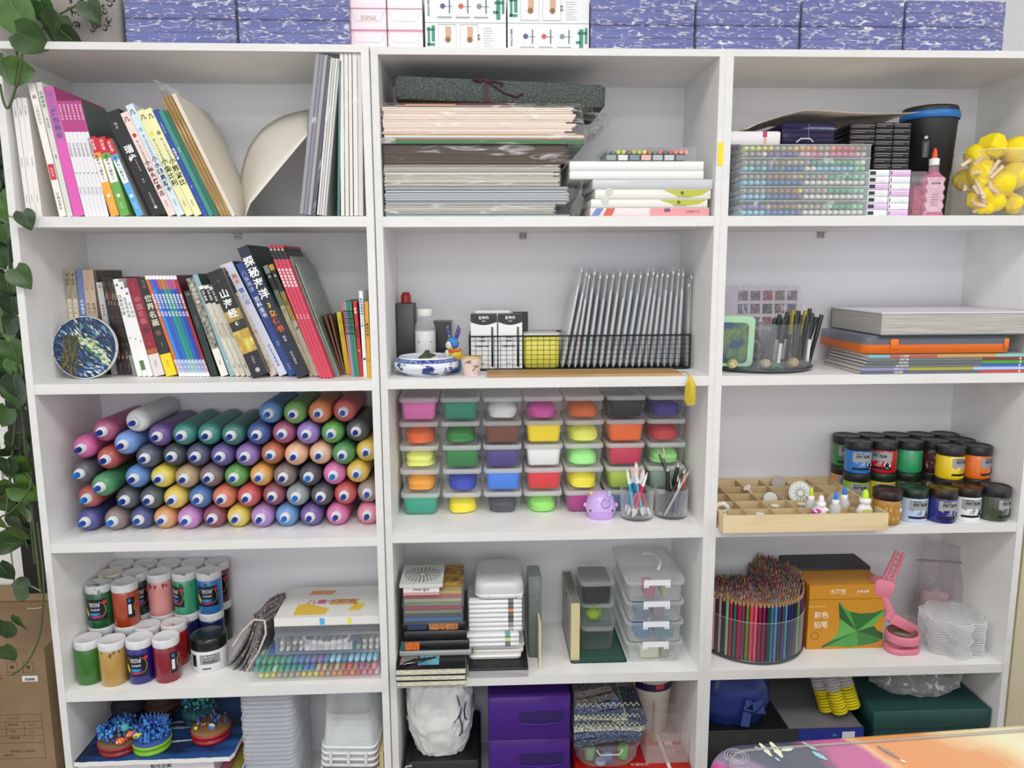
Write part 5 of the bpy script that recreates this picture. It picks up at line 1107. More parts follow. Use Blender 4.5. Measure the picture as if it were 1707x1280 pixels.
# paper cup
p = B.on(786, 628, S2); w_ = (B.at(805, 600, .02).x-B.at(768, 600, .02).x)/2; zt = B.at(786, 600, .012).z-S2
r = thing('paper_cup', 'small pink marbled paper cup with a yellow rim beside the bowl', 'cup', B, (p.x, p.y+w_*.8, S2+.0003))
m = MB(); m.lathe([(w_*.72, 0), (w_*.74, .001), (w_*.95, zt)], mat('#d8c0b8', .6, two=['#e0ccc4', '#94605c'], scale=55, mid=.58, sharp=.08), 32, cap1=False); m.lathe([(w_*.9, zt*.96), (w_*.6, zt*.3)], mat('#dcd4cc', .6), 32, False, True); m.build('body', r)
m = MB(); m.lathe([(w_*.95, zt), (w_*1.0, zt+.001), (w_*.98, zt+.003), (w_*.92, zt+.002)], mat('#d4b850', .4), 32, False, False); m.build('rim', r)
m = MB(); wraptext(m, '花茶', .006, w_*.9, zt*.55, mat('#443434'), 28); m.build('lettering', r)
# wire basket
by0 = .13; xa, xb = B.at(783, 600, by0).x, B.at(1150, 600, by0).x; bz = S2+.004; bt = B.at(900, 560, by0).z; byd = .155
wire = mat('#17181a', .35, metal=.4)
r = thing('wire_basket', 'long black wire grid basket holding pen boxes and zip bags', 'basket', B, (xa, by0, bz))
W_ = xb-xa; H_ = bt-bz
def rod(m, a, b, q): m.tube([a, b], q, wire, 5)
m = MB(); 
for y in (0, byd): rod(m, (0, y, H_), (W_, y, H_), .0022); rod(m, (0, y, 0), (W_, y, 0), .0016)
for x in (0, W_): rod(m, (x, 0, H_), (x, byd, H_), .0022); rod(m, (x, 0, 0), (x, byd, 0), .0016)
for x in (0, W_):
    for y in (0, byd): rod(m, (x, y, 0), (x, y, H_), .0018)
m.build('rim', r)
m = MB(); nx = 36
for k in range(1, nx): rod(m, (W_*k/nx, 0, 0), (W_*k/nx, 0, H_), .0006)
for k in range(1, 7): rod(m, (0, 0, H_*k/7), (W_, 0, H_*k/7), .0006)
m.build('front_grid', r)
m = MB()
for x in (0, W_):
    for k in range(1, 12): rod(m, (x, byd*k/12, 0), (x, byd*k/12, H_), .0006)
    for k in range(1, 7): rod(m, (x, 0, H_*k/7), (x, byd, H_*k/7), .0006)
m.build('side_grid', r)
m = MB(); m.box(0, W_, 0, byd, -.0008, .0004, mat('#1c1d1f')); m.build('floor_grid', r)
# pen boxes in the basket
zb_ = bz+.001
for k, (pa, pb_) in enumerate(((783.5, 828.5), (829.5, 870.5))):
    y = by0+.012; x0, x1 = B.at(pa, 560, y).x+.002, B.at(pb_, 560, y).x; zt = B.at(820, 524, y).z; w = x1-x0; h = zt-zb_
    r = thing('pen_box', 'white pen box with a black curved top, %s in the basket' % ['leftmost', 'right twin'][k], 'box', B, ((x0+x1)/2, y, zb_), None, 'white pen boxes in the basket')
    m = MB(); m.box(-w/2, w/2, 0, .05, 0, h, mat('#e4e6e6', .35)); m.build('carton', r)
    m = MB(); n = 14; pts_ = [(-w/2, -.0004, h)]+[(-w/2+w*i/n, -.0004, h*(.86)-h*.055*math.sin(math.pi*i/n)) for i in range(n+1)]+[(w/2, -.0004, h)]
    m.add(pts_, [tuple(range(len(pts_)))], mat('#17181a', .35)); m.box(-w/2, w/2, 0, .05, h, h+.0004, mat('#17181a', .35))
    m.M = T((w*.32, -.0006, 0)); m.rbox(.0055, .001, h*.74, .0005, mat('#1a1b1e', .3), z=h*.03); m.M = Matrix(); m.build('print', r)
    m = MB(); m.text('斯特丹', .0085, mat('#e8e8e8'), T((0, -.0007, h*.935)) @ FRONT, bold=True); m.text('8802', .0045, mat('#d8d8d8'), T((0, -.0007, h*.875)) @ FRONT, bold=True)
    for s, zz, q in (('大容量', .58, .0052), ('中性笔', .51, .0052), ('中国美术学院', .41, .0058), ('0.5mm', .1, .004)): m.text(s, q, INK, T((-w*.08, -.0007, h*zz)) @ FRONT, bold=True)
    m.build('lettering', r)
x0, x1 = B.at(790, 530, .2).x, B.at(852, 530, .2).x; zt = B.at(820, 515, .2).z
r = thing('paper_pack', 'white soft paper pack behind the twin pen boxes', 'pack', B, (x0, .20, zb_)); m = MB(); m.rbox(x1-x0, .05, zt-zb_-.004, .008, mat('#dcdcdc', .6), cx=(x1-x0)/2, cy=.025); m.build('body', r)
m = MB(); m.tube([(.012+i*.006, .02, zt-zb_-.004+.005*math.sin(i*.4)) for i in range(9)], [.001]*9, mat('#b8babc', .4), 6); m.build('flap', r)
x0, x1 = B.at(852, 530, .205).x, B.at(877, 530, .205).x; zt = B.at(865, 519, .205).z
for k in range(3):
    m = MB(); m.box(0, (x1-x0), 0, .0045, 0, zt-zb_-.006+.002*k, mat('#1d1e20', .4)); m.box(0, (x1-x0), .0046, .0062, 0, zt-zb_-.008+.002*k, mat('#6c6c6c')); single(m, 'notebook', 'thin black notebook standing behind the pen boxes, %s of three' % ['front', 'middle', 'rear'][k], 'notebook', B, (x0+.003*k, .2+.011*k, zb_), None, 'thin black notebooks in the basket')
y = by0+.012; x0, x1 = B.at(873, 580, y).x, B.at(933, 580, y).x; zt = B.at(900, 561, y).z
w = x1-x0; r = thing('sponge_box', 'yellow rounded box with a pale grey lid, in the middle of the basket', 'box', B, ((x0+x1)/2, y+.045, zb_))
m = MB(); m.rbox(w-.002, .09, zt-zb_, .010, mat('#e0d858', .45), c=.004); m.build('body', r)
m = MB(); m.rbox(w, .094, .008, .010, mat('#c8c8c2', .4), z=zt-zb_); m.build('lid', r)
# zip bags
zipf = clear('#f4f6f8', .42, .2, .45)
tops_ = [(243, 105), (281, 138), (301, 158), (344, 130), (388, 158), (441, 158), (492, 152), (547, 136), (602, 150), (656, 152), (710, 156), (765, 138), (810, 130), (840, 150), (880, 142), (921, 150), (965, 124), (1007, 136), (1042, 138)]
n = len(tops_)
for k, (tx, ty) in enumerate(tops_):
    px, py = 920+tx*.2109, 420+ty*.2109; bx0 = 937+(1129-937)*(k/(n-1))
    y = by0+.006; a = B.at(bx0, 616, y); t = B.at(px, py, y); th = math.degrees(math.atan2(t.x-a.x, t.z-zb_)); L_ = math.hypot(t.x-a.x, t.z-zb_)
    r = thing('zip_bag', 'upright clear zip bag with a white slider, number %s from the yellow box' % ORD[k], 'zip bag', B, (a.x, y, zb_+.0008), ry(th), 'clear zip bags in the wire basket')
    ins = ['#c8cacd', '#bcc6d0', '#ccc4c2', '#c0d0d8', '#c4c6ca', '#b0c0cc'][k % 6]
    m = MB(); m.box(-.0016, .0016, .003, .135, .004, L_*.80-.01*(k % 3), mat(ins, .5)); m.build('sheet', r)
    m = MB(); q = L_-.012
    prof = [(0, .0006), (.01, .0048), (L_*.35, .0042), (L_*.7, .0034), (q, .0012), (L_, .0008)]
    m.loft([[(-w_, 0, z), (w_, 0, z), (w_*1.1, .07, z), (w_, .14, z), (-w_, .14, z), (-w_*1.1, .07, z)] for z, w_ in prof], zipf, True, True, False)
    m.box(-.0011, .0011, -.0003, .14, q-.002, q, mat('#c8ccd0', .4)); m.build('film', r)
    m = MB(); m.rbox(.0048, .010, .0085, .001, mat('#d8dadc', .4), z=q-.006, cy=.004); m.build('slider', r)
# larger bags standing right of the basket
for px, tpy, w2, lb, bxp in ((1166, 452, .004, 'clear zip bag standing beside the right panel, outside the basket', 1158), (1155, 466, .006, 'clear zip bag with small grey sheets, just outside the basket', 1152)):
    y = .15; a = B.at(bxp, 615, y); t = B.at(px, tpy, y); th = math.degrees(math.atan2(t.x-a.x, t.z-S2)); L_ = math.hypot(t.x-a.x, t.z-S2)
    r = thing('zip_bag', lb, 'zip bag', B, (min(a.x, .8-PT-.012), y, S2+.001), ry(min(th, 2.5)))
    m = MB(); m.loft([[(-w_, 0, z), (w_, 0, z), (w_, .14, z), (-w_, .14, z)] for z, w_ in ((0, .0006), (.02, w2*.6), (L_*.6, w2*.4), (L_, .0006))], zipf, True, True, False); m.build('film', r)
    m = MB(); m.rbox(.004, .009, .008, .001, mat('#dcdee0', .4), z=L_-.02); m.build('slider', r)
# bamboo scroll with a tassel
xa2, xb2 = B.at(812, 622, .02).x, B.at(1136, 620, .02).x
r = thing('bamboo_scroll', 'thin brown bamboo slip scroll lying in front of the basket', 'scroll', B, (xa2, .012, S2+.0003))
m = MB()
for k in range(9): m.box(0, xb2-xa2, .0005+.0105*k, .0102+.0105*k, 0, .006-.0002*(k % 2), mat('#9a7448', .5, two='#b8925c', scale=60, stretch=(.05, 1, 1)))
m.build('slats', r)
p1 = B.at(1140, 616, .0); tz = B.at(1150, 624, -.006)
r2 = MB(); r2.tube([(xb2-xa2, .01, .006), (xb2-xa2+.006, .0, .010), (tz.x-xa2, -.012, .004), (tz.x-xa2, -.016, -.006)], .0011, mat('#c0703c', .6), 6); r2.build('cord', r)
m = MB(); rnd = random.Random(8); cx_ = tz.x-xa2+.001
for k in range(90):
    a = rnd.uniform(-1, 1); d_ = rnd.uniform(0, .008); L_ = rnd.uniform(.052, .070)
    m.tube([(cx_+a*.002, -.018-d_*.2, -.002), (cx_+a*.011, -.02-d_, -.018), (cx_+a*.013+rnd.uniform(-.001, .001), -.019-d_*.8, -.04), (cx_+a*.0135+rnd.uniform(-.002, .002), -.019-d_*.7, -L_)], .0006, mat(rnd.choice(['#e0cc30', '#d4b81c', '#e8d850', '#c8a818']), .5), 4)
m.tube([(cx_, -.018, .003), (cx_, -.020, -.008)], [.0035, .0042], mat('#d8bc20'), 8)
o = m.build('tassel', r); o['label'] = 'bright yellow thread tassel hanging over the shelf edge'
# == middle bookcase, third shelf: clay tubs
tubm = clear('#f0f2f4', .08, .18, .45); lidm2 = clear('#f2f4f4', .72, .35, .3)
CO = {'pink': '#e070b4', 'teal': '#1e8670', 'white': '#e2e2e2', 'magenta': '#d04ca4', 'dark orange': '#d8682c', 'black': '#121216', 'violet': '#45348a', 'orange': '#ec6818', 'green': '#268c30', 'brown': '#74402a', 'yellow': '#f6dc10', 'lemon': '#e8f060', 'red': '#c42c34', 'pale lime': '#e8f274', 'deep green': '#167834', 'indigo': '#41307c', 'mint green': '#9cec88', 'crimson': '#bc1f44', 'light green': '#98e080', 'amber': '#f0a020', 'royal blue': '#1438b0', 'blue': '#3078dc', 'scarlet': '#d01c24', 'strong yellow': '#e6da10', 'olive lime': '#a0b830', 'grey green': '#7c9480', 'sea green': '#1f9880', 'canary yellow': '#f0e018', 'charcoal': '#3c4044', 'leaf lime': '#90e060', 'purple': '#a0207c', 'steel blue': '#4c7494', 'slate': '#5c6670'}
grid = [['pink', 'teal', 'white*', 'magenta*', 'dark orange*', 'black', 'violet*'], ['orange*', 'green*', 'brown', 'yellow', 'lemon*', 'orange', 'red*'], ['pale lime*', 'deep green', 'indigo', 'white', 'mint green*', 'crimson', 'light green*'], ['amber*', 'royal blue*', 'blue', 'scarlet', 'strong yellow*', 'olive lime', 'grey green'], ['sea green', 'canary yellow*', 'charcoal*', 'leaf lime*', 'purple', 'steel blue', 'slate']]
tw, tdp, thh = .089, .15, .0605
def tubmesh():
    m = MB(); a, b = tw/2, tdp/2
    m.rr([(0, a-.006, b-.003, .010), (.003, a-.003, b-.001, .012), (thh-.012, a+.002, b+.002, .014)], tubm, 4, cap1=False, cy=b); return m.mesh('tub_body')
def lidmesh2():
    m = MB(); a, b = tw/2+.006, tdp/2+.0045
    m.rr([(thh-.0135, a-.001, b-.001, .014), (thh-.013, a, b, .016), (thh-.004, a, b, .016), (thh-.002, a-.002, b-.002, .014), (thh-.002, a-.007, b-.007, .011), (thh-.0035, a-.009, b-.009, .010)], lidm2, 4, cap0=False, cy=tdp/2); return m.mesh('tub_lid')
tb_, tl_ = tubmesh(), lidmesh2()
rown = ['top row', 'second row', 'middle row', 'fourth row', 'bottom row']; coln = ['first', 'second', 'third', 'fourth', 'fifth', 'sixth', 'seventh']
for i in range(5):
    for j in range(7):
        nm_ = grid[i][j]; blob = nm_.endswith('*'); nm_ = nm_.rstrip('*'); z = S3+.0004+(4-i)*.0632; x = .0755+.1077*j+random.Random(i*7+j).uniform(-.0015, .0015)
        r = thing('clay_tub', 'clear lidded tub of %s clay, %s, %s column from the left' % (nm_, rown[i], coln[j]), 'tub', B, (x, .139, z), rz(random.Random(i+j*5).uniform(-.8, .8)), 'clear lidded tubs of modelling clay')
        for nn, me in (('body', tb_), ('lid', tl_)):
            o = bpy.data.objects.new(nn, me); COL.objects.link(o); o.parent = r
        m = MB(); cm = mat(CO[nm_], .6); rnd = random.Random(i*11+j)
        a, b = tw/2-.0045, tdp/2-.0022
        if blob:
            H0 = rnd.uniform(.034, .040); L = []; 
            for zz in range(9):
                u = zz/8; ring = []
                for q in range(22):
                    t = 2*math.pi*q/22; sx = abs(math.cos(t))**.6*math.copysign(1, math.cos(t)); sy = abs(math.sin(t))**.6*math.copysign(1, math.sin(t))
                    f = (1-max(0, u-.45)**2*2.2)*(.93+.12*mnoise.noise(Vector((math.cos(t)*1.5+i, math.sin(t)*1.5+j, u*2.5))))
                    f = min(f, 1.0); ring.append((a*sx*f, tdp/2+b*sy*min(1, f*1.02), .0034+H0*u+.004*mnoise.noise(Vector((sx*2, sy*2, i+j*3.1)))*u))
                L.append(ring)
            m.loft(L, cm, smooth=True)
        else: m.rr([(.0032, a-.003, b-.002, .008), (.006, a, b, .01), (.042, a+.0032, b+.003, .012), (.0462, a+.002, b+.001, .010)], cm, 4, cy=tdp/2)
        o = m.build('modelling_clay'); o.matrix_world = r.matrix_world.copy(); put(o, B, (x, .139, z), rz(random.Random(i+j*5).uniform(-.8, .8)))
        tag(o, '%s modelling clay %s in the %s tub, %s column' % (nm_, 'lump' if blob else 'block', rown[i][:-4], coln[j]), 'modelling clay', 'lumps of modelling clay in the tubs')
# lilac whale sharpener
p = B.on(1004, 868, S3); z0 = S3+.0003
lil = mat('#c2a2dc', .3, coat=.3)
r = thing('toy_sharpener', 'lilac animal-shaped crank sharpener with two dot eyes, in front of the tubs', 'sharpener', B, (p.x, p.y+.03, z0), rz(-4))
w = (B.at(1030, 850, p.y+.03).x-B.at(980, 850, p.y+.03).x)/2
m = MB(); m.rr([(0, w*.72, .026, .02), (.004, w*.8, .03, .026), (.022, w*.98, .034, .03)], mat('#c4a0e0', .3), 6, cap1=False); m.build('base', r)
m = MB(); m.rr([(.0225, w*1.0, .035, .031), (.036, w*.98, .034, .031), (.052, w*.86, .030, .028), (.064, w*.62, .022, .02), (.070, w*.36, .013, .012), (.0715, w*.1, .004, .003)], lil, 6); m.build('shell', r)
for s in (-1, 1):
    m = MB(); m.sphere((s*w*.72, -.0275, .026), .0026, mat('#16161c', .2), 10, 8); m.build('eye', r)
    m = MB(); m.sphere((s*w*1.02, -.004, .034), .006, mat('#dca8d4', .4), 10, 8, .8, 1, 1); m.build('fin', r)
m = MB(); m.M = T((w*.25, -.031, .044)) @ rx(78); m.lathe([(.0115, -.006), (.0115, .001), (.0102, .0015)], mat('#4c6ccc', .3), 24); m.lathe([(.0100, .0012), (.0095, .004), (.004, .005)], mat('#c8a8e0', .3), 24); m.build('crank_ring', r)
m = MB(); m.tube([(w*.25, -.037, .046), (w*.32, -.038, .058), (w*.42, -.037, .067)], [.0035, .003, .0035], lil, 10); m.sphere((w*.45, -.037, .070), .0055, mat('#a8a8e8', .3), 10, 8); m.build('crank', r)
m = MB(); m.sphere((-w*.62, -.002, .064), .006, mat('#e0bc70', .4), 10, 8); m.sphere((w*.55, -.002, .064), .005, mat('#e8d8e0', .4), 10, 8); m.build('ears', r)
# two clear pen cups
glass = clear('#ffffff', .04, .02, .7)
def pencup(px, py, wpx, label, hh):
    p = B.on(px, py, S3); rr_ = (B.at(px+wpx/2, py, p.y+.03).x-B.at(px-wpx/2, py, p.y+.03).x)/2; cx, cy = p.x, p.y+rr_
    r = thing('pen_cup', label, 'pen cup', B, (cx, cy, S3+.0003), None, 'clear pen cups in front of the tubs')
    m = MB(); m.lathe([(rr_*.93, 0), (rr_*.96, .002), (rr_, hh), (rr_*.955, hh), (rr_*.92, .006), (.001, .0055)], glass, 36, cap1=False); m.build('glass', r)
    m = MB(); m.lathe([(rr_*.9, .0008), (rr_*.94, .002), (rr_*.94, .0048)], clear('#30383c', .55, .1, .4), 36); m.build('thick_base', r)
    return cx, cy, rr_
def stick(cx, cy, rr_, a, tilt, base, length, parts, name, label, cat, group, rad=.0032):
    """a pen standing in a cup: its foot on one side of the floor, leaning to the other"""
    bx, by = cx+base[0]*rr_, cy+base[1]*rr_
    r = MB(); d = Vector((math.sin(R(tilt))*math.cos(R(a)), math.sin(R(tilt))*math.sin(R(a)), math.cos(R(tilt)))); q = Vector((0, 0, 1)).rotation_difference(d).to_matrix().to_4x4()
    o = thing(name, label, cat, B, (bx, by, S3+.0065), q, group)
    z = 0
    for f, cm, r0, r1, pn in parts:
        m = MB(); m.lathe([(rad*r0, z*length), (rad*r1, (z+f)*length)], mat(cm, .35) if isinstance(cm, str) else cm, 10); m.build(pn, o); z += f
cx, cy, rr_ = pencup(1067, 871, 56, 'clear pen cup full of pink and blue blending brushes, beside the lilac sharpener', .076)
g = 'double-ended blending pens in the left cup'
rnd = random.Random(6)
cols = [('#c02050', 'crimson'), ('#a82850', 'dark pink'), ('#2c78c8', 'blue'), ('#3ca0dc', 'sky blue'), ('#4cb8d0', 'turquoise'), ('#d81c58', 'hot pink'), ('#1c84a8', 'teal blue'), ('#dc3468', 'rose'), ('#6c50b0', 'violet'), ('#2c90c0', 'blue'), ('#3cb0c8', 'turquoise')]
B1 = ((175, 16, (.5, -.1), .118), (170, 20, (.75, -.35), .122), (178, 22, (.8, .1), .118), (165, 14, (.35, .2), .112), (150, 12, (.3, -.4), .115), (10, 18, (-.35, -.5), .112), (20, 15, (-.5, .2), .108), (5, 21, (-.6, -.2), .112), (60, 8, (-.1, .3), .12), (30, 14, (-.6, .4), .104), (175, 10, (-.2, -.45), .118))
for k in range(20):
    (a, tl, bs, L_), (c, cn) = B1[k % 11], cols[k % 11]; L_ *= 1.1
    if k > 10: a += 25; bs = (bs[0]*.6+.1, bs[1]+.3); tl *= .8
    stick(cx, cy, rr_, a, tl, bs, L_, [(.05, '#e8e8ea', .15, 1, 'lower_tip'), (.14, '#e4e4e8', 1.1, 1.1, 'lower_collar'), (.50, c, .9, .9, 'barrel'), (.20, '#e4e6e8', 1.1, 1.0, 'upper_collar'), (.11, '#e8e4e6' if k % 3 else '#f0b8c4', .95, .12, 'upper_tip')], 'blending_pen',
          '%s double-ended pen with white tips in the left cup, %s' % (cn, ('leaning left' if 90 < a < 200 else 'leaning right') + (', behind' if k > 10 else '')), 'pen', g, .0036)
cx, cy, rr_ = pencup(1125, 868, 56, 'clear pen cup with black and silver pens and brushes, near the right panel', .076)
g = 'pens and brushes in the right cup'
for k, (a, tl, bs, L_, c, t_, cn, q) in enumerate(((15, 32, (-.75, -.3), .125, '#1a1a1a', '#2a2a2a', 'black', .0042), (12, 30, (-.5, -.5), .122, '#b8b4b0', '#c8a888', 'silver', .003), (170, 16, (.5, .2), .15, '#8c8c88', '#5c5c54', 'grey', .0024), (165, 20, (.6, .4), .16, '#6c6860', '#3c3830', 'dark grey', .002), (150, 8, (.1, .4), .165, '#a8a494', '#c8c4a8', 'pale grey', .0022), (90, 6, (-.2, -.1), .112, '#151515', '#1f1f1f', 'black', .0052), (25, 14, (-.1, .3), .12, '#141414', '#222222', 'black', .0055), (60, 10, (.2, -.3), .095, '#a01c58', '#c8c0bc', 'magenta', .003), (40, 12, (.1, -.5), .09, '#1c5c90', '#d8d8d8', 'blue', .0028), (30, 10, (.45, -.3), .088, '#2878a8', '#c03c4c', 'light blue', .0028), (10, 9, (.4, 0), .112, '#b85c50', '#d0b8a0', 'dull red', .0026), (20, 7, (.55, .3), .10, '#c0a080', '#e0d8c8', 'beige', .0026), (100, 5, (0, .5), .105, '#d4c8a8', '#c8b890', 'cream', .002))):
    L_ *= 1.08
    stick(cx, cy, rr_, a, tl, bs, L_, [(.06, '#b8b8b8', .3, .9, 'nib'), (.66, c, 1, 1, 'barrel'), (.2, t_, 1.05, .95, 'grip'), (.08, '#c8c4bc', .8, .2, 'end')], 'pen', '%s pen or brush in the right cup, %s' % (cn, ['long, at the front', 'thin, lying beside the black one', 'leaning back left', 'longest, leaning left', 'upright and tall', 'thick and nearly upright', 'thickest, at the back', 'short', 'short', 'short, at the right', 'at the right edge', 'at the back right', 'upright at the back'][k]), 'pen', g, q)
# == middle bookcase, fourth shelf
f4 = lambda x, y: (640+x*.3398, 890+y*.3398)
def slab(name, lb, F, x0, x1, y0, y1, z0, z1, body, cat, rad=.002, group=None, rot=None, part='body'):
    r = thing(name, lb, cat, F, ((x0+x1)/2, y0, z0+.0003), rot, group)
    m = MB(); m.rbox(x1-x0, y1-y0, z1-z0-.0006, rad, body, cy=(y1-y0)/2); m.build(part, r); return r
def zfront(px, py, y, F=None): return (F or B).at(px, py, y).z
ym = -.035; xl, xr = B.at(659.5, 1130, ym).x, B.at(777, 1130, ym).x
zs_ = [S4, zfront(700, 1129, ym), zfront(700, 1119, ym), zfront(700, 1106, ym)]
zs_ = [S4, S4+.0145, S4+.028, S4+.044]
old = mat('#d2d0bc', .8, two=['#b4b496', '#dcdacc', '#a8a878'], scale=60, stretch=(1, 1, 6), sharp=.3)
for k in range(3):
    r = thing('picture_book', ['stained thick book at the bottom of the magazine pile hanging over the shelf edge', 'stained book in the middle of the pile hanging over the shelf edge', 'black-covered art book with a colourful picture, topmost of the stained pile'][k], 'book', B, ((xl+xr)/2+[.001, -.001, .0][k], ym+.002*k, zs_[k]+.0003), rz([.4, -.5, .2][k]), 'stained books hanging over the shelf edge')
    w = xr-xl-.002; h = zs_[k+1]-zs_[k]-.0006; m = MB(); m.box(-w/2, w/2, .001, .20, .0008, h-.0008, old); m.build('pages', r)
    m = MB(); cv = mat('#17181c', .3); m.box(-w/2, w/2, 0, .202, 0, .0008, cv); m.box(-w/2, w/2, 0, .202, h-.0008, h, cv); m.box(-w/2, -w/2+.001, .001, .201, 0, h, cv); m.build('cover', r)
w = xr-xl; m = MB(); zt = h+.0003
def top_patch(x0, x1, y0, y1, mm): m.box(x0, x1, y0, y1, h, zt, mm)
top_patch(-w/2+.052, -w/2+.105, .02, .185, mat('#3c78b4', .3, two=['#4c90b8', '#7cc0c8', '#23407c'], scale=14, sharp=.2))
top_patch(-w/2+.008, -w/2+.055, .03, .18, mat('#2c6088', .3, two=['#d87038', '#3c8c80', '#c03c50', '#e0b840', '#20304c'], scale=30, sharp=.22))
top_patch(-w/2+.112, -w/2+.119, .07, .12, mat('#d89c20', .4)); m.build('cover_picture', r)
m = MB()
for q, (yy, s) in enumerate(((.13, '重彩'), (.09, '油画棒'))): m.text(s, .012, mat('#d8d4d8'), T((-w/2+.136, yy, zt+.0003)), bold=True)
m.build('lettering', r)
for q in range(5):
    m = MB(); m.M = T((-w/2+.004+.011*q, .012+.004*q, h+.0035)) @ rz(-52-3*q) @ rx(0) @ T((0, 0, 0)) @ ry(0); m.M = m.M @ rx(-90) @ T((0, 0, 0))
    m.lathe([(.0004, 0), (.0022, .008), (.0022, .05), (.0015, .053)], mat('#16181a', .4, two='#e0e0e0', scale=350, stretch=(.1, .1, 1), mid=.6, sharp=.02), 8)
    single(m, 'fine_pen', 'thin black pen with white dots lying on the art book, %s' % ['leftmost', 'second from the left', 'middle one', 'fourth from the left', 'rightmost'][q], 'pen', B, ((xl+xr)/2, ym+.004, zs_[2]+.0008), None, 'thin black pens on the art book')
ym2 = .03; z = zs_[3]
# everything further back rests on a low riser book of the same pile height
x0, x1 = B.at(665, 1070, ym2).x, B.at(786, 1070, ym2).x; x0 = max(x0, PT+.002)
stackL = [  # px top, px bottom, x0 px, x1 px, material, name, label
 (1064, 1073, 665, 786, mat('#9a9e9c'), 'paint_tray', 'pale grey flat tray under the black cases in the left pile'),
 (1048, 1064, 667, 782, mat('#121317', .3), 'black_case', 'glossy black case with an orange-red picture at its left corner'),
 (1032, 1048, 672, 778, mat('#15161a', .35), 'black_case', 'middle glossy black case with a pale scuffed edge'),
 (1018, 1032, 670, 776, mat('#131418', .3), 'black_case', 'upper glossy black case just under the pencil pack')]
z0 = zs_[3]+.0004
zr_ = z0
# hidden lower part of the pile behind the magazines lies on the magazines themselves
for k, (pt, pb, a, b, mm, nm_, lb) in enumerate(stackL):
    z1 = zr_+(B.at(720, pt, ym2).z-B.at(720, pb, ym2).z)
    xx0, xx1 = max(B.at(a, pb, ym2).x, PT+.003), B.at(b, pb, ym2).x
    r = slab(nm_, lb, B, xx0, xx1, ym2+.002*k, ym2+.2, zr_, z1, mm, 'case' if k else 'tray', .003)
    if k == 1:
        m = MB(); w = xx1-xx0; m.box(-w/2+.012, -w/2+.048, -.0004, 0, .002, z1-zr_-.003, mat('#c84a24', .4, two=['#e08030', '#8c2418'], scale=160)); m.box(-w/2+.001, -w/2+.011, -.0004, 0, .002, z1-zr_-.003, mat('#2c6468', .4)); m.build('print', r)
    if k == 3:
        m = MB(); w = xx1-xx0; m.box(-w*.08, w*.38, -.0004, 0, .002, z1-zr_-.004, mat('#7c4630', .4, two=['#c88450', '#2c1c18'], scale=120)); m.box(-w*.42, -w*.12, -.0004, 0, .003, z1-zr_-.005, mat('#2c3a5c', .4)); m.build('print', r)
    zr_ = z1
# clear pack with coloured strips
zc1 = zr_+.088
r = thing('pencil_pack', 'tall clear pack with pink, green and blue strips, in the left pile', 'pack', B, (B.at(721, 990, ym2).x, ym2+.004, zr_+.0004))
w = B.at(775, 990, ym2).x-B.at(674, 990, ym2).x; H_ = .086
m = MB(); cols = ['#2c6ca8', '#4c5054', '#8a8c74', '#a04858', '#6c6e58', '#9a9c78', '#a83c48', '#b49c34']; 
for k, c in enumerate(cols): m.box(-w/2+.004, w/2-.004, .003, .18, .003+k*.0102, .003+k*.0102+.0088, mat(c, .45))
m.build('strips', r)
m = MB(); m.rr([(0, w/2-.002, .092, .004), (.002, w/2, .094, .005), (H_*.52, w/2, .094, .005), (H_*.53, w/2+.002, .096, .005), (H_*.57, w/2+.002, .096, .005), (H_*.58, w/2, .094, .005), (H_-.001, w/2, .094, .005), (H_, w/2-.002, .092, .004)], clear('#c8d0d4', .22, .1, .5), 3, cy=.092); m.build('shell', r)
zt_ = zr_+H_+.0006
m = MB(); m.box(-.04, .03, 0, .12, 0, .006, mat('#c49428', .5, two='#3c3430', scale=40)); r = single(m, 'booklet', 'dark and mustard booklet lying on the pencil pack', 'booklet', B, (B.at(750, 930, ym2).x, ym2+.03, zt_))
p = B.at(705, 960, ym2)
r = thing('price_card', 'folded white and pink card with black print turned upside down, under the mandala board', 'card', B, (B.at(702, 955, ym2).x, ym2-.006, zt_+.0004))
w = B.at(733, 955, ym2).x-B.at(673, 955, ym2).x; m = MB(); m.box(-w/2, w/2, 0, .09, -.004+.0045, .0048, mat('#d8a8ac')); m.box(-w/2, w/2, -.0004, 0, -.008, -.0004, mat('#c8989c')); m.box(-w/2, w/2, -.0004, .0, -.0003, .013, mat('#e0dcdc')); m.box(-w/2, w/2, 0, .09, .0125, .013, mat('#e0dcdc')); m.build('card', r)
m = MB(); m.text('22色 600ml', .0085, INK, T((0, -.0008, .0068)) @ FRONT @ rz(180), bold=True); m.build('lettering', r)
r = thing('mandala_board', 'square white board with a grey mandala pattern, topmost of the left pile', 'board', B, (B.at(703, 920, ym2).x-.003, ym2-.010, zt_+.0140))
w = B.at(739, 940, ym2).x-B.at(667, 940, ym2).x; m = MB(); m.box(-w/2, w/2, 0, w*1.15, 0, .009, mat('#c8ccca', .6)); m.build('board', r)
m = MB(); gm = mat('#70706c', .6)
for q in range(5):
    R0 = w*(.1+.075*q); n = 10+4*q
    for k in range(n):
        a = 2*math.pi*k/n; 
        m.M = T((R0*math.cos(a), w*.57+R0*1.05*math.sin(a), .0093)) @ rz(math.degrees(a)); m.loft([[(-.005, 0, 0), (0, -.003, 0), (.005, 0, 0), (0, .003, 0)], [(-.004, 0, .0002), (0, -.002, .0002), (.004, 0, .0002), (0, .002, .0002)]], gm)
m.M = Matrix(); m.build('mandala_print', r)
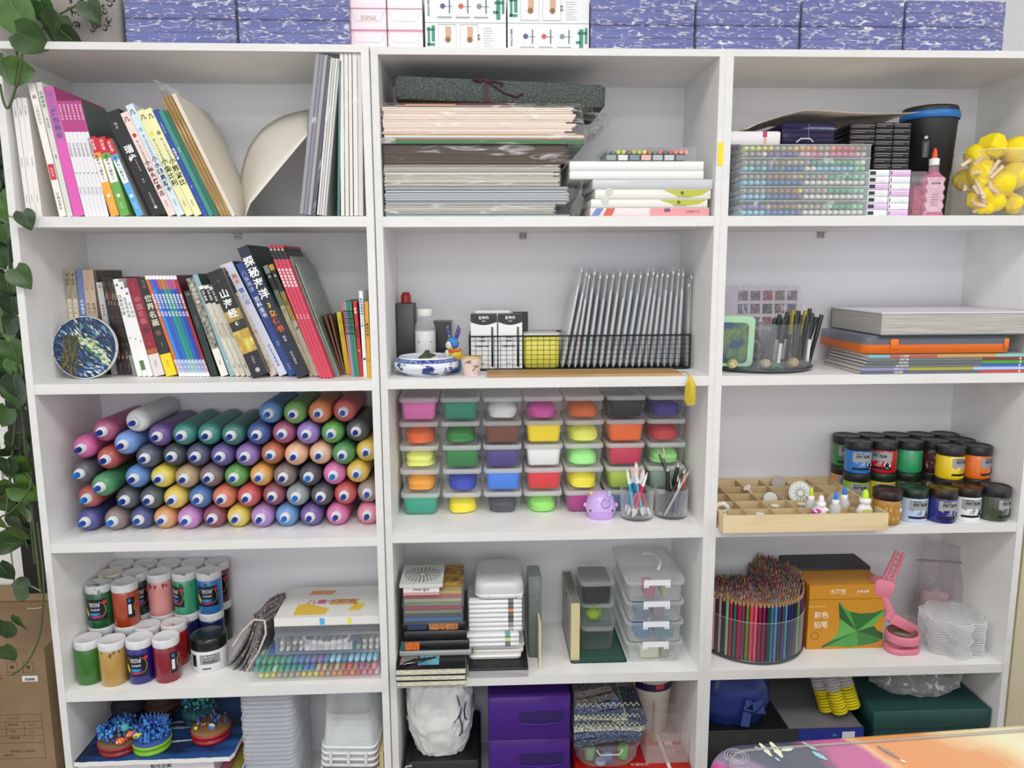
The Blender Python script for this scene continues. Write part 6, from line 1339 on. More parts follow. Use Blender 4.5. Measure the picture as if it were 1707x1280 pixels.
# second pile: black sketchbook, trays, marker packs, white case
y2 = -.002
x0, x1 = B.at(781, 1110, y2).x, B.at(881, 1110, y2).x
r = thing('sketchbook', 'thick black-covered sketchbook at the bottom of the second pile', 'sketchbook', B, ((x0+x1)/2, y2, S4+.0003))
w = x1-x0; m = MB(); m.box(-w/2+.001, w/2-.001, .001, .20, 0, .0175, mat('#b4b4b8', .7, two='#8c8c90', scale=400, stretch=(.02, .02, 1))); m.build('pages', r)
m = MB(); m.rbox(w, .204, .0055, .003, mat('#16191c', .45), z=.0177, cy=.102); m.build('cover', r)
z = S4+.0236; y3 = .055
for k, (a, b, hgt) in enumerate(((781, 869, .0105), (787, 873, .0105), (787, 875, .0105))):
    xx0, xx1 = B.at(a, 1085, y3).x, B.at(b, 1085, y3).x
    r = thing('paint_palette', 'white rounded palette box with a greenish paint line, ' + ['lowest of three', 'middle of three', 'top of three'][k], 'palette', B, ((xx0+xx1)/2, y3-.010+.008*k, z+.0002), None, 'white rounded palette boxes')
    m = MB(); m.rbox(xx1-xx0, .11, hgt-.0005, .012, mat('#e4e4e0', .3), cy=.055, c=.002); m.build('body', r)
    m = MB(); m.rr([(hgt*.45, (xx1-xx0)/2+.0003, .0553, .012), (hgt*.56, (xx1-xx0)/2+.0003, .0553, .012)], mat('#7c8464' if k != 1 else '#a88458', .6), 4, cy=.055); m.build('seam', r)
    z += hgt
wm_ = mat('#e2e4e6', .3)
def hmarker(lb, x0, x1, y, z, band, group, rad=.0058, bandx=.74):
    r = MB(); L_ = x1-x0; r.M = T((x0, y, z)) @ ry(90); r.lathe([(rad*.8, 0), (rad, .002), (rad, L_*bandx)], wm_, 12); r.lathe([(rad*1.02, L_*bandx), (rad*1.02, L_*(bandx+.1))], mat(band, .4), 12); r.lathe([(rad, L_*(bandx+.1)), (rad, L_-.002), (rad*.8, L_)], wm_, 12)
    o = single(r, 'art_marker', lb, 'marker', B, (0, 0, 0), None, group)
    return o
cols = [('#5c6068', 'grey'), ('#c8cc7c', 'pale green'), ('#2c9c80', 'teal'), ('#c8a4b0', 'pink-grey'), ('#8c8484', 'grey'), ('#3c3436', 'dark brown'), ('#4c4a4c', 'charcoal'), ('#c06c3c', 'orange'), ('#4c4844', 'dark grey'), ('#4c4c4c', 'slate')]
zq = z+.0075; y4 = .05
for k, (c, cn) in enumerate(cols):
    lo = k < 3; a, b = (775.5, 865) if lo else (782, 870)
    yy = y4 + (0 if lo else .012); hmarker('white art marker with a %s band, number %s from the bottom of the pile' % (cn, ORD[k]), B.at(a, 1040, yy).x, B.at(b, 1040, yy).x, yy, zq, c, 'white art markers in clear packs'); zq += .0123
    for q in (1,):
        hmarker('white art marker, %s band, second row, number %s up' % (cn, ORD[k]), B.at(a, 1040, yy).x+.001, B.at(b, 1040, yy).x-.001, yy+.0125*q, zq-.0123, c, 'white art markers behind the front ones')
zb1 = z+.0006; x0, x1 = B.at(771, 1050, y4).x, B.at(871, 1050, y4).x
r = thing('marker_pack', 'bulging clear pack with three layers of white art markers, over the palettes', 'marker pack', B, ((x0+x1)/2, y4-.012, zb1))
m = MB(); m.rr([(0, (x1-x0)/2-.004, .05, .01), (.004, (x1-x0)/2, .055, .014), (.036, (x1-x0)/2, .055, .014), (.039, (x1-x0)/2-.004, .05, .01)], clear('#f0f4f6', .12, .08, .5), 4, cy=.055); m.build('film', r)
zb2 = zb1+.0396; x0, x1 = B.at(779, 1000, y4).x, B.at(874, 1000, y4).x
r = thing('marker_pack', 'taller clear pack with seven layers of white art markers, under the white case', 'marker pack', B, ((x0+x1)/2, y4, zb2))
H2 = zq-zb2-.004; m = MB(); m.rr([(0, (x1-x0)/2-.002, .05, .008), (.004, (x1-x0)/2, .052, .01), (H2-.002, (x1-x0)/2, .052, .01), (H2, (x1-x0)/2-.003, .05, .008)], clear('#f0f4f6', .1, .08, .5), 4, cy=.052); m.build('film', r)
zc = zb2+H2+.0006; x0, x1 = B.at(791, 985, .06).x, B.at(874, 985, .06).x; w = x1-x0
r = thing('white_case', 'white rounded hard case with a round hinge knob, topmost of the marker pile', 'case', B, ((x0+x1)/2, .055, zc))
m = MB(); m.rbox(w, .17, .013, .03, mat('#d4d6d6', .35), cy=.085, n=8); m.build('base', r)
m = MB(); L = []
for i in range(9):
    u = i/8; zz = .0135+.030*math.sin(u*math.pi/2); q = 1-.55*(1-math.cos(u*math.pi/2)); a, b = w/2*(q*.4+.6 if u < 1 else .5), .085*(q*.5+.5)
    L.append((zz, w/2*(1-.32*u**3), .085*(1-.18*u**3), .03))
m.rr([(z_, a_, b_, r_) for z_, a_, b_, r_ in L], mat('#c9cccc', .35), 8, cy=.088); m.build('lid', r)
m = MB(); m.M = T((w/2-.012, .0, .008)) @ rx(90); m.lathe([(.007, -.003), (.007, .001), (.005, .002)], mat('#e4e6e6', .3), 18); m.lathe([(.002, .002), (.002, .0024)], mat('#6c6c6c'), 10); m.build('hinge_knob', r)
m = MB(); m.sphere((0, .012, .007), .0018, mat('#4c5054', .4), 6, 5); m.sphere((-w*.2, -.0003, .008), .0016, mat('#8c8c8c'), 6, 5); m.build('speckles', r)
# upright dark green tin and the two upright boards
x0, x1 = B.at(881, 1060, .09).x, B.at(902.5, 1060, .09).x; zt = B.at(890, 962, .09).z
r = thing('glass_bottle', 'tall narrow clear and green pack standing upright between the pile and the thin board', 'pack', B, ((x0+x1)/2, .09, S4+.0003)); w = x1-x0; H_ = zt-S4
m = MB(); m.rbox(w, .08, H_, .004, clear('#a8b0ac', .5, .1, .5, tint='#c8d0cc'), cy=.04); m.build('film', r)
m = MB(); m.box(-w/2+.002, w/2-.012, .004, .07, .003, H_*.75, mat('#6c7470', .4)); m.box(w/2-.012, w/2-.003, .002, .07, .003, H_*.72, mat('#2c7c58', .35)); m.box(-w/2+.004, w/2-.004, .003, .06, H_*.7, H_*.74, mat('#3c9c90', .35)); m.build('contents', r)
x0 = B.at(899, 1115, .028).x; zt = B.at(902, 1037, .04).z
m = MB(); m.box(0, .0045, 0, .27, 0, zt-S4, mat('#ded8b8', .6, two='#c8c09c', scale=200, stretch=(1, 1, .1))); single(m, 'thin_board', 'thin cream board standing on edge across the shelf', 'board', B, (x0, .028, S4+.0003))
# cutting mat with the album and tubs
c = [B.on(952, 1105, S4), B.on(1044, 1099, S4)]
y0m = .055; x0m, x1m = c[0].x-.001, c[1].x
r = thing('cutting_mat', 'dark green cutting mat with a fine white grid lying flat', 'cutting mat', B, (x0m, y0m, S4+.0002))
m = MB(); w, d = x1m-x0m, .235; m.rbox(w, d, .0025, .006, mat('#123c34'), cx=w/2, cy=d/2, c=.0005); m.build('mat', r)
m = MB(); gl = mat('#7ca898', .6)
for k in range(1, int(w/.0065)): m.box(.0065*k, .0065*k+.0004, .004, d-.004, .0025, .0027, gl)
for k in range(1, int(d/.0065)): m.box(.004, w-.004, .0065*k, .0065*k+.0004, .0025, .0027, gl)
m.build('grid_lines', r)
zm = S4+.0030; ya = .068; x0, x1 = B.at(951.5, 1090, ya).x, B.at(966, 1090, ya).x; zt = B.at(958, 1006, ya).z
r = thing('album', 'upright cream album with a pale green spine standing on the cutting mat', 'album', B, (x0, ya, zm)); w, H_ = x1-x0, zt-zm
m = MB(); m.box(0, w, 0, .003, 0, H_, mat('#c8c498', .5, two='#d0b890', scale=12, stretch=(1, 1, 1))); m.box(0, .0012, .003, .215, 0, H_, mat('#b4b0ac', .5, two='#a4a09c', scale=30)); m.box(w-.0012, w, .003, .215, 0, H_, mat('#b4b0ac')); m.build('cover', r)
m = MB(); m.box(.0013, w-.0013, .0031, .212, .001, H_-.002, mat('#9c9a94', .7, two='#54544e', scale=200)); m.build('pages', r)
m = MB(); m.M = T((-.0002, .11, H_*.86)) @ ry(-90); m.lathe([(.008, 0), (.007, .0004)], INK, 16); m.M = Matrix(); m.build('emblem', r)
tub2 = clear('#e8eeec', .07, .15, .5, tint='#e8f0ec'); yt = B.on(1000, 1084, S4+.003).y
x0, x1 = B.at(968, 1080, yt).x, B.at(1024, 1080, yt).x; w = x1-x0
zl = [zm, B.at(1000, 1038, yt).z+.002, B.at(1000, 1003, yt).z+.002]
zz = zm
hts = [.069, .066, .067]
for k, (lb, cm, cl_, clb) in enumerate((('clear lidded tub, empty and greenish, bottom of the small tower on the cutting mat', None, None, None), ('clear lidded tub with a lime lump, middle of the small tower', '#b4c83c', 'lump', 'lime green clay lump in the middle tub of the small tower'), ('clear lidded tub filled with black clay, top of the small tower', '#18181a', 'block', 'black clay filling the top tub of the small tower'))):
    hh = hts[k]; dx = (-.006 if k == 2 else 0)
    r = thing('clay_tub', lb, 'tub', B, ((x0+x1)/2+dx, yt+(-.018 if k == 2 else 0), zz), None, 'clear tubs in the small tower')
    m = MB(); a, b = w/2-.006, .058; m.rr([(0, a-.004, b-.004, .01), (.003, a, b, .012), (hh-.011, a+.004, b+.003, .014)], tub2, 4, cap1=False, cy=b); m.build('body', r)
    m = MB(); m.rr([(hh-.0115, w/2-.001, b+.005, .014), (hh-.002, w/2, b+.006, .016), (hh-.001, w/2-.002, b+.004, .014), (hh-.001, w/2-.008, b-.002, .011), (hh-.003, w/2-.010, b-.004, .010)], clear('#e8eeec', .4, .3, .4), 4, cap0=False, cy=b); m.build('lid', r)
    if cm:
        m = MB()
        if cl_ == 'lump': m.sphere((-.008, .03, .024), .019, mat(cm, .6), 16, 10, 1.25, 1, .95, .35, 4)
        else: m.rr([(.004, a-.005, b-.005, .008), (hh-.006, a-.001, b-.001, .01)], mat(cm, .6, bump=.6, scale=60), 4, cy=b)
        single(m, 'modelling_clay', clb, 'modelling clay', B, ((x0+x1)/2+dx, yt+(-.018 if k == 2 else 0), zz+.0008))
    zz += hh+.0006
# four-tier carry case
yc = .05; x0, x1 = B.at(1046, 1098, yc).x, B.at(1137, 1098, yc).x; w = x1-x0
cs_ = clear('#f0f4f6', .36, .25, .5); lt = mat('#e2e4ea', .4); dcc = .235
th_ = [.0565, .0555, .0550, .0545]; zz = S4+.0004
tn = ['bottom', 'second', 'third', 'top']
r = thing('tier_case', 'four-tier clear plastic carry case with white latches and a handle, near the right panel', 'carry case', B, ((x0+x1)/2, yc, zz))
z = 0
for k in range(4):
    h = th_[k]; m = MB(); a, b = w/2, dcc/2
    m.rr([(z, a-.007, b-.007, .012), (z+.002, a-.005, b-.005, .014), (z+h-.011, a-.003, b-.003, .016), (z+h-.009, a+.004, b+.003, .018), (z+h-.001, a+.004, b+.003, .018), (z+h-.0005, a-.001, b-.002, .016)], cs_, 4, cap0=True, cap1=False, cy=b); m.build('tier', r)
    z += h
m = MB(); m.rr([(z, a+.004, b+.003, .018), (z+.006, a+.005, b+.004, .018), (z+.009, a-.002, b-.003, .016), (z+.015, a-.014, b-.018, .014)], clear('#dfe2e4', .3, .25, .4), 4, cap0=False, cy=b); m.build('lid', r)
for k in range(4):
    zz_ = sum(th_[:k+1]) - (.0015 if k < 3 else -.002); m = MB(); m.box(-.034, .034, -.0075, -.0035, zz_-.008, zz_+.006, lt); m.box(-.034, -.022, -.0075, -.0035, zz_-.014, zz_-.008, lt); m.box(.022, .034, -.0075, -.0035, zz_-.014, zz_-.008, lt); o = m.build('latch', r)
    m = MB()
    for s in (-1, 1): m.box(s*.028-.0012, s*.028+.0012, -.0079, -.0075, zz_-.012, zz_-.0095, mat('#6c7078'))
    m.build('hole', o)
m = MB(); zt2 = z+.015
m.tube([(.012, .045, zt2-.002), (.020, .055, zt2+.008), (.026, .08, zt2+.013), (.020, .12, zt2+.012), (.004, .15, zt2+.006), (-.004, .155, zt2-.002)], [.0045, .0055, .0055, .0055, .005, .0045], mat('#dcdcdc', .3), 10); o = m.build('handle', r)
zb = S4+.0004
for k, items in enumerate([[('#c8d0a8', -.01, .05, .036, 'pale cream'), ('#7c8c5c', .032, .02, .03, 'olive')], [('#2f6fa8', -.028, .04, .032, 'blue'), ('#3c8490', .028, .05, .034, 'teal')], [('#56708c', -.028, .04, .034, 'slate blue'), ('#8c7c88', .012, .03, .034, 'dull mauve')], [('#bc4c78', -.012, .026, .034, 'pink'), ('#b4b490', .028, .016, .024, 'beige')]]):
    for c, dx, ww, hh, cn in items:
        m = MB(); m.rbox(ww, .06, hh, .006, mat(c, .6), cy=.04); single(m, 'craft_pot', '%s craft supply seen through the %s tier of the carry case' % (cn, tn[k]), 'craft supply', B, ((x0+x1)/2+dx, yc+.006, zb+sum(th_[:k])+.004))
# == middle bookcase, bottom shelf
r = slab('black_case', 'black zipped case under the white cloth bag', B, PT+.012, .225, .03, .27, S5, .212, mat('#0f0f11', .6), 'case', .012)
m = MB(); m.tube([(-.101, -.003, .03), (-.104, -.003, .10), (-.095, -.003, .122), (-.08, -.003, .124)], .0028, mat('#a8a8a4'), 8); m.tube([(-.092, -.005, .112), (-.090, -.007, .098), (-.086, -.007, .09), (-.083, -.006, .1)], .0012, mat('#b8b8b8', .3, metal=.8), 6); m.build('zip_pull', r)
# cloth bag
r = thing('cloth_bag', 'stuffed crumpled white cloth bag with blue brush writing on its side', 'bag', B, (.118, .03, .2135))
m = MB(); L = []; cw = mat('#dcdcda', .9, bump=.35, scale=26, two='#cfcfce')
for i in range(44):
    u = i/43; z = .205*u; a = .090*min(1, .74+.6*u)*(1.04-.1*max(0, u-.75)*4); b = .105*min(1, .8+.5*u); ring = []
    for j in range(110):
        t = 2*math.pi*j/110; cx_, sy_ = math.copysign(abs(math.cos(t))**.6, math.cos(t)), math.copysign(abs(math.sin(t))**.6, math.sin(t))
        v = Vector((cx_*1.8, sy_*1.8, u*2.2)); f = 1+.07*mnoise.noise(v*1.1+Vector((3, 1, 2)))-.10*abs(mnoise.noise(v*1.7+Vector((0, 0, cx_*1.2))))-.07*abs(mnoise.noise(v*3.6))-.02*math.exp(-((t-4.75)/.05)**2)
        ring.append((cx_*a*f, .105+sy_*b*f, z+.006*mnoise.noise(v*1.7)*min(1, 3*u)))
    L.append(ring)
m.loft(L, cw, smooth=True); m.build('body', r)
m = MB(); bi = mat('#1c1c44')
def onbag(x, z): return (x, min(q.y for R_ in L for q in map(Vector, R_) if abs(q.x-x) < .006 and abs(q.z-z) < .009)-.0006, z)
for pts_ in ([(.048, .182), (.052, .168), (.056, .152)], [(.060, .147), (.054, .125), (.040, .108)], [(.053, .128), (.060, .10), (.060, .075), (.052, .063)], [(.070, .155), (.066, .13), (.068, .11), (.074, .10)]):
    m.tube([onbag(x, z) for x, z in pts_], [.0012]+[.002]*(len(pts_)-2)+[.0012], bi, 6)
m.build('brush_writing', r); bpy.data.objects.get(r.name)
# purple drawer boxes
pc = clear('#7444b8', .55, .15, .3, tint='#9468d8'); x0, x1 = B.at(814, 1200, .012).x, B.at(951, 1200, .012).x; w = x1-x0
zs2 = [S5+.0003, .1625, .2815, .400]
for k in range(3):
    h = zs2[k+1]-zs2[k]-.0008
    r = thing('drawer_box', 'translucent purple drawer box, ' + ['bottom one of the stack of three', 'middle one of the stack of three', 'topmost, with a red thing showing inside'][k], 'drawer box', B, ((x0+x1)/2, .012, zs2[k]), None, 'translucent purple drawer boxes')
    m = MB(); m.rr([(0, w/2-.001, .129, .004), (.001, w/2, .13, .005), (h-.001, w/2, .13, .005), (h, w/2-.001, .129, .004)], pc, 3, cy=.13); m.build('shell', r)
    m = MB(); m.rr([(.004, w/2-.008, .122, .006), (h-.02, w/2-.006, .124, .006)], pc, 3, cap1=False, cy=.126); o = m.build('drawer', r)
    m = MB(); m.box(-w*.12, w*.42, -.0016, 0, h*.42, h*.66, mat('#2a1a58', .3)); m.tube([(-w*.1, -.004, h*.40), (w*.15, -.006, h*.37), (w*.4, -.004, h*.42)], .0018, pc, 6); m.build('handle', o)
    m = MB(); m.text('收纳', .011, mat('#4a34a0', .3), T((w*.02, -.0012, h*.8)) @ FRONT); m.build('embossing', r)
    if k == 2: mm = MB(); mm.sphere((0, 0, .034), .030, mat('#d03c20'), 14, 10, .75, .8, 1.1); single(mm, 'clay_ball', 'orange-red lump seen inside the topmost purple drawer box', 'lump', B, (x0+.045, .05, zs2[k]+.006))
# red gift box, tub of clay, blanket, cups
r = slab('red_box', 'flat red box with white lettering lying under the blanket and clear tub', B, .475, .8-PT-.004, .012, .285, S5, .178, mat('#b81c18', .35), 'box', .002)
m = MB()
for k, s in enumerate('年画红'): m.text(s, .026, mat('#e8e0dc'), T((.118, .16-.042*k, .0962)) @ rz(0), bold=True)
m.text('新春快乐', .012, mat('#e0b0a0'), T((.02, .03, .0962)), bold=True); m.build('lettering', r)
m = MB(); m.box(.092, .101, .004, .19, .0956, .0962, mat('#e8e4e0')); m.build('white_stripe', r)
pcx, pcy = B.on(1012, 1274, .179).x, .10
r = thing('craft_tub', 'round-cornered clear tub holding coloured pots, under the patterned blanket', 'tub', B, (pcx, pcy, .1790))
m = MB(); m.rr([(0, .066, .060, .04), (.003, .072, .066, .044), (.02, .083, .076, .05), (.062, .088, .080, .05), (.064, .094, .086, .054), (.068, .094, .086, .054), (.069, .088, .08, .05)], clear('#e4e8ea', .16, .12, .55), 6); m.build('shell', r)
m = MB(); m.tube([(-.034, -.088, .066), (-.026, -.094, .056), (.026, -.094, .056), (.034, -.088, .066)], .0022, clear('#f0f0f0', .5, .15, .4), 8); m.build('handle', r)
for q, (c, cn, dx, dy) in enumerate((('#8cc48c', 'pale green', -.043, -.03), ('#6484b4', 'blue-grey', .003, -.042), ('#6ccc5c', 'green', .046, -.03), ('#8c2c4c', 'maroon', -.06, .02), ('#b04c6c', 'rose', .062, .015), ('#a8b8d8', 'pale blue', -.018, -.054))):
    m = MB(); m.lathe([(.012, 0), (.0145, .002), (.0145, .032 if q < 5 else .01), (.012, .034 if q < 5 else .012)], mat(c, .4), 16); single(m, 'clay_pot', '%s pot inside the clear tub on the red box' % cn, 'pot', B, (pcx+dx, pcy+dy, .1830))
# blanket
r = thing('folded_blanket', 'folded navy, cream and black patterned knit blanket on the clear tub', 'blanket', B, (.468, .015, .250))
knit = []
for c in (['#161c3c', '#8c9488', '#1c2550', '#545e78', '#10142a', '#b4b8a4'], ['#14141c', '#6c6864', '#1c1c24', '#9c9488'], ['#1c2a66', '#7c86a0', '#141c44', '#4c5c8c'], ['#c8ccb8', '#4c5c48', '#d8dccc', '#2c3430']):
    knit.append(mat(c[0], .95, two=c[1:], scale=130, sharp=.2, stretch=(1, .5, 1.6), bump=.8, bscale=220))
nL = 9
for k in range(nL):
    m = MB(); z0 = .0185*k; L = []; th2 = .0165; wd = .185-.011*k if k > 3 else .175+.006*k
    for j in range(9):
        y = .16*j/8; top, bot = [], []
        for i in range(25):
            u = i/24; x = wd*u*1.0; zc_ = z0+.008*math.sin(u*3+k*.6)+.003*mnoise.noise(Vector((x*30, y*30, k)))+(.012*u if k < 4 else .012*(1-u)*0)
            edge = math.sqrt(max(0, 1-((u-.88)/.12)**2)) if u > .88 else 1
            top.append((x, y, zc_+th2*.5*(edge)+th2*.5)); bot.append((x, y, zc_-th2*.5*edge+th2*.5))
        L.append(top+bot[::-1])
    m.loft(L, knit[[0, 2, 3, 0, 3, 0, 2, 1, 1][k]], True, True, True); o = m.build('blanket_fold', r)
# zigzag rows as raised stitches
m = MB(); st = mat('#c8ccb4', .9)
for row, (zz_, n) in enumerate(((.062, 13), (.086, 13), (.118, 11))):
    for k in range(n):
        x = .005+.165*k/n; m.tube([(x, -.002, zz_), (x+.006, -.003, zz_+.010), (x+.0125, -.002, zz_)], .0011, st, 5)
m.build('stitching', r)
bx_, by_ = B.at(1098, 1170, .22).x, .215
bx_ = min(bx_, .8-PT-.065)
r = thing('paper_bucket', 'white paper bucket with a dark violet rim band behind the blanket', 'bucket', B, (bx_-.005, by_, .1790))
m = MB(); m.lathe([(.042, 0), (.044, .002), (.060, .170)], mat('#d8d4cc'), 32, cap1=False); m.lathe([(.058, .169), (.045, .05)], mat('#b8b4ac', .6), 32, False, False); m.build('body', r)
m = MB(); m.lathe([(.0575, .135), (.0612, .172), (.0625, .1735), (.0612, .175), (.0595, .1735)], mat('#e0dedc', .4), 32, False, False); arc(m, .0597, -60, 60, .138, .166, mat('#241a44', .4)); arc(m, .0602, 0, 25, .145, .160, mat('#c03c4c', .4)); m.build('rim', r)
acr = clear('#f0e8e4', .1, .05, .7)
for k, (px0, px1, y, h, lb) in enumerate(((1078, 1148, .045, .085, 'clear acrylic holder standing in front on the red box'), (1090, 1140, .135, .115, 'taller clear acrylic holder behind the front one'))):
    x0, x1 = B.at(px0, 1230, y).x, min(B.at(px1, 1230, y).x, .8-PT-.004); w = x1-x0; t = .0022
    r = thing('acrylic_holder', lb, 'holder', B, (x0, y, .1790), None, 'clear acrylic holders')
    m = MB(); m.box(0, w, 0, t, 0, h, acr); m.box(0, w, .07, .07+t, 0, h*1.15, acr); m.box(0, t, t, .07, 0, h, acr); m.box(w-t, w, t, .07, 0, h, acr); m.box(0, w, 0, .07, 0, .004, clear('#e0d4d0', .4, .1, .5)); m.build('shell', r)
# == right bookcase, top shelf
def c1(x, y): return 1210+x*.1601, 160+y*.1601
y0 = .012; x0, x1 = C.at(1231.5, 350, y0).x, C.at(1446.5, 350, y0).x
zl = [S1+.0004]+[C.at(1340, p, y0).z for p in (333.5, 310, 286.5, 262.5, 240)]
W_ = x1-x0
lay = ['lb lb lb lb b b b b b v w w w w w w w w w w', 'v v v v tn br br br br tn tn gy gy gy lg g g g lg lg',
       'lb lb lb lb b b b b v v w w w w w w w w w w', 'gy gy gy gy br br br br br y gy gy gy tn g g g g lg lg',
       'lb lb lb lb b b b b b v w w w w w w w w w w', 'gy gy gy gy br br br br tn tn gy gy gy tn g g g g lg lg',
       'lb lb t lb b b t b b b w w lb lb lb lb lb lb lg lg', 'gy gy gy gy gy br br tn tn tn gy t g g g g g g lg w',
       'gy gy gy w v v v v v lp lp p p lp p p p p lp lp', 'yg yg yg y y tn tn tn y o o o tn tn o r r r br br']
cn_ = ['bottom', 'second', 'third', 'fourth', 'top']
for k in range(5):
    h = zl[k+1]-zl[k]-.0006
    r = thing('marker_case', 'clear case of round-capped markers, ' + ['lowest of the five at the left of the top shelf', 'second from the bottom of the five', 'third from the bottom of the five', 'fourth from the bottom of the five', 'topmost of the five, with yellow and pink caps'][k], 'marker case', C, ((x0+x1)/2, y0, zl[k]), None, 'stacked clear marker cases, right bookcase')
    m = MB(); m.rr([(0, W_/2-.001, .079, .003), (.001, W_/2, .08, .004), (h-.001, W_/2, .08, .004), (h, W_/2-.001, .079, .003)], clear('#f2f8f8', .30, .10, .5, bump=.5, bscale=14, sheen=.3), 3, cy=.08); m.box(-W_/2, W_/2, -.0008, 0, h-.002, h, clear('#dce6e8', .6, .1, .4)); m.build('shell', r)
    m = MB(); m.box(-W_/2+.003, W_/2-.003, .150, .156, .002, h-.002, mat('#8ca0ac' if k < 4 else '#8c8c98', .5)); m.build('backing_card', r)
    for q in range(2):
        markers(C, x0+.008, x1-.006, y0+.005, zl[k]+.0085+.0135*q, cl(lay[2*k+q]), '%s case, %s row' % (cn_[k], ['lower', 'upper'][q]), 'markers in the five stacked cases', L=.13, rad=.0058)
z5 = zl[5]
# pack of white markers, violet case, black boxes on top
xa, xb = C.at(1215, 230, .02).x, C.at(1302, 230, .02).x; xa = max(xa, PT+.002)
r = slab('marker_pack', 'white marker pack with a magenta band on top of the five clear cases', C, xa, xb, .02, .10, z5, z5+.030, mat('#dcd8dc', .35), 'pack', .005)
m = MB(); m.box(.018, .028, -.0004, .0, .016, .029, mat('#b03060', .4)); m.box(.020, .027, -.0004, 0, .002, .015, mat('#d8a080', .4)); m.build('band', r)
xa, xb = C.at(1304, 225, .02).x, C.at(1392, 225, .02).x
r = slab('violet_case', 'dark violet clear-fronted case on top of the five marker cases', C, xa, xb, .02, .15, z5, z5+.050, clear('#241848', .85, .1, .3), 'case', .003)
m = MB(); w = xb-xa
for k in range(4): m.box(-w/2+.003, w/2-.003, .004, .12, .006+.011*k, .014+.011*k, mat(['#3a3450', '#3a1c40', '#2c2454', '#1e2450'][k], .4))
m.build('contents', r)
m = MB(); m.tube([(-.03, -.003, .004), (-.02, -.006, .012), (0, -.007, .012), (.01, -.003, .005)], .0016, mat('#c8c8d0', .3), 8); m.box(-.0006, .0002, -.0006, 0, .004, .046, mat('#8c8ca8', .4)); m.build('handle', r)
# tower of black and holographic cases
bn = 0
for q, (pa, pb) in enumerate(((1446, 1480), (1481, 1515.5))):
    xa, xb = C.at(pa, 330, y0+.02).x+.0006, C.at(pb, 330, y0+.02).x
    z = S1+.0004
    for k in range(7):
        h = (C.at(1480, 283, y0+.02).z-S1)/7
        mm = mat(['#c8d4dc', '#b8c4d0', '#b0a8c8', '#c8b8d0', '#a8c4cc', '#c0b0cc', '#b8ccd8'][(k+2*q) % 7], .25, two=[['#e8ecec', '#8cc4d0'], ['#e0b8e0', '#a8c8e8'], ['#f0f0ec', '#90c8b8']][(k+q) % 3], scale=45, sharp=.2, stretch=(1, 1, .2))
        r = slab('foil_box', 'shiny pastel flat box, number %s up in the %s column beside the marker cases' % (ORD[k], ['left', 'right'][q]), C, xa, xb, y0+.02, y0+.18, z, z+h, mm, 'box', .0015, 'shiny pastel flat boxes')
        m = MB(); w = xb-xa; m.box(-w/2+.002, -w/2+.016 if q == 0 else -w/2+.004, -.0004, 0, h*.2, h*.75, mat('#2c3434', .4)); m.build('print', r)
        z += h
zbk = z
for q, (pa, pb) in enumerate(((1427, 1457.5), (1458, 1487.5), (1488, 1517))):
    yb2 = y0+.022 if q else .1
    xa, xb = C.at(pa, 240, yb2).x+.0005, C.at(pb, 240, yb2).x
    if q == 0: z = z5+.0005; xb = min(xb, C.at(1446, 300, .1).x+.02)
    else: z = zbk+.0003
    zt = C.at(1470, 204, yb2).z; n = 8; h = (zt-z)/n
    if q == 0: yb2 = y0+.02; z = z5+.0005; zt = C.at(1470, 206, yb2).z; n = 4; h = (zt-z)/n; xa, xb = C.at(1416, 240, yb2).x, C.at(1457.5, 240, yb2).x
    for k in range(n):
        r = slab('black_box', 'glossy black flat box, number %s up in the %s black column' % (ORD[k], ['left', 'middle', 'right'][q]), C, xa, xb, yb2, yb2+.13, z, z+h, mat('#1f1b1f', .2), 'box', .0012, 'glossy black flat boxes')
        m = MB(); w = xb-xa; m.box(-w*.42, w*.1+w*.2*((k*3+q) % 2), -.0004, 0, h*.3, h*.42, mat('#77716f', .3)); m.build('print', r)
        z += h
# loose sheet of wrapping paper over the boxes
m = MB(); L = []
for j in range(6):
    row = []
    for i in range(19):
        u = i/18; px = 1238+u*282; py = 219-29*min(1, u/.3)**.8*1.0
        p = C.at(px, py, .06); zz_ = max(z5+.034, z5+.034+(.036)*min(1, u/.33)); row.append((p.x, .03+.24*j/5, z5+.036+.040*min(1, u/.34)**.8+.004*math.sin(u*6+j)+ (.006*j/5)))
    L.append(row)
m.loft(L, mat('#dcd0bc', .7, two='#c8bca8', scale=8), False, False, True, False); o = m.build('wrapping_paper'); put(o, C, (0, 0, 0)); solid(o, .0008); tag(o, 'loose curved tan paper sheet draped over the boxes on the top shelf', 'paper')
# black bin with a blue ring
yk = .14; xa, xb = C.at(1518, 200, yk-.03).x, C.at(1604, 200, yk-.03).x; rk = (xb-xa)/2; zt = C.at(1562, 173, yk).z; zr_ = C.at(1562, 187, yk-rk).z
r = thing('black_tumbler', 'tall black lidded tumbler with a bright blue ring at the top shelf right', 'tumbler', C, ((xa+xb)/2, yk, S1+.0004)); H_ = zr_-S1
bl_ = mat('#1c1d1e')
m = MB(); m.lathe([(rk*.72, 0), (rk*.75, .003), (rk*.84, H_*.45), (rk*.87, H_*.452), (rk*.98, H_-.012)], bl_, 40); m.build('body', r)
m = MB(); m.lathe([(rk*1.02, H_-.010), (rk*1.05, H_-.008), (rk*1.05, H_+.006), (rk*1.02, H_+.008)], mat('#1c68b0', .4), 40, False, False); m.build('ring', r)
m = MB(); m.lathe([(rk*.97, H_-.012), (rk*.99, H_+.014), (rk*.95, H_+.020), (rk*.80, H_+.022), (rk*.78, H_+.019)], bl_, 40); m.build('lid', r)
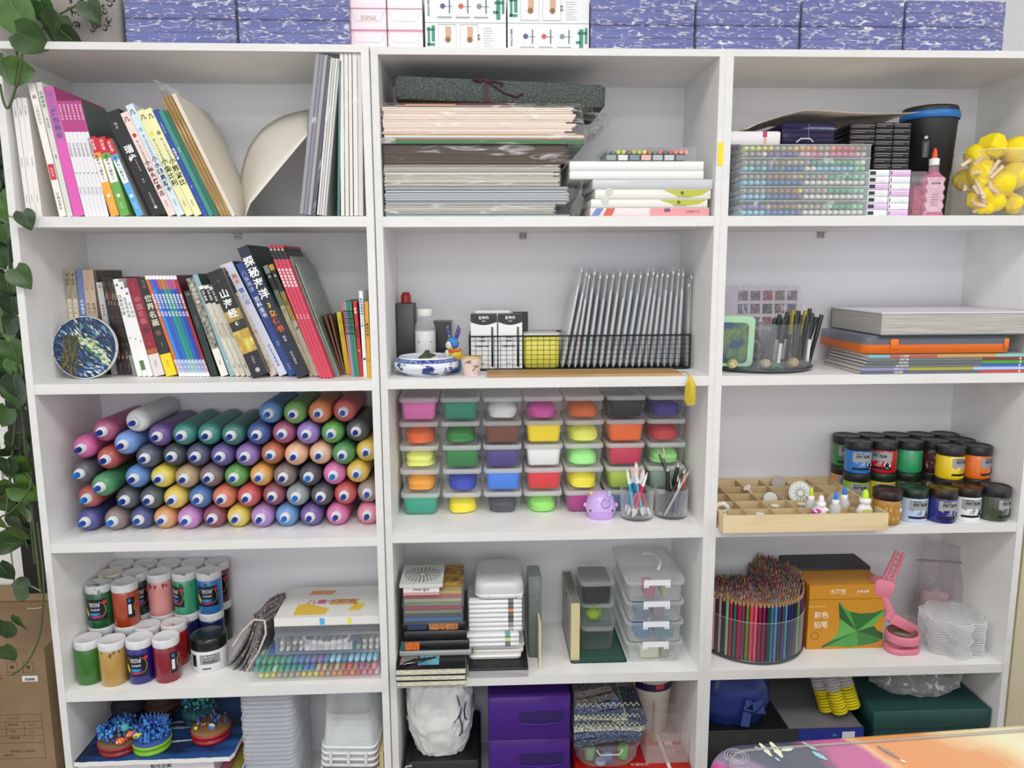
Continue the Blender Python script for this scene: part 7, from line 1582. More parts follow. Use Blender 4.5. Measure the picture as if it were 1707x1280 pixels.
m = MB(); a0 = -34; arc(m, rk*.93, a0-7, a0+7, H_*.58, H_*.74, mat('#3a3c3e')); wraptext(m, '●', .010, rk*.94, H_*.77, mat('#c8c8c8'), a0)
for k in range(6): wraptext(m, '▬', .006, rk*.93, H_*(.60+.022*k), mat('#9c9c9c'), a0, 0, .0008)
m.build('badge', r)
# clear pink case and glitter glue
xa, xb = C.at(1517, 340, .03).x, C.at(1536, 340, .03).x
r = slab('glitter_case', 'narrow clear case with dark pink contents behind the glitter glue bottle', C, xa, xb+.012, .034, .085, S1, C.at(1527, 285, .03).z, clear('#d8c8d4', .3, .1, .5), 'case', .003)
m = MB(); m.box(-.008, .012, .004, .045, .003, .07, mat('#8c2048', .4, two='#c0506c', scale=80)); m.build('contents', r)
yk = .030; rg = (C.at(1580, 320, yk).x-C.at(1540, 320, yk).x)/2; cxg = C.at(1560, 320, yk).x; zc_ = C.at(1560, 273, yk).z-S1; zt = C.at(1560, 246, yk).z-S1; zh = C.at(1560, 280, yk).z-S1
r = thing('glue_bottle', 'wavy-sided pink glitter glue bottle with a white cap and orange tip', 'glue bottle', C, (cxg, yk+.016, S1+.0004))
pkb = mat('#8e2a54', .15, two='#d88ca8', scale=500, sharp=.2, coat=.4)
m = MB(); L = []; nlev = 40
for i in range(nlev):
    u = i/(nlev-1); z = zh*.93*u; wv = rg*(.93+.07*math.sin(u*5*2*math.pi+.6))*(1 if u < .82 else max(.42, math.cos((u-.82)/.18*1.15))); L.append((z, wv, .014*(1 if u < .85 else max(.55, 1-(u-.85)*2.5)), .012))
m.rr(L, pkb, 5); m.rr([(zh*.93, rg*.42, .008, .008), (zc_, rg*.36, .0075, .0075)], clear('#e0c0cc', .4, .1, .5), 5); m.build('body', r)
m = MB(); L = [(.01+(zh*.72)*i/20, rg*(.70+.07*math.sin((.01+zh*.72*i/20)/(zh*.93)*5*2*math.pi+.6)), .0142, .002) for i in range(21)]
m.rr([(z, a, b, .002) for z, a, b, _ in L], mat('#d4b8c4', .4, two='#c8a0b4', scale=60), 2); m.build('label', r)
m = MB(); m.text('ELMERS GLUE' if False else 'GLITTER', .006, mat('#4c3c44'), T((0, -.0150, zh*.68)) @ FRONT, bold=True)
for k in range(5): m.text('胶水闪光', .0042, mat('#6c5c6c'), T((0, -.0150, zh*(.45-.055*k))) @ FRONT)
m.build('lettering', r)
m = MB(); m.lathe([(.0112, zc_-.002), (.0115, zc_+.0125), (.009, zc_+.014)], mat('#e4e4e0', .4), 24); m.build('cap', r)
m = MB(); m.lathe([(.0062, zc_+.0142), (.0058, zc_+.024), (.0035, zt-.002), (.0012, zt+.001)], mat('#e0522c', .4), 18); m.build('nozzle', r)
# jar of sponge brushes
xj = C.at(1591, 340, .09).x; rj = min((.8-PT-.003-xj)/2, .093); cxj = xj+rj; cyj = .012+rj; Hj = C.at(1650, 247, .012).z-S1
r = thing('sponge_jar', 'big clear round jar full of yellow sponge brushes, at the right end', 'jar', C, (cxj, cyj, S1+.0004))
m = MB(); m.lathe([(rj*.96, 0), (rj*.98, .002), (rj, Hj), (rj*.975, Hj), (rj*.955, .005), (.001, .004)], clear('#fffdf0', .06, .03, .6), 48, cap1=False); m.build('glass', r)
rim_ = MB(); rim_.lathe([(rj*.99, Hj-.001), (rj*1.004, Hj), (rj*.99, Hj+.001)], clear('#fffde8', .9, .1, .3), 48, False, False); rim_.build('rim', r)  # brighter ring paints the highlight along the jar's rim
yel = mat('#f4de20', .85, two='#ecd014', scale=30, bump=.3, bscale=300); wd_ = mat('#dcc8a8', .6)
spots = [(1617, 258, .055, .021, 15, 60), (1655, 245, .05, .026, -10, 20), (1697, 250, .055, .026, 10, -15), (1628, 285, .03, .024, 40, 85), (1634, 304, .02, .018, 100, 60), (1675, 306, .028, .024, -30, 100), (1700, 292, .04, .024, 20, 60), (1612, 330, .028, .019, 70, 100), (1645, 324, .022, .018, -60, 110), (1662, 336, .024, .018, 20, 150), (1695, 340, .03, .020, -20, 70), (1633, 348, .022, .012, 60, 120), (1648, 351, .02, .012, 20, 100), (1640, 262, .1, .022, 80, 60), (1680, 270, .1, .024, 10, 60), (1608, 300, .1, .02, 60, 60)]
for k, (px, py, y, s, az, tl) in enumerate(spots):
    s *= 1.42
    p = C.at(px, py, y); dx, dy = p.x-cxj, p.y-cyj; dd = math.hypot(dx, dy); lim = rj*.96-s*.72
    if dd > lim: dx, dy = dx*lim/dd, dy*lim/dd
    z = max(p.z, S1+s*.85+.006)
    M_ = rz(az) @ ry(tl)
    r = thing('sponge_brush', 'yellow sponge brush in the clear jar, ' + ['at the rim, upper left', 'highest, at the rim', 'high at the right of the rim', 'rounded one below the rim at the left', 'angular one in the middle left', 'large one in the middle', 'one at the right edge, halfway up', 'low one at the far left', 'small one, low in the middle', 'low one right of the middle', 'low one at the right', 'small bottom one left of the middle', 'small bottom one in the middle', 'rear one behind the left handles', 'rear one behind the middle', 'rear one at the far left'][k], 'sponge brush', C, (cxj+dx, cyj+dy, z), M_, 'yellow sponge brushes in the jar')
    m = MB()
    if k % 3 == 1: m.lathe([(s*.55, -s*.6), (s*.92, -s*.15), (s*.95, s*.25), (s*.4, s*.8), (.001, s*.85)], yel, 6, smooth=False)
    else: m.lathe([(s*.5, -s*.75), (s*.85, -s*.5), (s*.95, s*.1), (s*.75, s*.6), (s*.35, s*.82), (.001, s*.86)], yel, 20)
    m.build('sponge', r)
    m = MB(); m.lathe([(.0048, -s*.7-.034), (.0052, -s*.7-.032), (.0052, -s*.7)], wd_, 12); m.build('handle', r)
for k, (pa, pb, y) in enumerate((((1600, 271), (1637, 257), .022), ((1648, 290), (1668, 266), .026), ((1609, 296), (1634, 320), .022), ((1602, 307), (1642, 338), .018), ((1598, 332), (1625, 341), .02), ((1607, 352), (1626, 348), .02), ((1652, 296), (1674, 276), .024))):  # handles of the sponge brushes, modelled as separate rods
    a, b = C.at(*pa, .014), C.at(*pb, .014)
    for v in (a, b):
        dx, dy = v.x-cxj, v.y-cyj; dd = math.hypot(dx, dy)
        if dd > rj*.935: v.x, v.y = cxj+dx*rj*.935/dd, cyj+dy*rj*.935/dd
        v.z = max(v.z, S1+.012)
    m = MB(); m.tube([a, b], .0048, wd_, 12); m2 = single(m, 'brush_handle_rod', 'short wooden brush handle lying among the yellow sponges, ' + ['just under the rim at the left', 'middle right, upright', 'slanting down from the left', 'long slanting one lower left', 'low one at the far left', 'bottom left one', 'middle right, steep'][k], 'brush_handle', C, (0, 0, 0), None, 'wooden brush handles in the jar')
# == right bookcase, second shelf
cx2, cy2, r2 = .158, .158, .137
wall_h = C.at(1330, 541, .04).z-S2
og = clear('#a8acb0', .26, .05, .7)
r = thing('round_organizer', 'round clear rotating organizer tray full of pens and stamps', 'organizer', C, (cx2, cy2, S2+.0004))
m = MB(); m.lathe([(r2*.9, 0), (r2, .006), (r2*1.0, .010), (r2*.97, .011)], mat('#3c4044', .2, coat=.4), 56); m.build('base', r)
m = MB(); m.lathe([(r2*.95, .0112), (r2*.96, .03)], og, 56, False, False)
L = []
for zz_ in (.0112, wall_h): L.append([(r2*.93*math.sin(R(t)), -r2*.93*math.cos(R(t)), zz_) for t in range(-20, 131, 10)])
m.loft(L, og, False, False, True, False)
m.box(-.001, .001, -r2*.9, r2*.9, .0112, wall_h, og); m.box(.0, r2*.9, -.001, .001, .0112, wall_h, og); m.build('clear_wall', r)
# black pens
rnd = random.Random(31)
pcs = [(1290, 530, .10), (1301, 524, .11), (1311, 519, .08), (1324, 516, .10), (1333, 518, .12), (1341, 517, .10), (1350, 514, .12), (1357, 522, .08), (1367, 524, .10), (1295, 533, .14), (1316, 525, .15), (1338, 525, .16), (1360, 528, .15), (1307, 532, .06), (1330, 524, .05), (1345, 526, .06)]
for k, (px, py, y) in enumerate(pcs):
    p = C.at(px, py, y); bx = p.x-.010+rnd.uniform(-.008, .004); bx = min(max(bx, cx2+.006), cx2+.112); zb_2 = S2+.0125
    d_ = Vector((p.x-bx, rnd.uniform(-.01, .01), p.z-zb_2)); q = Vector((0, 0, 1)).rotation_difference(d_.normalized()).to_matrix().to_4x4(); Ln = d_.length
    r = thing('fine_pen', ['black capped marker standing in the round organizer', 'black capped marker with a white label in the round organizer', 'olive capped marker in the round organizer'][2 if k in (3, 5) else (k % 3 == 1)], 'pen', C, (bx, y, zb_2), q, ['black capped markers in the round organizer', 'white-labelled markers in the round organizer', 'olive capped markers in the round organizer'][2 if k in (3, 5) else (k % 3 == 1)])
    ol = k in (3, 5)
    m = MB(); m.lathe([(.0045, 0), (.005, .003), (.005, Ln*.55)], mat('#1c1c1e', .35), 12); m.build('barrel', r)
    m = MB(); m.lathe([(.0056, Ln*.55), (.0056, Ln-.004), (.0045, Ln)], mat('#8c8420' if ol else '#232625', .35), 12); m.build('cap', r)
    if k % 3 == 1:
        m = MB(); arc(m, .0051, -60, 60, Ln*.08, Ln*.5, mat('#d4d4d4', .4), 6); m.build('white_label', r)
# brown handled tools behind
for k, (pa, pb, y) in enumerate((((1262, 590), (1290, 545), .13), ((1250, 530), (1278, 590), .15), ((1285, 560), (1268, 600), .12))):
    a, b = C.at(*pa, y), C.at(*pb, y); a.z = max(a.z, S2+.014); b.z = max(b.z, S2+.014)
    m = MB(); m.tube([a, (a+b)/2, b], [.003, .004, .003], mat(['#7c6454', '#8c7c70', '#4c3c30'][k], .5), 8); single(m, 'craft_tool', 'thin brown craft tool in the organizer, ' + ['leaning right', 'pale one leaning left', 'dark one beside the pens'][k], 'tool', C, (0, 0, 0), None, 'craft tools in the organizer')
# stickers, green box, stamps
ys = .285; xa, xb = max(C.at(1206, 520, ys).x, PT+.002), C.at(1341, 520, ys).x; zt = C.at(1300, 475, ys).z
r = thing('sticker_sheet', 'clear-wrapped sheet of pearl stickers in a grid, leaning on the back panel', 'sticker sheet', C, (xa, ys-.012, S2+.0004), rx(-2)); w, H_ = xb-xa, zt-S2
m = MB(); m.box(0, w-.022, 0, .0012, 0, H_-.004, mat('#d4ccd8')); m.build('sheet', r)
m = MB(); tiles = ['#6c6870', '#5c5c64', '#6c6468', '#70685c', '#8c3c4c', '#4c5878', '#9c4468', '#4c5c5c', '#6c4c4c', '#5c4854', '#7c6c4c', '#44504c']
for q in range(7):
    for k in range(5):
        x = w-.022-.034*(k+1)+.003; z = H_-.012-.036*(q+1)+.006
        if x < 0 or z < .01: continue
        tm = mat(tiles[(q*5+k*3) % 12], .3, two='#b8b4b8', scale=260, sharp=.12, mid=.58); m.box(x, x+.027, -.0006, -.0001, z, z+.027, tm)
m.build('pearl_stickers', r)
m = MB(); m.box(-.001, w, -.002, -.0012, 0, H_, clear('#ffffff', .06, .1, .4, bump=.8, bscale=30, sheen=.3)); m.build('wrap', r)
xa, xb = PT+.006, C.at(1255, 560, .075).x; zt = C.at(1230, 525, .075).z
r = thing('green_box', 'mint green rounded box with a dark marbled front, in the organizer at the left', 'box', C, ((xa+xb)/2+.001, .07, S2+.0125), ry(2)); w, H_ = xb-xa, zt-S2-.014
m = MB(); m.M = T((0, 0, 0)) @ rx(90) @ T((0, H_/2, -.03)); m.rr([(0, w/2-.002, H_/2-.002, .014), (.002, w/2, H_/2, .016), (.028, w/2, H_/2, .016), (.03, w/2-.002, H_/2-.002, .014)], mat('#a4ccaa', .4), 5); m.build('body', r)
m = MB(); m.M = rx(90) @ T((-.006, H_*.47, 0)); m.rr([(.0, w/2-.010, H_/2-.013, .012), (.001, w/2-.011, H_/2-.014, .012)], mat('#4c6c68', .3, two=['#3c5468', '#6c8458', '#2c3c48'], scale=26, sharp=.25), 5); m.build('marbled_front', r)
for k, (px, py, y, c, cn, s) in enumerate(((1221, 600, .045, '#c8bc88', 'cream', .011), (1276, 602, .045, '#c8c0a0', 'ivory', .011), (1322, 599, .05, '#b89c78', 'tan', .012))):
    p = C.at(px, py, y); m = MB(); m.M = rx(80)
    m.lathe([(s*.9, -.012), (s, -.010), (s, .008), (s*.8, .010)], mat(c, .6, two='#8c8458', scale=200), 18, smooth=True); single(m, 'stamp', '%s round wooden stamp lying at the front of the organizer' % cn, 'stamp', C, (p.x, p.y, S2+.0125+s))
p = C.at(1292, 600, .06); m = MB(); m.M = ry(12); m.rbox(.03, .02, .006, .002, mat('#2c8c48', .4)); single(m, 'eraser', 'small green block between the stamps in the organizer', 'block', C, (p.x, .062, S2+.014))
# magazines, orange case, big book
y6 = .004
pxl = [(626.6, 1435.5), (621.5, 1436.5), (616, 1443.5), (610, 1445), (604, 1447), (599, 1448)]; ptop = [621.5, 616, 610, 604, 599, 592.7]
mc = [('#5c6474', '#b84c4c'), ('#8c8cb0', '#a8c0e8'), ('#6c7070', '#3c64b8'), ('#646868', '#4c9c34'), ('#6c7474', '#7c3838'), ('#7cb4c0', '#8cc4bc')]
z = S2+.0004; x1_ = .8-PT-.004
for k in range(6):
    z1 = z+.0078; xa = C.at(pxl[k][1], 610, y6).x; w = x1_-xa
    r = thing('magazine', 'flat magazine lying in the pile under the orange case, ' + ['lowest', 'second from bottom', 'third from bottom', 'fourth from bottom', 'fifth from bottom', 'topmost, turquoise and red spine'][k], 'magazine', C, (xa, y6+.001*(k % 3), z), None, 'magazines under the orange case')
    m = MB(); h = z1-z-.0005; m.box(.0006, w-.001, .001, .20, .0006, h-.0006, mat('#c8c4b8', .8)); m.build('pages', r)
    m = MB(); a, b = mc[k]; tcol = '#a8c4c4' if k == 5 else ('#a8a8b8' if k == 1 else '#4c4c44')
    segs = [(0, .70, a), (.70, 1, b)] if k not in (1, 5) else ([(0, .28, a), (.28, .66, '#a8a438'), (.66, 1, b)] if k == 1 else [(0, .13, a), (.13, .42, '#b85c4c'), (.42, .78, '#c89c54'), (.78, 1, b)])
    for f0, f1, c in segs: m.box(w*f0, w*f1, 0, .0008, 0, h, mat(c, .35))
    m.box(0, w, .0008, .20, 0, .0006, mat(tcol, .35)); m.box(0, w, .0008, .20, h-.0006, h, mat(tcol, .35)); m.build('cover', r)
    m = MB(); m.text(['名画 高更', '水彩 入门', '名画 莫奈的花', '色彩 静物', '名画 风景', '少儿美术'][k], .0052, mat('#e0e4e4'), T((w*.22, -.0004, h/2)) @ FRONT, bold=True)
    if k != 5: m.box(w*.93, w*.94, -.0003, 0, h*.2, h*.8, mat('#e8e8e8'))
    m.build('lettering', r)
    z = z1
zo = z; y7 = .012; xa, xb = C.at(1440, 575, y7).x, C.at(1690, 575, y7).x; zt = zo+.046; w = xb-xa
r = thing('orange_case', 'flat rounded case with an orange lower half and clear lid, under the big white book', 'case', C, ((xa+xb)/2, y7, zo+.0004))
m = MB(); H_ = zt-zo; m.rr([(0, w/2-.006, .122, .02), (.003, w/2, .128, .026), (H_*.5, w/2, .128, .026)], mat('#dc6c1c', .4), 6, cy=.128); m.build('tray', r)
m = MB(); m.rr([(H_*.5, w/2+.0005, .1285, .026), (H_-.004, w/2-.001, .127, .026), (H_-.001, w/2-.005, .123, .022)], clear('#a8b0c0', .5, .2, .4, tint='#c0c8d0'), 6, cap0=False, cy=.128); m.build('lid', r)
for s in (-1, 1):
    m = MB(); m.rbox(.020 if s < 0 else .012, .005, H_*.55, .002, mat('#e0701c', .4), z=H_*.25, cx=(-w/2+.075) if s < 0 else (w/2-.020), cy=-.001); m.build('latch', r)
zb3 = zt+.0008; xa = C.at(1469, 550, .0).x; x1_ = .8-PT-.003
r = thing('large_book', 'very thick white-covered book lying flat on the orange case', 'book', C, (xa, .002, zb3)); w = x1_-xa; H_ = C.at(1500, 521, .002).z-zb3; H_ = max(.035, min(H_, .055))
m = MB(); m.box(.002, w-.002, .002, .262, .0025, H_-.0025, striped(['#a8a8a4', '#bcbab4', '#98968f', '#c4c2bc'], 500, 'Z', .8, warp=.01)); m.build('pages', r)
m = MB(); m.box(0, w, 0, .265, 0, .0025, mat('#5c605c', .4)); m.box(0, w, 0, .265, H_-.0025, H_, mat('#dcdce4', .35)); m.box(0, w, .262, .265, 0, H_, mat('#6c6e6c', .4)); m.build('cover', r)
# == right bookcase, third shelf
wood = mat('#d2bc94', .6, two=['#dcc8a0', '#c4a878'], scale=7, stretch=(.5, 4, 4), sharp=.25, bump=.05); wood2 = mat('#c8b48c', .65, two='#bca47c', scale=12, stretch=(.3, .3, 1))
yt0 = -.036; xt0, xt1 = C.on(1205, 889, S3).x, C.on(1480, 884, S3).x; zt = C.at(1340, 858, yt0).z; ht = zt-S3; wt = xt1-xt0; dt = .325
r = thing('wooden_tray', 'pale wooden compartment tray jutting over the shelf edge', 'tray', C, (xt0, yt0, S3+.0004))
m = MB(); t = .006; m.box(0, wt, 0, t, 0, ht, wood); m.box(0, wt, dt-t, dt, 0, ht, wood); m.box(0, t, t, dt-t, 0, ht, wood); m.box(wt-t, wt, t, dt-t, 0, ht, wood); m.box(t, wt-t, t, dt-t, 0, .004, wood2); m.build('frame', r)
for k in range(1, 6):
    m = MB(); m.box(wt*k/6-.0012, wt*k/6+.0012, t, dt-t, .004, ht-.003, wood2); m.build('long_divider', r)
for k in range(1, 5):
    m = MB(); 
    for q in range(6): m.box(wt*q/6+(.0013 if q else t), wt*(q+1)/6-(.0013 if q < 5 else t), dt*k/5-.0012, dt*k/5+.0012, .004, ht-.005, wood2)
    m.build('cross_divider', r)
cell = lambda i, j: (xt0+wt*(i+.5)/6, yt0+dt*(j+.5)/5)
def peg(i, j, lb, lean=0, az=0, h=.032, dx=0, dy=0):
    x, y = cell(i, j); M_ = rz(az) @ ry(lean); q = thing('display_peg', lb, 'peg', C, (x+dx, y+dy, S3+.0052+(.004 if lean else 0)), M_, 'white display pegs in the wooden tray')
    m = MB(); m.lathe([(.0065, 0), (.0065, .002), (.0032, .004), (.003, h-.004)], mat('#e0dccc'), 14); m.build('stem', q)
    m = MB(); m.lathe([(.004, h-.004), (.0105, h-.002), (.0108, h), (.009, h+.0006)], mat('#e4e0d4'), 20); m.build('disc', q)
peg(0, 0, 'tilted white peg with a round disc, front left cell of the tray', 35, 120, dx=-.004, dy=.014)
peg(1, 0, 'upright white peg with a round disc, second cell of the front row'); peg(2, 1, 'upright white peg, second row, third column of the tray', dx=-.006); peg(3, 1, 'upright white peg beside the green-tipped bottle', dy=.01); peg(2, 3, 'leaning white peg standing in the fourth row of the tray', -40, 10, .05, -.004)
for k, (i, j) in enumerate(((0, 2), (1, 2))):
    x, y = cell(i, j); m = MB(); rnd = random.Random(k)
    for q in range(45): m.sphere((rnd.uniform(-.025, .025), rnd.uniform(-.02, .02), .004+rnd.uniform(0, .012)), .0026, mat('#e0dcd8', .25), 6, 5)
    o = single(m, 'bead_pile', 'heap of tiny white beads in the %s cell of the middle row' % ['first', 'second'][k], 'beads', C, (x, y, S3+.0048)); o['kind'] = 'stuff'
def discs(i, j, lb, R_, z, tilt, c, dx=0, dy=0, pat=False):
    x, y = cell(i, j); M_ = rx(tilt); q = thing('round_coaster', lb, 'coaster', C, (x+dx, y+dy, z), M_)
    m = MB(); m.lathe([(R_-.001, -.002), (R_, -.001), (R_, .002), (R_-.001, .003)], mat(c, .5), 36); m.build('disc', q)
    if pat:
        m = MB()
        for k in range(12):
            a = k*math.pi/6; m.M = rz(math.degrees(a)); m.loft([[(R_*.25, -.002, .0032), (R_*.8, 0, .0032), (R_*.25, .002, .0032)], [(R_*.25, -.0012, .0036), (R_*.7, 0, .0036), (R_*.25, .0012, .0036)]], mat('#8c948c'))
        m.M = Matrix(); m.tube([(R_*.9*math.cos(t/20*6.2832), R_*.9*math.sin(t/20*6.2832), .003) for t in range(21)], .0006, mat('#8c948c'), 5); m.build('line_pattern', q)
discs(3, 2, 'round pale coaster with a floral line pattern standing upright in the tray', .031, S3+.048, 78, '#dce0d8', .018, .0, True)
discs(2, 2, 'pale disc half hidden behind a divider in the tray', .020, S3+.028, 70, '#c8ccc0', .012, .01)
discs(3, 4, 'grey disc at the back of the tray', .020, S3+.036, 78, '#b0aca4', .012)
m = MB(); m.tube([(-.02, 0, .02), (-.01, .003, .034), (.004, 0, .038), (.014, .002, .028), (.02, 0, .016)], [.006, .008, .007, .008, .005], mat('#dcd8cc', .4), 12); x, y = cell(0, 1); single(m, 'white_ornament', 'curled glossy white ornament at the left edge of the tray', 'ornament', C, (x-.006, y+.004, S3+.004))
m = MB(); m.tube([(-.02, 0, .012), (0, -.003, .016), (.024, 0, .012)], [.004, .006, .004], mat('#e4e4d8', .3), 10); x, y = cell(0, 0); single(m, 'glue_stick', 'small white tube lying in the front left cell of the tray', 'tube', C, (x+.008, y-.008, S3+.006))
def glue(px, w, h, lb, body, tip, y, square=False, tiplen=.020, oval=False, lab=None):
    p = C.at(px, 850, y); q = thing('glue_bottle', lb, 'glue bottle', C, (p.x, y, S3+.0052), None)
    m = MB(); bh = h*.60
    if square: m.rr([(0, w/2-.001, .010, .004), (.002, w/2, .011, .005), (bh-.006, w/2, .011, .005), (bh, w*.28, .007, .006)], body, 4)
    elif oval: m.rr([(0, w*.36, .010, .010), (bh*.35, w/2, .012, .012), (bh*.7, w*.42, .011, .011), (bh, w*.2, .007, .007)], body, 5)
    else: m.lathe([(w*.46, 0), (w*.5, .002), (w*.5, bh-.005), (w*.3, bh)], body, 24)
    m.build('body', q)
    if lab:
        m = MB(); m.rr([(bh*.12, w*.22, .0003, .0002), (bh*.72, w*.26, .0003, .0002)], mat(lab, .5), 2, cy=-.0128); m.build('label', q)
    m = MB(); m.lathe([(w*.3, bh), (w*.32, bh+.001), (w*.32, bh+.010), (w*.24, bh+.012)], mat('#e6e6e6', .4), 18); m.build('collar', q)
    m = MB(); m.lathe([(w*.2, bh+.0122), (w*.19, bh+.022), (w*.1, h-.001), (w*.04, h)], mat(tip, .35), 16); m.build('tip', q); return q
cb = clear('#e8f0f4', .7, .2, .3)
glue(1368, .036, .072, 'squat white glue bottle with a long white tip, in the middle of the tray', mat('#e6e2e2', .35), '#e4e0e2', .012, True)
glue(1351, .026, .082, 'clear glue bottle with a lime green tip behind the squat white one', cb, '#b4d828', .045)
glue(1392, .027, .080, 'clear glue bottle with a bright blue tip, left of the pair', cb, '#1478d0', .014)
glue(1406, .027, .084, 'clear glue bottle with a bright blue tip, right of the pair', cb, '#1478d0', .044)
glue(1441, .044, .084, 'oval white glue bottle with a lime tip and a green floral label', mat('#e8e4e0', .3), '#b8dc34', .014, False, oval=True, lab='#c4dc80')
m = MB(); rnd = random.Random(4)
for k in range(26):
    a = rnd.random()*6.28; m.sphere((.013*math.cos(a)*rnd.random(), .010*math.sin(a)*rnd.random(), .03+rnd.uniform(-.012, .012)), .0046, mat(rnd.choice(['#c83ca8', '#d858b8', '#e8e0e4', '#b450c0', '#f0d8e8']), .3), 8, 6)
m.lathe([(.008, 0), (.008, .025)], mat('#c83ca8', .4), 10)
x, y = cell(3, 0); single(m, 'bead_flower', 'pink and white bead cluster at the front of the tray', 'bead cluster', C, (x-.004, y-.010, S3+.0048))
m = MB(); m.sphere((0, 0, .018), .014, mat('#5c2c9c', .4), 14, 8, 1.1, .8, 1); single(m, 'purple_pebble', 'purple rounded lump beside the pink bead cluster', 'lump', C, (x-.026, y-.012, S3+.0048))
m = MB(); L = [[(.012*math.sin(j*1.7+i), .03*j/6, .03+.006*i+.006*math.sin(j*2.1+i*1.3)) for j in range(7)] for i in range(6)]; m.loft([[(i*.009+x_*.6, y_, z_) for x_, y_, z_ in row] for i, row in enumerate(L)], clear('#e0dce0', .35, .12, .5, bump=.8, bscale=50), False, False, True, False); x, y = cell(4, 1); o = single(m, 'film_scrap', 'crumpled clear film scrap right of the blue-tipped bottles', 'plastic film', C, (x+.008, y, S3+.008)); solid(o, .0004)
# acrylic jars with black lids
KR, KH = .0350, .086
blid = mat('#141416', .35, two='#26282a', scale=40); bl2 = mat('#141514', .3, two=['#1c3424', '#101010'], scale=28, bump=.3); bl3 = mat('#15110f', .3, two='#3c2c14', scale=24, mid=.6, bump=.3)
def label_acrylic(par, ang, base):
    q = KR*.985; m = MB(); g1 = mat('#9a9c9e', .35)
    arc(m, q, -48, 48, .034, .058, g1, ang=ang); arc(m, q, -48, 48, .011, .017, mat('#141416', .4), ang=ang)
    arcpoly(m, q, [(-.029, .034), (-.029, .0335), (-.02, .034), (-.02, .030), (0, .034), (0, .024), (.016, .034), (.016, .031), (.029, .034), (.029, .0335)], g1, ang)
    m.build('label', par)
    m = MB(); wraptext(m, '丙烯颜料', .0092, q, .047, mat('#16161a'), ang, -.002, .0008); wraptext(m, '●PINTAR', .0042, q, .0555, mat('#2a2a2e'), ang, -.010, .0008)
    for s, zz_ in (('300ml', .027), ('ACRYLIC', .022)): wraptext(m, s, .0036, q, zz_, mat('#dcdcdc' if base else '#3a3a3a', .5), ang, -.004, .0008)
    m.build('lettering', par)
    m = MB()      # small rearing-horse emblem: dark body on a pale disc
    cx_, cz_ = .018, .024; q2 = q+.0009
    P_ = lambda x, z: (q2*math.sin(R(ang)+(cx_+x)/q), -q2*math.cos(R(ang)+(cx_+x)/q), cz_+z)
    m.add([P_(.009*math.cos(t*.5236), .009*math.sin(t*.5236)) for t in range(12)], [tuple(range(12))], mat('#d0d4d8', .4))
    q2 += .0004; m.add([P_(*v) for v in ((-.008, -.010), (-.006, .0), (-.003, .006), (.0, .009), (.002, .006), (.006, .003), (.004, .001), (.001, .001), (.005, -.004), (.007, -.010))], [(0, 1, 2, 8, 9), (2, 3, 4, 7, 8), (4, 5, 6, 7)], mat('#141418', .4))
    m.build('horse_emblem', par)
kj = [  # lid centre px, level, colour, text, label?, angle, lid
 (540, 590, 1, '#a87c28', 'golden ochre jar in front beside the wooden tray, price sticker on it', 2, 30, bl3), (775, 570, 1, '#b4c8e8', 'pale blue jar in the front row with a grey label', 1, 5, bl2), (1005, 575, 1, '#1a2474', 'navy blue jar in the front row between pale blue and white', 1, 5, bl3), (1262, 560, 1, '#e6e6ea', 'white jar in the front row with a black-striped label', 1, 0, bl3), (1515, 560, 1, '#3c4836', 'dark olive green jar, rightmost of the front row', 1, 30, blid),
 (1130, 205, 2, '#e8c818', 'bright yellow jar, upper layer front', 1, 25, blid), (1370, 190, 2, '#e07018', 'orange jar at the right of the upper layer', 1, 35, blid),
 (305, 155, 2, '#2c74c0', 'blue jar at the left of the upper layer', 1, 0, blid), (530, 145, 2, '#b81c28', 'red jar with a horse picture, upper layer', 1, -40, blid), (765, 145, 2, '#2c9460', 'plain emerald green jar, upper layer', 0, 0, blid), (990, 135, 2, '#4c1420', 'dark maroon jar with a bar-code label, upper layer', 2, 0, blid), (1210, 130, 2, '#2c2c30', 'upper jar behind the yellow and orange ones, mostly hidden', 0, 0, blid),
 (190, 100, 2, '#2c8044', 'green jar at the far left of the upper layer', 1, -10, blid), (410, 95, 2, '#3c3c44', 'rear upper jar behind the blue and red ones', 0, 0, blid), (625, 90, 2, '#44403c', 'rear upper jar behind the red and emerald ones', 0, 0, blid), (845, 80, 2, '#383c40', 'rear upper jar behind the emerald and maroon ones', 0, 0, blid), (1065, 80, 2, '#3c3840', 'rear upper jar furthest to the right', 0, 0, blid)]
def kjar(x, y, z, cm, lb, lab, ang, lid):
    r = thing('acrylic_jar', lb, 'paint jar', C, (x, y, z), None, 'black-lidded paint jars')
    m = MB(); m.lathe([(KR*.90, 0), (KR*.97, .003), (KR*.98, .008), (KR*.98, KH-.028), (KR*.94, KH-.022)], mat(cm, .25, coat=.6), 32); m.build('body', r)
    m = MB(); m.lathe([(KR, KH-.023), (KR*1.01, KH-.022), (KR*1.01, KH-.002), (KR*.985, KH), (KR*.95, KH), (KR*.93, KH-.0015), (KR*.16, KH-.0015), (KR*.14, KH-.001), (.0005, KH-.001)], lid, 32, cap1=False); m.build('lid', r)
    if lab == 1: label_acrylic(r, ang, cm not in ('#e6e6ea', '#b4c8e8', '#e8c818'))
    elif lab == 2:
        m = MB(); arc(m, KR*.985, -50, 50, .012, .055, mat(cm, .5, two='#c8c0b0', scale=300, stretch=(1, 1, .2), mid=.62, sharp=.03), ang=ang-20); arc(m, KR*.985, -4, 24, .034, .052, mat('#d8d4d4'), ang=ang, off=.0009, n=5); m.build('label', r)
        m = MB(); wraptext(m, '丙烯', .007, KR*.985, .047, INK, ang, .006, .0014); m.build('lettering', r)
    return r
ks = []
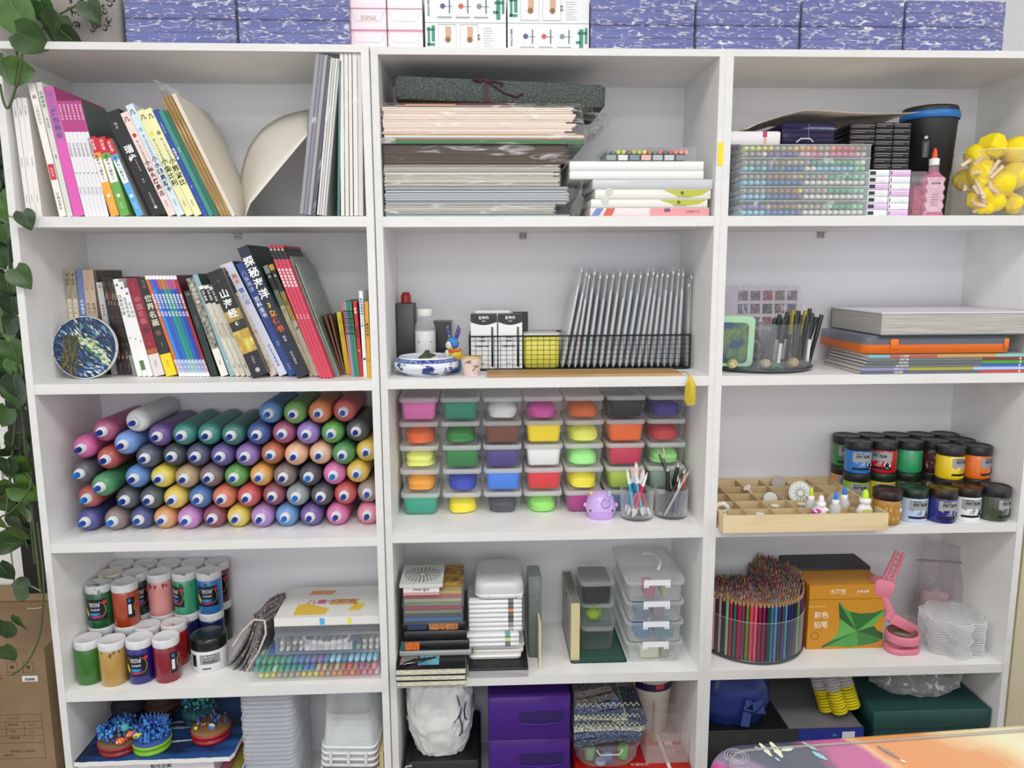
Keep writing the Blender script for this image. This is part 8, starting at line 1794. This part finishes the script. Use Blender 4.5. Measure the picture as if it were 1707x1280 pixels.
for j in kj:
    px, py = 1375+j[0]*.1945, 700+j[1]*.1945; p = C.on(px, py, S3+KH*j[2]); ks.append([p.x, min(p.y, DEP-KR-.002), j])
low_extra = [[C.on(1375+.1945*660, 700+.1945*497, S3+KH).x, C.on(1375+.1945*660, 700+.1945*497, S3+KH).y, (0, 0, 1, '#2c5c34', 'lower jar with a green-smeared lid behind the pale blue one', 0, 0, bl2)]]
for it in range(300):
    for a in range(len(ks)):
        for b in range(a):
            if ks[a][2][2] != ks[b][2][2]: continue
            dx, dy = ks[a][0]-ks[b][0], ks[a][1]-ks[b][1]; dd = math.hypot(dx, dy)
            if dd < 2*KR*1.012:
                s = (2*KR*1.012-dd)*.5/dd; ks[a][0] += dx*s; ks[b][0] -= dx*s; ks[a][1] += dy*s; ks[b][1] -= dy*s
    for a in ks: a[1] = min(a[1], DEP-KR-.001); a[0] = min(a[0], .8-PT-KR-.002)
lowc = {'green jar at': ('#d0905c', 'peach'), 'blue jar at': ('#7cb828', 'lime green'), 'red jar': ('#e0c828', 'yellow'), 'plain emerald': ('#3c5c3c', 'green'), 'dark maroon': ('#5c4c3c', 'brown')}
for x, y, j in ks:
    kjar(x, y, S3+.0003+(j[2]-1)*(KH+.0003), j[3], j[4], j[5], j[6], j[7])
    if j[2] == 2:
        c, cn = next((v for k, v in lowc.items() if j[4].startswith(k)), ('#46444a', 'dark'))
        xx, yy = x, y
        ov = [q for q in ks if q[2][2] == 1 and math.hypot(q[0]-x, q[1]-y) < 2*KR]
        for q in ov:
            dd = math.hypot(xx-q[0], yy-q[1])
            if dd < 2*KR: xx += (xx-q[0])*(2*KR/dd-1); yy += (yy-q[1])*(2*KR/dd-1)
        kjar(xx, min(yy, DEP-KR-.001), S3+.0002, c, cn+' lower jar under the '+j[4].split(',')[0].split(' with')[0], 1 if c != '#46444a' else 0, -5, bl2 if cn in ('green', 'yellow') else blid)
# == right bookcase, fourth shelf
dcx, dcy, dr = .170, .165, .1445
Hd = C.at(1270, 1041, dcy-dr).z-S4; base_t = .010
r = thing('pencil_drum', 'large round clear drum packed with coloured pencils', 'pencil drum', C, (dcx, dcy, S4+.0004))
m = MB(); m.lathe([(dr*.93, 0), (dr*.99, .003), (dr*1.0, .007), (dr*.97, base_t)], mat('#34383a', .25, coat=.3), 64); m.build('base', r)
dg = clear('#dfe4e4', .07, .04, .7)
m = MB(); m.lathe([(dr*.975, base_t), (dr*.985, Hd)], dg, 64, False, False); m.lathe([(dr*.98, Hd-.001), (dr*.99, Hd), (dr*.98, Hd+.001)], clear('#e8eeee', .5, .1, .5), 64, False, False)
Ht = C.at(1230, 965, dcy+dr*.8).z-S4
L = [[(dr*.98*math.sin(R(t)), -dr*.98*math.cos(R(t)), zz_) for t in range(120, 251, 10)] for zz_ in (Hd, Ht)]; m.loft(L, clear('#7c8c84', .3, .08, .5), False, False, True, False); m.build('wall', r)
pc_ = [('#1c2420', 'black-green'), ('#8ca898', 'grey green'), ('#a81c3c', 'crimson'), ('#1f6464', 'teal'), ('#a0143c', 'dark red'), ('#7c3060', 'plum'), ('#4c8c20', 'green'), ('#c84c54', 'coral'), ('#e04c80', 'pink'), ('#7c2438', 'maroon'), ('#8c1454', 'magenta'), ('#2c2830', 'black'), ('#2c7c7c', 'sea blue'), ('#6c78c0', 'periwinkle'), ('#1c4c34', 'dark green'), ('#5c2c74', 'purple'), ('#4c8ca0', 'steel blue'), ('#1c2c54', 'navy'), ('#20306c', 'dark blue'), ('#381824', 'brown black'), ('#1c3858', 'ink blue'), ('#6c9c3c', 'lime'), ('#3c2420', 'dark brown'), ('#54284c', 'violet brown'), ('#6c2870', 'purple'), ('#4c2494', 'violet'), ('#1c2c38', 'blue black'), ('#e0a49c', 'salmon'), ('#30302c', 'charcoal'), ('#b48c8c', 'dusty pink')]
pw = mat('#a88460', .7); PL = .150; pr_ = .0036
ztip = C.at(1270, 1001, dcy-dr*.93).z
def pencil_mesh(k):
    c = pc_[k][0]; m = MB(); m.lathe([(pr_, 0), (pr_, PL-.016)], mat(c, .35), 6, smooth=False, cap1=False); m.lathe([(pr_, PL-.016), (.0015, PL-.006)], pw, 6, False, False, smooth=False); m.lathe([(.0015, PL-.006), (.0002, PL)], mat(c, .5), 6, False, smooth=False); return m.mesh('coloured_pencil')
pm = [pencil_mesh(k) for k in range(len(pc_))]
PLZ = ztip-S4-base_t-.001; PL2 = PLZ
allp = []; s_ = pr_*2.02; rows_n = int(2*dr/(s_*.866))+1; prnd = random.Random(77)
for i in range(-rows_n//2, rows_n//2+1):
    for j in range(-45, 46):
        x = j*s_+(s_/2 if i % 2 else 0); y = i*s_*.866
        if math.hypot(x, y) < dr*.97-pr_*1.4: allp.append((x, y))
# outer ring along the front wall stands evenly spaced
ring = []
nr = int(2*math.pi*(dr*.955)/(pr_*2.9))
for k in range(nr):
    t = 2*math.pi*k/nr; ring.append((dr*.945*math.sin(t), -dr*.945*math.cos(t)))
allp = ring+[p for p in allp if math.hypot(*p) < dr*.945-pr_*2.05]
allp = [p for p in allp if not (p[1] > dr*.34 and p[0] < dr*.25)]      # the back left of the drum is empty
def pz(x, y):
    a = max(0, min(1, (x/dr-.30)/.16)); return .030*a*a*(3-2*a)*max(0, min(1, (y/dr+.55)/.6))
allp.sort(key=lambda p: p[1]-(.3 if (abs(math.hypot(*p)-dr*.945) < .001 and p[1] < .02) else 0))
stuffm = MB()
kscale = PLZ/PL
for n_, (x, y) in enumerate(allp):
    k = (int((math.atan2(x, -y)+3.14)/6.28*nr) % len(pc_)) if n_ < 60 else prnd.randrange(len(pc_)); dz = pz(x, y)+prnd.uniform(-.003, .003)*(n_ > 80); zz_ = S4+base_t+.0006
    if n_ < 300:
        o = bpy.data.objects.new('coloured_pencil', pm[k]); COL.objects.link(o); o.matrix_world = C.M @ T((dcx+x, dcy+y, zz_+max(0, dz))) @ sc(1, 1, kscale)
        tag(o, '%s coloured pencil standing in the clear drum' % pc_[k][1], 'pencil', 'coloured pencils in the drum, %s' % pc_[k][1])
    else:
        c = pc_[k][0]; z0 = PLZ*.55+dz; stuffm.M = T((x, y, 0))
        stuffm.lathe([(pr_, 0), (pr_, PLZ-.016+dz)], mat(c, .35), 5, False, False, smooth=False); stuffm.lathe([(pr_, PLZ-.016+dz), (.0018, PLZ-.007+dz)], pw, 5, False, False, smooth=False); stuffm.lathe([(.0018, PLZ-.007+dz), (.0003, PLZ+dz)], mat(c, .35), 4, False, False, smooth=False)
stuffm.M = Matrix(); o = single(stuffm, 'coloured_pencils', 'dense crowd of coloured pencil tips filling the rest of the drum', 'pencils', C, (dcx, dcy, S4+base_t+.0004)); o['kind'] = 'stuff'
# ochre pencil box and the dark box behind
yb4 = C.on(1410, 1081, S4).y; xa, xb = C.at(1346, 1050, yb4).x, C.at(1472, 1050, yb4).x; zt = C.at(1410, 975, yb4).z; w, H_ = xb-xa, zt-S4
xa = max(xa, dcx+dr*.98*math.sqrt(max(0, 1-((yb4-dcy)/dr)**2))+.003) if False else xa
och = mat('#c98a20')
r = thing('pencil_box', 'ochre yellow carton of colour pencils with a green starfish picture', 'box', C, (xb-w/2, yb4, S4+.0004))
m = MB(); m.box(-w/2, w/2, 0, .10, 0, H_, och); m.build('carton', r)
m = MB(); m.box(-w/2, w/2, -.0004, 0, H_*.775, H_*.782, mat('#8c5c14')); m.box(-w/2, -w/2+.045, -.0004, 0, H_*.665, H_*.675, mat('#e0c080')); m.build('lid_line', r)
m = MB(); P2 = lambda px, py: ((px-1346)/(126)*w-w/2, (1081-py)/(106)*H_)
st_ = [(1395, 1004), (1398, 1003), (1403, 1012), (1414, 1019), (1432, 1023), (1455, 1022), (1472, 1017), (1472, 1026), (1461, 1035), (1456, 1044), (1463, 1052), (1472, 1056), (1472, 1066), (1462, 1072), (1447, 1075), (1432, 1077), (1415, 1079), (1396, 1076), (1378, 1077), (1372, 1079), (1371, 1076), (1385, 1068), (1395, 1058), (1399, 1046), (1398, 1030)]
cen = P2(1428, 1052); g = ['#4c9848', '#2f6c34', '#62a854', '#2c5c30', '#3c7c3c']
for k in range(len(st_)):
    a, b = P2(*st_[k]), P2(*st_[(k+1) % len(st_)]); m.add([(a[0], -.0006, a[1]), (b[0], -.0006, b[1]), (cen[0], -.0012, cen[1])], [(0, 1, 2)], mat(g[(k//3) % 5], .4))
m.build('starfish_print', r)
m = MB(); wt_ = mat('#ecdcc0')
m.text('水溶性', .0145, wt_, T((-w*.13, -.0008, H_*.895)) @ FRONT, bold=True); m.text('彩色铅笔', .0085, wt_, T((w*.2, -.0008, H_*.89)) @ FRONT, bold=True); m.text('WATER SOLUBLE COLOR PENCILS', .0035, wt_, T((w*.03, -.0008, H_*.845)) @ FRONT)
m.text('彩色', .020, wt_, T((-w*.33, -.0008, H_*.53)) @ FRONT, bold=True); m.text('铅笔', .020, wt_, T((-w*.33, -.0008, H_*.38)) @ FRONT, bold=True); m.text('48色', .008, mat('#e08070'), T((w*.4, -.0016, H_*.06)) @ FRONT, bold=True); m.text('◯', .016, mat('#8c6420'), T((-w*.40, -.0008, H_*.2)) @ FRONT); m.build('lettering', r)
zt2 = C.at(1380, 948, yb4+.104).z; x0b, x1b = C.at(1316, 1000, yb4+.104).x+.004, C.at(1448, 1000, yb4+.104).x
r = slab('dark_box', 'dark navy box standing behind the ochre pencil carton', C, x0b, x1b-.002, yb4+.102, DEP-.002, S4, zt2+.006, mat('#24252f'), 'box', .002)
# pink desk magnifier
pkm = mat('#e08498', .35, two='#d87a90', scale=8); yp = .075
cxp = C.at(1498, 1080, yp).x; rp = (C.at(1526, 1080, yp).x-C.at(1472, 1080, yp).x)/2; cxp = max(cxp, xb+rp+.001)
r = thing('desk_magnifier', 'pink folding desk magnifier with a round base and a lattice arm', 'magnifier', C, (cxp, yp+.01, S4+.0004))
m = MB(); m.rr([(0, rp*.95, .030, .028), (.002, rp, .032, .03), (.014, rp, .032, .03), (.016, rp*.9, .028, .026)], pkm, 8); m.rr([(.016, rp*.8, .024, .022), (.022, rp*.7, .02, .018)], pkm, 8, cx=.003, cy=.006); m.build('base', r)
m = MB(); m.lathe([(rp*.92, .030), (rp*.97, .033), (rp*.97, .050), (rp*.92, .053), (rp*.80, .053), (rp*.78, .046), (rp*.78, .032), (rp*.92, .030)], pkm, 36, False, False, True); m.build('lens_ring', r)
m = MB(); m.lathe([(rp*.80, .0535), (rp*.83, .055), (rp*.78, .056), (rp*.72, .0535)], mat('#5c4848', .3), 36, False, False); m.lathe([(rp*.77, .044), (.001, .046)], clear('#c8c8a0', .3, .02, .5, tint='#b8b898'), 32, False, False); o = m.build('lens', r)
m = MB(); m.M = T((rp*.55, .012, .06)) @ ry(-62) ; m.rbox(.028, .026, .074, .004, pkm, z=-.012, c=.002); m.M = T((rp*.75, .01, .02)) ; m.rbox(.014, .02, .045, .004, pkm); m.build('folding_arm', r)
m = MB(); m.tube([(-rp*.75, .015, .082), (-rp*.7, .018, .108), (-rp*.95, .022, .13), (-rp*1.15, .026, .15)], [.013, .013, .012, .011], pkm, 12); m.build('upper_arm', r)
m = MB(); m.M = T((-rp*1.25, .03, .15)) @ ry(14); m.rr([(-.008, .014, .014, .003), (.004, .024, .018, .003), (.034, .028, .018, .003), (.042, .016, .014, .002)], pkm, 3); m.build('hinge_block', r)
m = MB(); a0, a1 = Vector((-rp*.9, .03, .165)), Vector((-rp*.05, .035, .262)); dv = (a1-a0); nv = Vector((dv.z, 0, -dv.x)).normalized(); 
a1 = a0+dv*min(1, (S3-TB-S4-.014-a0.z)/dv.z); dv = a1-a0
for s in (-1, 1): m.tube([a0+nv*.014*s, a1+nv*.011*s], .0046, pkm, 6)
for k in range(7):
    q0, q1 = a0+dv*(k/7), a0+dv*((k+1)/7); m.tube([q0+nv*.010, q1-nv*.010], .0022, pkm, 6); m.tube([q0-nv*.010, q1+nv*.010], .0022, pkm, 6)
m.build('lattice_arm', r)
# zip bag of parts
yz = .19; xa, xb2 = C.at(1527, 1000, yz).x, C.at(1618, 1000, yz).x; zt = C.at(1570, 915, yz).z
r = thing('parts_bag', 'grey translucent zip bag of pink and white pieces, behind the clear flower palettes', 'zip bag', C, ((xa+xb2)/2, yz+.02, S4+.0006), rz(-12))
m = MB(); w = (xb2-xa)*.95; H_ = zt-S4; L = []
for i in range(14):
    u = i/13; t_ = .028*math.sin(min(1, u*1.35)*math.pi)**.6+.0012; ring = []
    for k in range(28):
        a = 2*math.pi*k/28; ring.append((w/2*(1-.12*math.sin(u*3.1))*math.copysign(abs(math.cos(a))**.6, math.cos(a))+(.012*u*u*2), t_*math.sin(a)*(1+.25*mnoise.noise(Vector((math.cos(a)*3, u*6, 1))))+.010*u*u, H_*u*(1-.10*math.cos(a)*u)))
    L.append(ring)
m.loft(L, clear('#b4acb4', .42, .12, .5, bump=.9, bscale=20, sheen=.4), smooth=True); m.build('film', r)
m = MB(); m.rbox(w*.5, .02, H_*.42, .012, mat('#c89c9c'), z=.006, cx=-w*.08); m.rbox(w*.2, .024, H_*.3, .006, mat('#d8d4d8'), z=.008, cx=w*.28); m.box(-w*.45, w*.42, -.002, .002, H_*.80, H_*.82, mat('#8c848c')); m.build('contents', r)
m = MB(); m.tube([(-.055, -.03, .03), (-.05, -.034, .05), (-.035, -.036, .06), (-.045, -.034, .035), (-.02, -.04, .02), (.0, -.03, .01)], .0012, mat('#2a2a2e', .4), 6); single(m, 'cable', 'thin black cable curl between the magnifier and the zip bag', 'cable', C, ((xa+xb2)/2-.005, yz-.03, S4+.0006))
# flower palettes
def lob(n, k): return 2*abs(math.cos(n*math.pi*k/96))**.8-1
def flower(m, R0, amp, z0, h, mt, lobes=8, fill=.78, rim=None):
    def rg_(rad, z, q=1): return [((rad+amp*q*lob(lobes, k))*math.cos(2*math.pi*k/96), (rad+amp*q*lob(lobes, k))*math.sin(2*math.pi*k/96), z) for k in range(96)]
    m.loft([rg_(R0*.985, z0+h*.95), rg_(R0*1.03, z0+h*.85), rg_(R0*1.03, z0+h*1.0), rg_(R0*.99, z0+h*1.02)], rim or clear('#ffffff', .6, .08, .5), False, False, True)
    m.loft([rg_(R0*.97, z0+h*.15), rg_(R0, z0+h*.5), rg_(R0*1.02, z0+h*.9), rg_(R0*.99, z0+h), rg_(R0*.90, z0+h*.7), rg_(R0*fill, z0+h*.35), rg_(R0*.45, z0+h*.3, .3)], mt, False, True, True)
fx_, fy_ = .704, .100; fR = .0715
palm = clear('#eef2f4', .16, .06, .5)
m = MB(); flower(m, fR, .0085, 0, .0052, palm, 7); fm = m.mesh('flower_palette')
n = 17; ztop = C.at(1590, 1030, fy_).z
hstep = .0056
for k in range(n):
    o = bpy.data.objects.new('flower_palette', fm); COL.objects.link(o); put(o, C, (fx_, fy_, S4+.0004+hstep*k), rz(4*math.sin(k)))
    tag(o, 'clear flower-shaped palette in the stack beside the pink magnifier, number %s from the bottom' % ORD[k], 'palette', 'clear flower-shaped palettes in a stack')
# == right bookcase, bottom shelf
zb6 = .285
r = slab('flat_carton', 'black and blue carton with a barcode under the blue bag', C, PT+.004, C.at(1440, 1225, .02).x, .02, .29, S5, zb6, mat('#101014', .4), 'box', .002)
w = C.at(1440, 1225, .02).x-PT-.004; m = MB(); m.box(w*.08, w/2-.001, -.0005, 0, .02, zb6-S5-.002, mat('#1c2c80', .35)); m.box(w*.36, w*.44, -.0009, -.0005, zb6-S5-.030, zb6-S5-.012, mat('#c8ccd4')); m.box(w*.02, w/2-.004, .002, .26, zb6-S5-.0006, zb6-S5-.0002, mat('#6c6c70')); m.build('print', r)
m = MB(); m.text('99', .012, mat('#8c98cc'), T((w*.31, -.001, zb6-S5-.022)) @ FRONT); m.text('三三', .012, mat('#5c5c60'), T((-w*.28, -.001, zb6-S5-.018)) @ FRONT); m.build('lettering', r)
r = thing('blue_bag', 'bulging dark blue plastic bag with paler printed panels', 'bag', C, (.108, .03, zb6+.0006))
m = MB(); L = []; nb = mat('#182866', .3, two='#1f3478', scale=9, bump=.25, bscale=12)
for i in range(18):
    u = i/17; ring = []
    for k in range(48):
        t = 2*math.pi*k/48; cx_, sy_ = math.copysign(abs(math.cos(t))**.6, math.cos(t)), math.copysign(abs(math.sin(t))**.6, math.sin(t)); v = Vector((cx_*1.5, sy_*1.5, u*2)); f = (.86+.14*math.sin(u*math.pi))*(1+.05*mnoise.noise(v*1.6)+.03*abs(mnoise.noise(v*3)))
        ring.append((.098*cx_*f, .11+.108*sy_*f, .135*u+.008*mnoise.noise(v)*u))
    L.append(ring)
m.loft(L, nb, smooth=True); m.build('body', r)
m = MB(); pb2 = mat('#34467c', .35)
for ps in ([(.012, .06), (.03, .075), (.058, .082), (.05, .068), (.036, .052)], [(.0, .012), (.006, .052), (.026, .044), (.022, .008)], [(.006, .056), (.012, .085), (.026, .082), (.034, .05)], [(.04, .046), (.058, .066), (.066, .044)]):
    m.loft([[(x, -.006+.0*x, z) for x, z in ps], [(x, -.010, z) for x, z in ps]], pb2)
m.build('printed_panel', r)
m = MB(); R6 = .048; yw = mat('#d8cc18', .35); wh = clear('#ecebf0', .62, .2, .4)
M6 = [MB(), MB()]
for q, mm in enumerate((mat('#dccc10', .35), wh)): flower(M6[q], .043, .011, 0, .0072, mm, 5, .7, mm if q == 0 else None)
fms = [M6[0].mesh('flower_palette'), M6[1].mesh('flower_palette')]
fx6 = C.at(1397, 1180, .10).x
for k in range(15):
    o = bpy.data.objects.new('flower_palette', fms[0 if k < 8 else 1]); COL.objects.link(o)
    M_ = T((fx6-.003, .085, zb6+.0165)) @ rx(-14) @ ry(-14) @ T((0, 0, .0082*k*.92)) @ rz(30+2*math.sin(k*2))
    o.matrix_world = C.M @ M_; tag(o, '%s flower-shaped palette in the leaning stack, number %s from the bottom' % ('yellow' if k < 8 else 'white', ORD[k]), 'palette', 'leaning yellow and white flower palettes')
# green box and bubble wrap
xa, xb3 = C.at(1457, 1200, .02).x, .8-PT-.004; zg = C.at(1560, 1184, .02).z
r = thing('green_gift_box', 'large dark green lidded box at the right of the bottom shelf', 'box', C, ((xa+xb3)/2, .02, S5+.0003)); w, H_ = xb3-xa, zg-S5; gm_ = mat('#1c4844')
m = MB(); m.box(-w/2+.003, w/2-.003, .003, .265, 0, H_-.004, mat('#16383a')); m.build('base', r)
m = MB(); m.rbox(w, .268, .050, .002, gm_, z=H_-.050, cy=.134, c=.0008); m.box(-w/2+.001, w/2-.001, -.0003, .0002, H_-.0012, H_-.0004, mat('#3c7c6c', .4)); m.build('lid', r)
m = MB(); bw_ = clear('#f8fafb', .34, .08, .6, bump=1.0, bscale=34, sheen=.8); L = []
for i in range(12):
    u = i/11; ring = []
    for k in range(44):
        t = 2*math.pi*k/44; v = Vector((math.cos(t)*2, math.sin(t)*2, u*2.5)); f = (.80+.22*math.sin(u*math.pi))*(1+.16*mnoise.noise(v*1.9)+.1*abs(mnoise.noise(v*5))); ring.append((.125*math.cos(t)*f, .105+.095*math.sin(t)*f, .080*u))
    L.append(ring)
m.loft(L, bw_, smooth=True); single(m, 'bubble_wrap', 'crumpled heap of clear bubble wrap on the green box', 'bubble wrap', C, (.62+.015, .05, zg+.001))
# == table in front
p = G.on(1195, 1250, .75); TZ = .75; TM = T(p) @ rz(3.6) @ T(-p)
xL, xR, yB, yF = G.on(1196, 1250, TZ).x-.012, 1.95, p.y, -1.45
def corner(cx, cy, r, a0, a1, n=8): return [(cx+r*math.cos(R(a0+(a1-a0)*k/n)), cy+r*math.sin(R(a0+(a1-a0)*k/n))) for k in range(n+1)]
poly = lambda g_, r_: corner(xR+g_-r_, yB+g_-r_, r_, 0, 90)+corner(xL-g_+r_, yB+g_-r_, r_, 90, 180)+corner(xL-g_+r_, yF-g_+r_, r_, 180, 270)+corner(xR+g_-r_, yF-g_+r_, r_, 270, 360)
r = thing('work_table', 'rectangular work table under the tie-dyed cloth, at the lower right', 'table', G, (0, 0, 0), TM)
m = MB(); m.prism(poly(-.004, .02), TZ-.028, TZ-.004, mat('#c8c0b0')); m.build('tabletop', r)
for x in (xL+.06, xR-.06):
    for y in (yB-.06, yF+.06):
        m = MB(); m.rbox(.05, .05, TZ-.029, .004, mat('#d8d8d6'), cx=x, cy=y); m.build('leg', r)
# cloth: colour belongs to the dyed fabric
cm_ = bpy.data.materials.new('tie_dye_cloth'); cm_.use_nodes = True; nt = cm_.node_tree; b = nt.nodes['Principled BSDF']; b.inputs['Roughness'].default_value = .7
tc = nt.nodes.new('ShaderNodeTexCoord'); sx = nt.nodes.new('ShaderNodeSeparateXYZ'); ns = nt.nodes.new('ShaderNodeTexNoise'); ns.inputs['Scale'].default_value = 5.5; ns.inputs['Detail'].default_value = 5; ns.inputs['Distortion'].default_value = .5
nt.links.new(tc.outputs['Object'], sx.inputs[0]); nt.links.new(tc.outputs['Object'], ns.inputs['Vector'])
def mth(op, a, bv):
    n_ = nt.nodes.new('ShaderNodeMath'); n_.operation = op
    for i, v in enumerate((a, bv)):
        if isinstance(v, (int, float)): n_.inputs[i].default_value = v
        else: nt.links.new(v, n_.inputs[i])
    return n_.outputs[0]
e = mth('ADD', mth('MULTIPLY', mth('SUBTRACT', ns.outputs[0], .5), .24), sx.outputs[0]); e = mth('ADD', e, mth('MULTIPLY', sx.outputs[1], .55))
ramp = nt.nodes.new('ShaderNodeValToRGB'); el = ramp.color_ramp.elements
x_at = lambda px, py: (lambda v: v.x+.55*v.y)(G.on(px, py, TZ+.003))
lo, hi = x_at(1170, 1275), x_at(1707, 1225)+.35
stops = [(x_at(1212, 1262), '#b8508c'), (x_at(1236, 1262), '#8c7c98'), (x_at(1256, 1262), '#3c4258'), (x_at(1345, 1262), '#3a3f54'), (x_at(1362, 1262), '#b4588c'), (x_at(1430, 1262), '#b8548c'), (x_at(1452, 1262), '#dcb484'), (x_at(1480, 1262), '#d88c44'), (x_at(1600, 1262), '#d49050'), (x_at(1650, 1262), '#dcc898'), (x_at(1700, 1262), '#dcd8b4'), (hi-.05, '#c88c60')]
e2 = mth('DIVIDE', mth('SUBTRACT', e, lo), hi-lo); nt.links.new(e2, ramp.inputs[0])
el[0].position = 0; el[0].color = lin('#b4508a'); el[1].position = 1; el[1].color = lin('#7c5c80')
for s_x, c in stops: q = el.new(max(.001, min(.999, (s_x-lo)/(hi-lo)))); q.color = lin(c)
nt.links.new(ramp.outputs[0], b.inputs['Base Color'])
m = MB(); L = []
for k, (g_, z, wv) in enumerate(((.0, TZ, 0), (.006, TZ-.001, 0), (.012, TZ-.010, 0), (.017, TZ-.05, .004), (.026, TZ-.14, .012), (.032, TZ-.24, .018))):
    pl = poly(g_, .05+g_); n_ = len(pl); fine = []
    for i in range(n_):
        a, b_ = pl[i], pl[(i+1) % n_]; sub = max(1, int(math.hypot(b_[0]-a[0], b_[1]-a[1])/.03)) if k >= 0 else 1; sub = 1 if math.hypot(b_[0]-a[0], b_[1]-a[1]) < .05 else 30
        for s in range(sub): fine.append((a[0]+(b_[0]-a[0])*s/sub, a[1]+(b_[1]-a[1])*s/sub))
    L.append(fine)
mn = min(len(f) for f in L); Z_ = [TZ, TZ-.001, TZ-.010, TZ-.05, TZ-.14, TZ-.24]; Wv = [0, 0, 0, .004, .012, .018]
ccx, ccy = (xL+xR)/2, (yB+yF)/2; LL = []
for k, f in enumerate(L):
    LL.append([(x+(x-ccx)/abs(x-ccx+1e-9)*Wv[k]*math.sin(i*.9) if abs(x-ccx) > (xR-xL)*.45 else x, y+(Wv[k]*math.sin(i*.9) if abs(y-ccy) > (yB-yF)*.45 else 0), Z_[k]) for i, (x, y) in enumerate(f[:mn])])
m.loft(LL[::-1], cm_, False, True, True); o = m.build('tablecloth'); put(o, G, (0, 0, .0015), TM); tag(o, 'tie-dyed cloth in pink, slate, orange and cream draped over the table', 'tablecloth')
# pale patches paint light reflections into the cloth's colour; the other strokes are print
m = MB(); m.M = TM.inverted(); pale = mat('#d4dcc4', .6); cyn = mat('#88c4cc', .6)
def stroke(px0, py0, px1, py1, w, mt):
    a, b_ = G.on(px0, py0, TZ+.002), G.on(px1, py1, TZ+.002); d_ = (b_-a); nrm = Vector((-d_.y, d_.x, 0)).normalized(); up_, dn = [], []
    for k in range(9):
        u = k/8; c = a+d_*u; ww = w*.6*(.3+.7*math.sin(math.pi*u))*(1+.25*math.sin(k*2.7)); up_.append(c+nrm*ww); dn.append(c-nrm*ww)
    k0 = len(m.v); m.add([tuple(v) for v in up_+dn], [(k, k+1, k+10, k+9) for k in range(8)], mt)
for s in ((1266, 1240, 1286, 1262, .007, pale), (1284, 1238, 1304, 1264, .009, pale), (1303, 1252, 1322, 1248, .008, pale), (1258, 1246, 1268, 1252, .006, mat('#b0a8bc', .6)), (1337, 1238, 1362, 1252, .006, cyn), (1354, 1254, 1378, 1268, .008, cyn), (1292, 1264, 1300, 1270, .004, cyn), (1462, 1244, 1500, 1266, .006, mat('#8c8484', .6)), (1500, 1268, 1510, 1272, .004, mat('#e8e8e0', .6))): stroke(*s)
o = m.build('prints_and_reflections'); o.parent = bpy.data.objects['tablecloth']; o.location = (0, 0, .0001)
m = MB(); m.M = T((0, 0, 0)); m.prism(poly(-.012, .045), TZ+.0032, TZ+.0048, clear('#ffffff', .03, .08, .3)); 
o = m.build('film'); r = thing('clear_table_mat', 'clear plastic sheet lying over the tie-dyed tablecloth', 'table mat', G, (0, 0, 0), TM); o.parent = r
m = MB(); P_ = poly(-.012, .045); m.tube([(x, y, TZ+.0046) for x, y in P_+P_[:1]], .0022, clear('#a8a49c', .7, .2, .3), 6); m.build('rim', r)
m = MB(); c = G.on(1228, 1261, TZ+.005)
for q in (.010, .014, .018): m.tube([(q*math.cos(t/16*6.2832), q*math.sin(t/16*6.2832), 0) for t in range(17)], .0005, clear('#d8d8dc', .7, .2, .3), 5)
single(m, 'suction_ring', 'small clear ring mark pad near the table corner', 'ring', G, (c.x, c.y, TZ+.0056))
# marks and writing scuffs on the shelf edges stay on the bookcases
sc_ = mat('#b8b8b4')
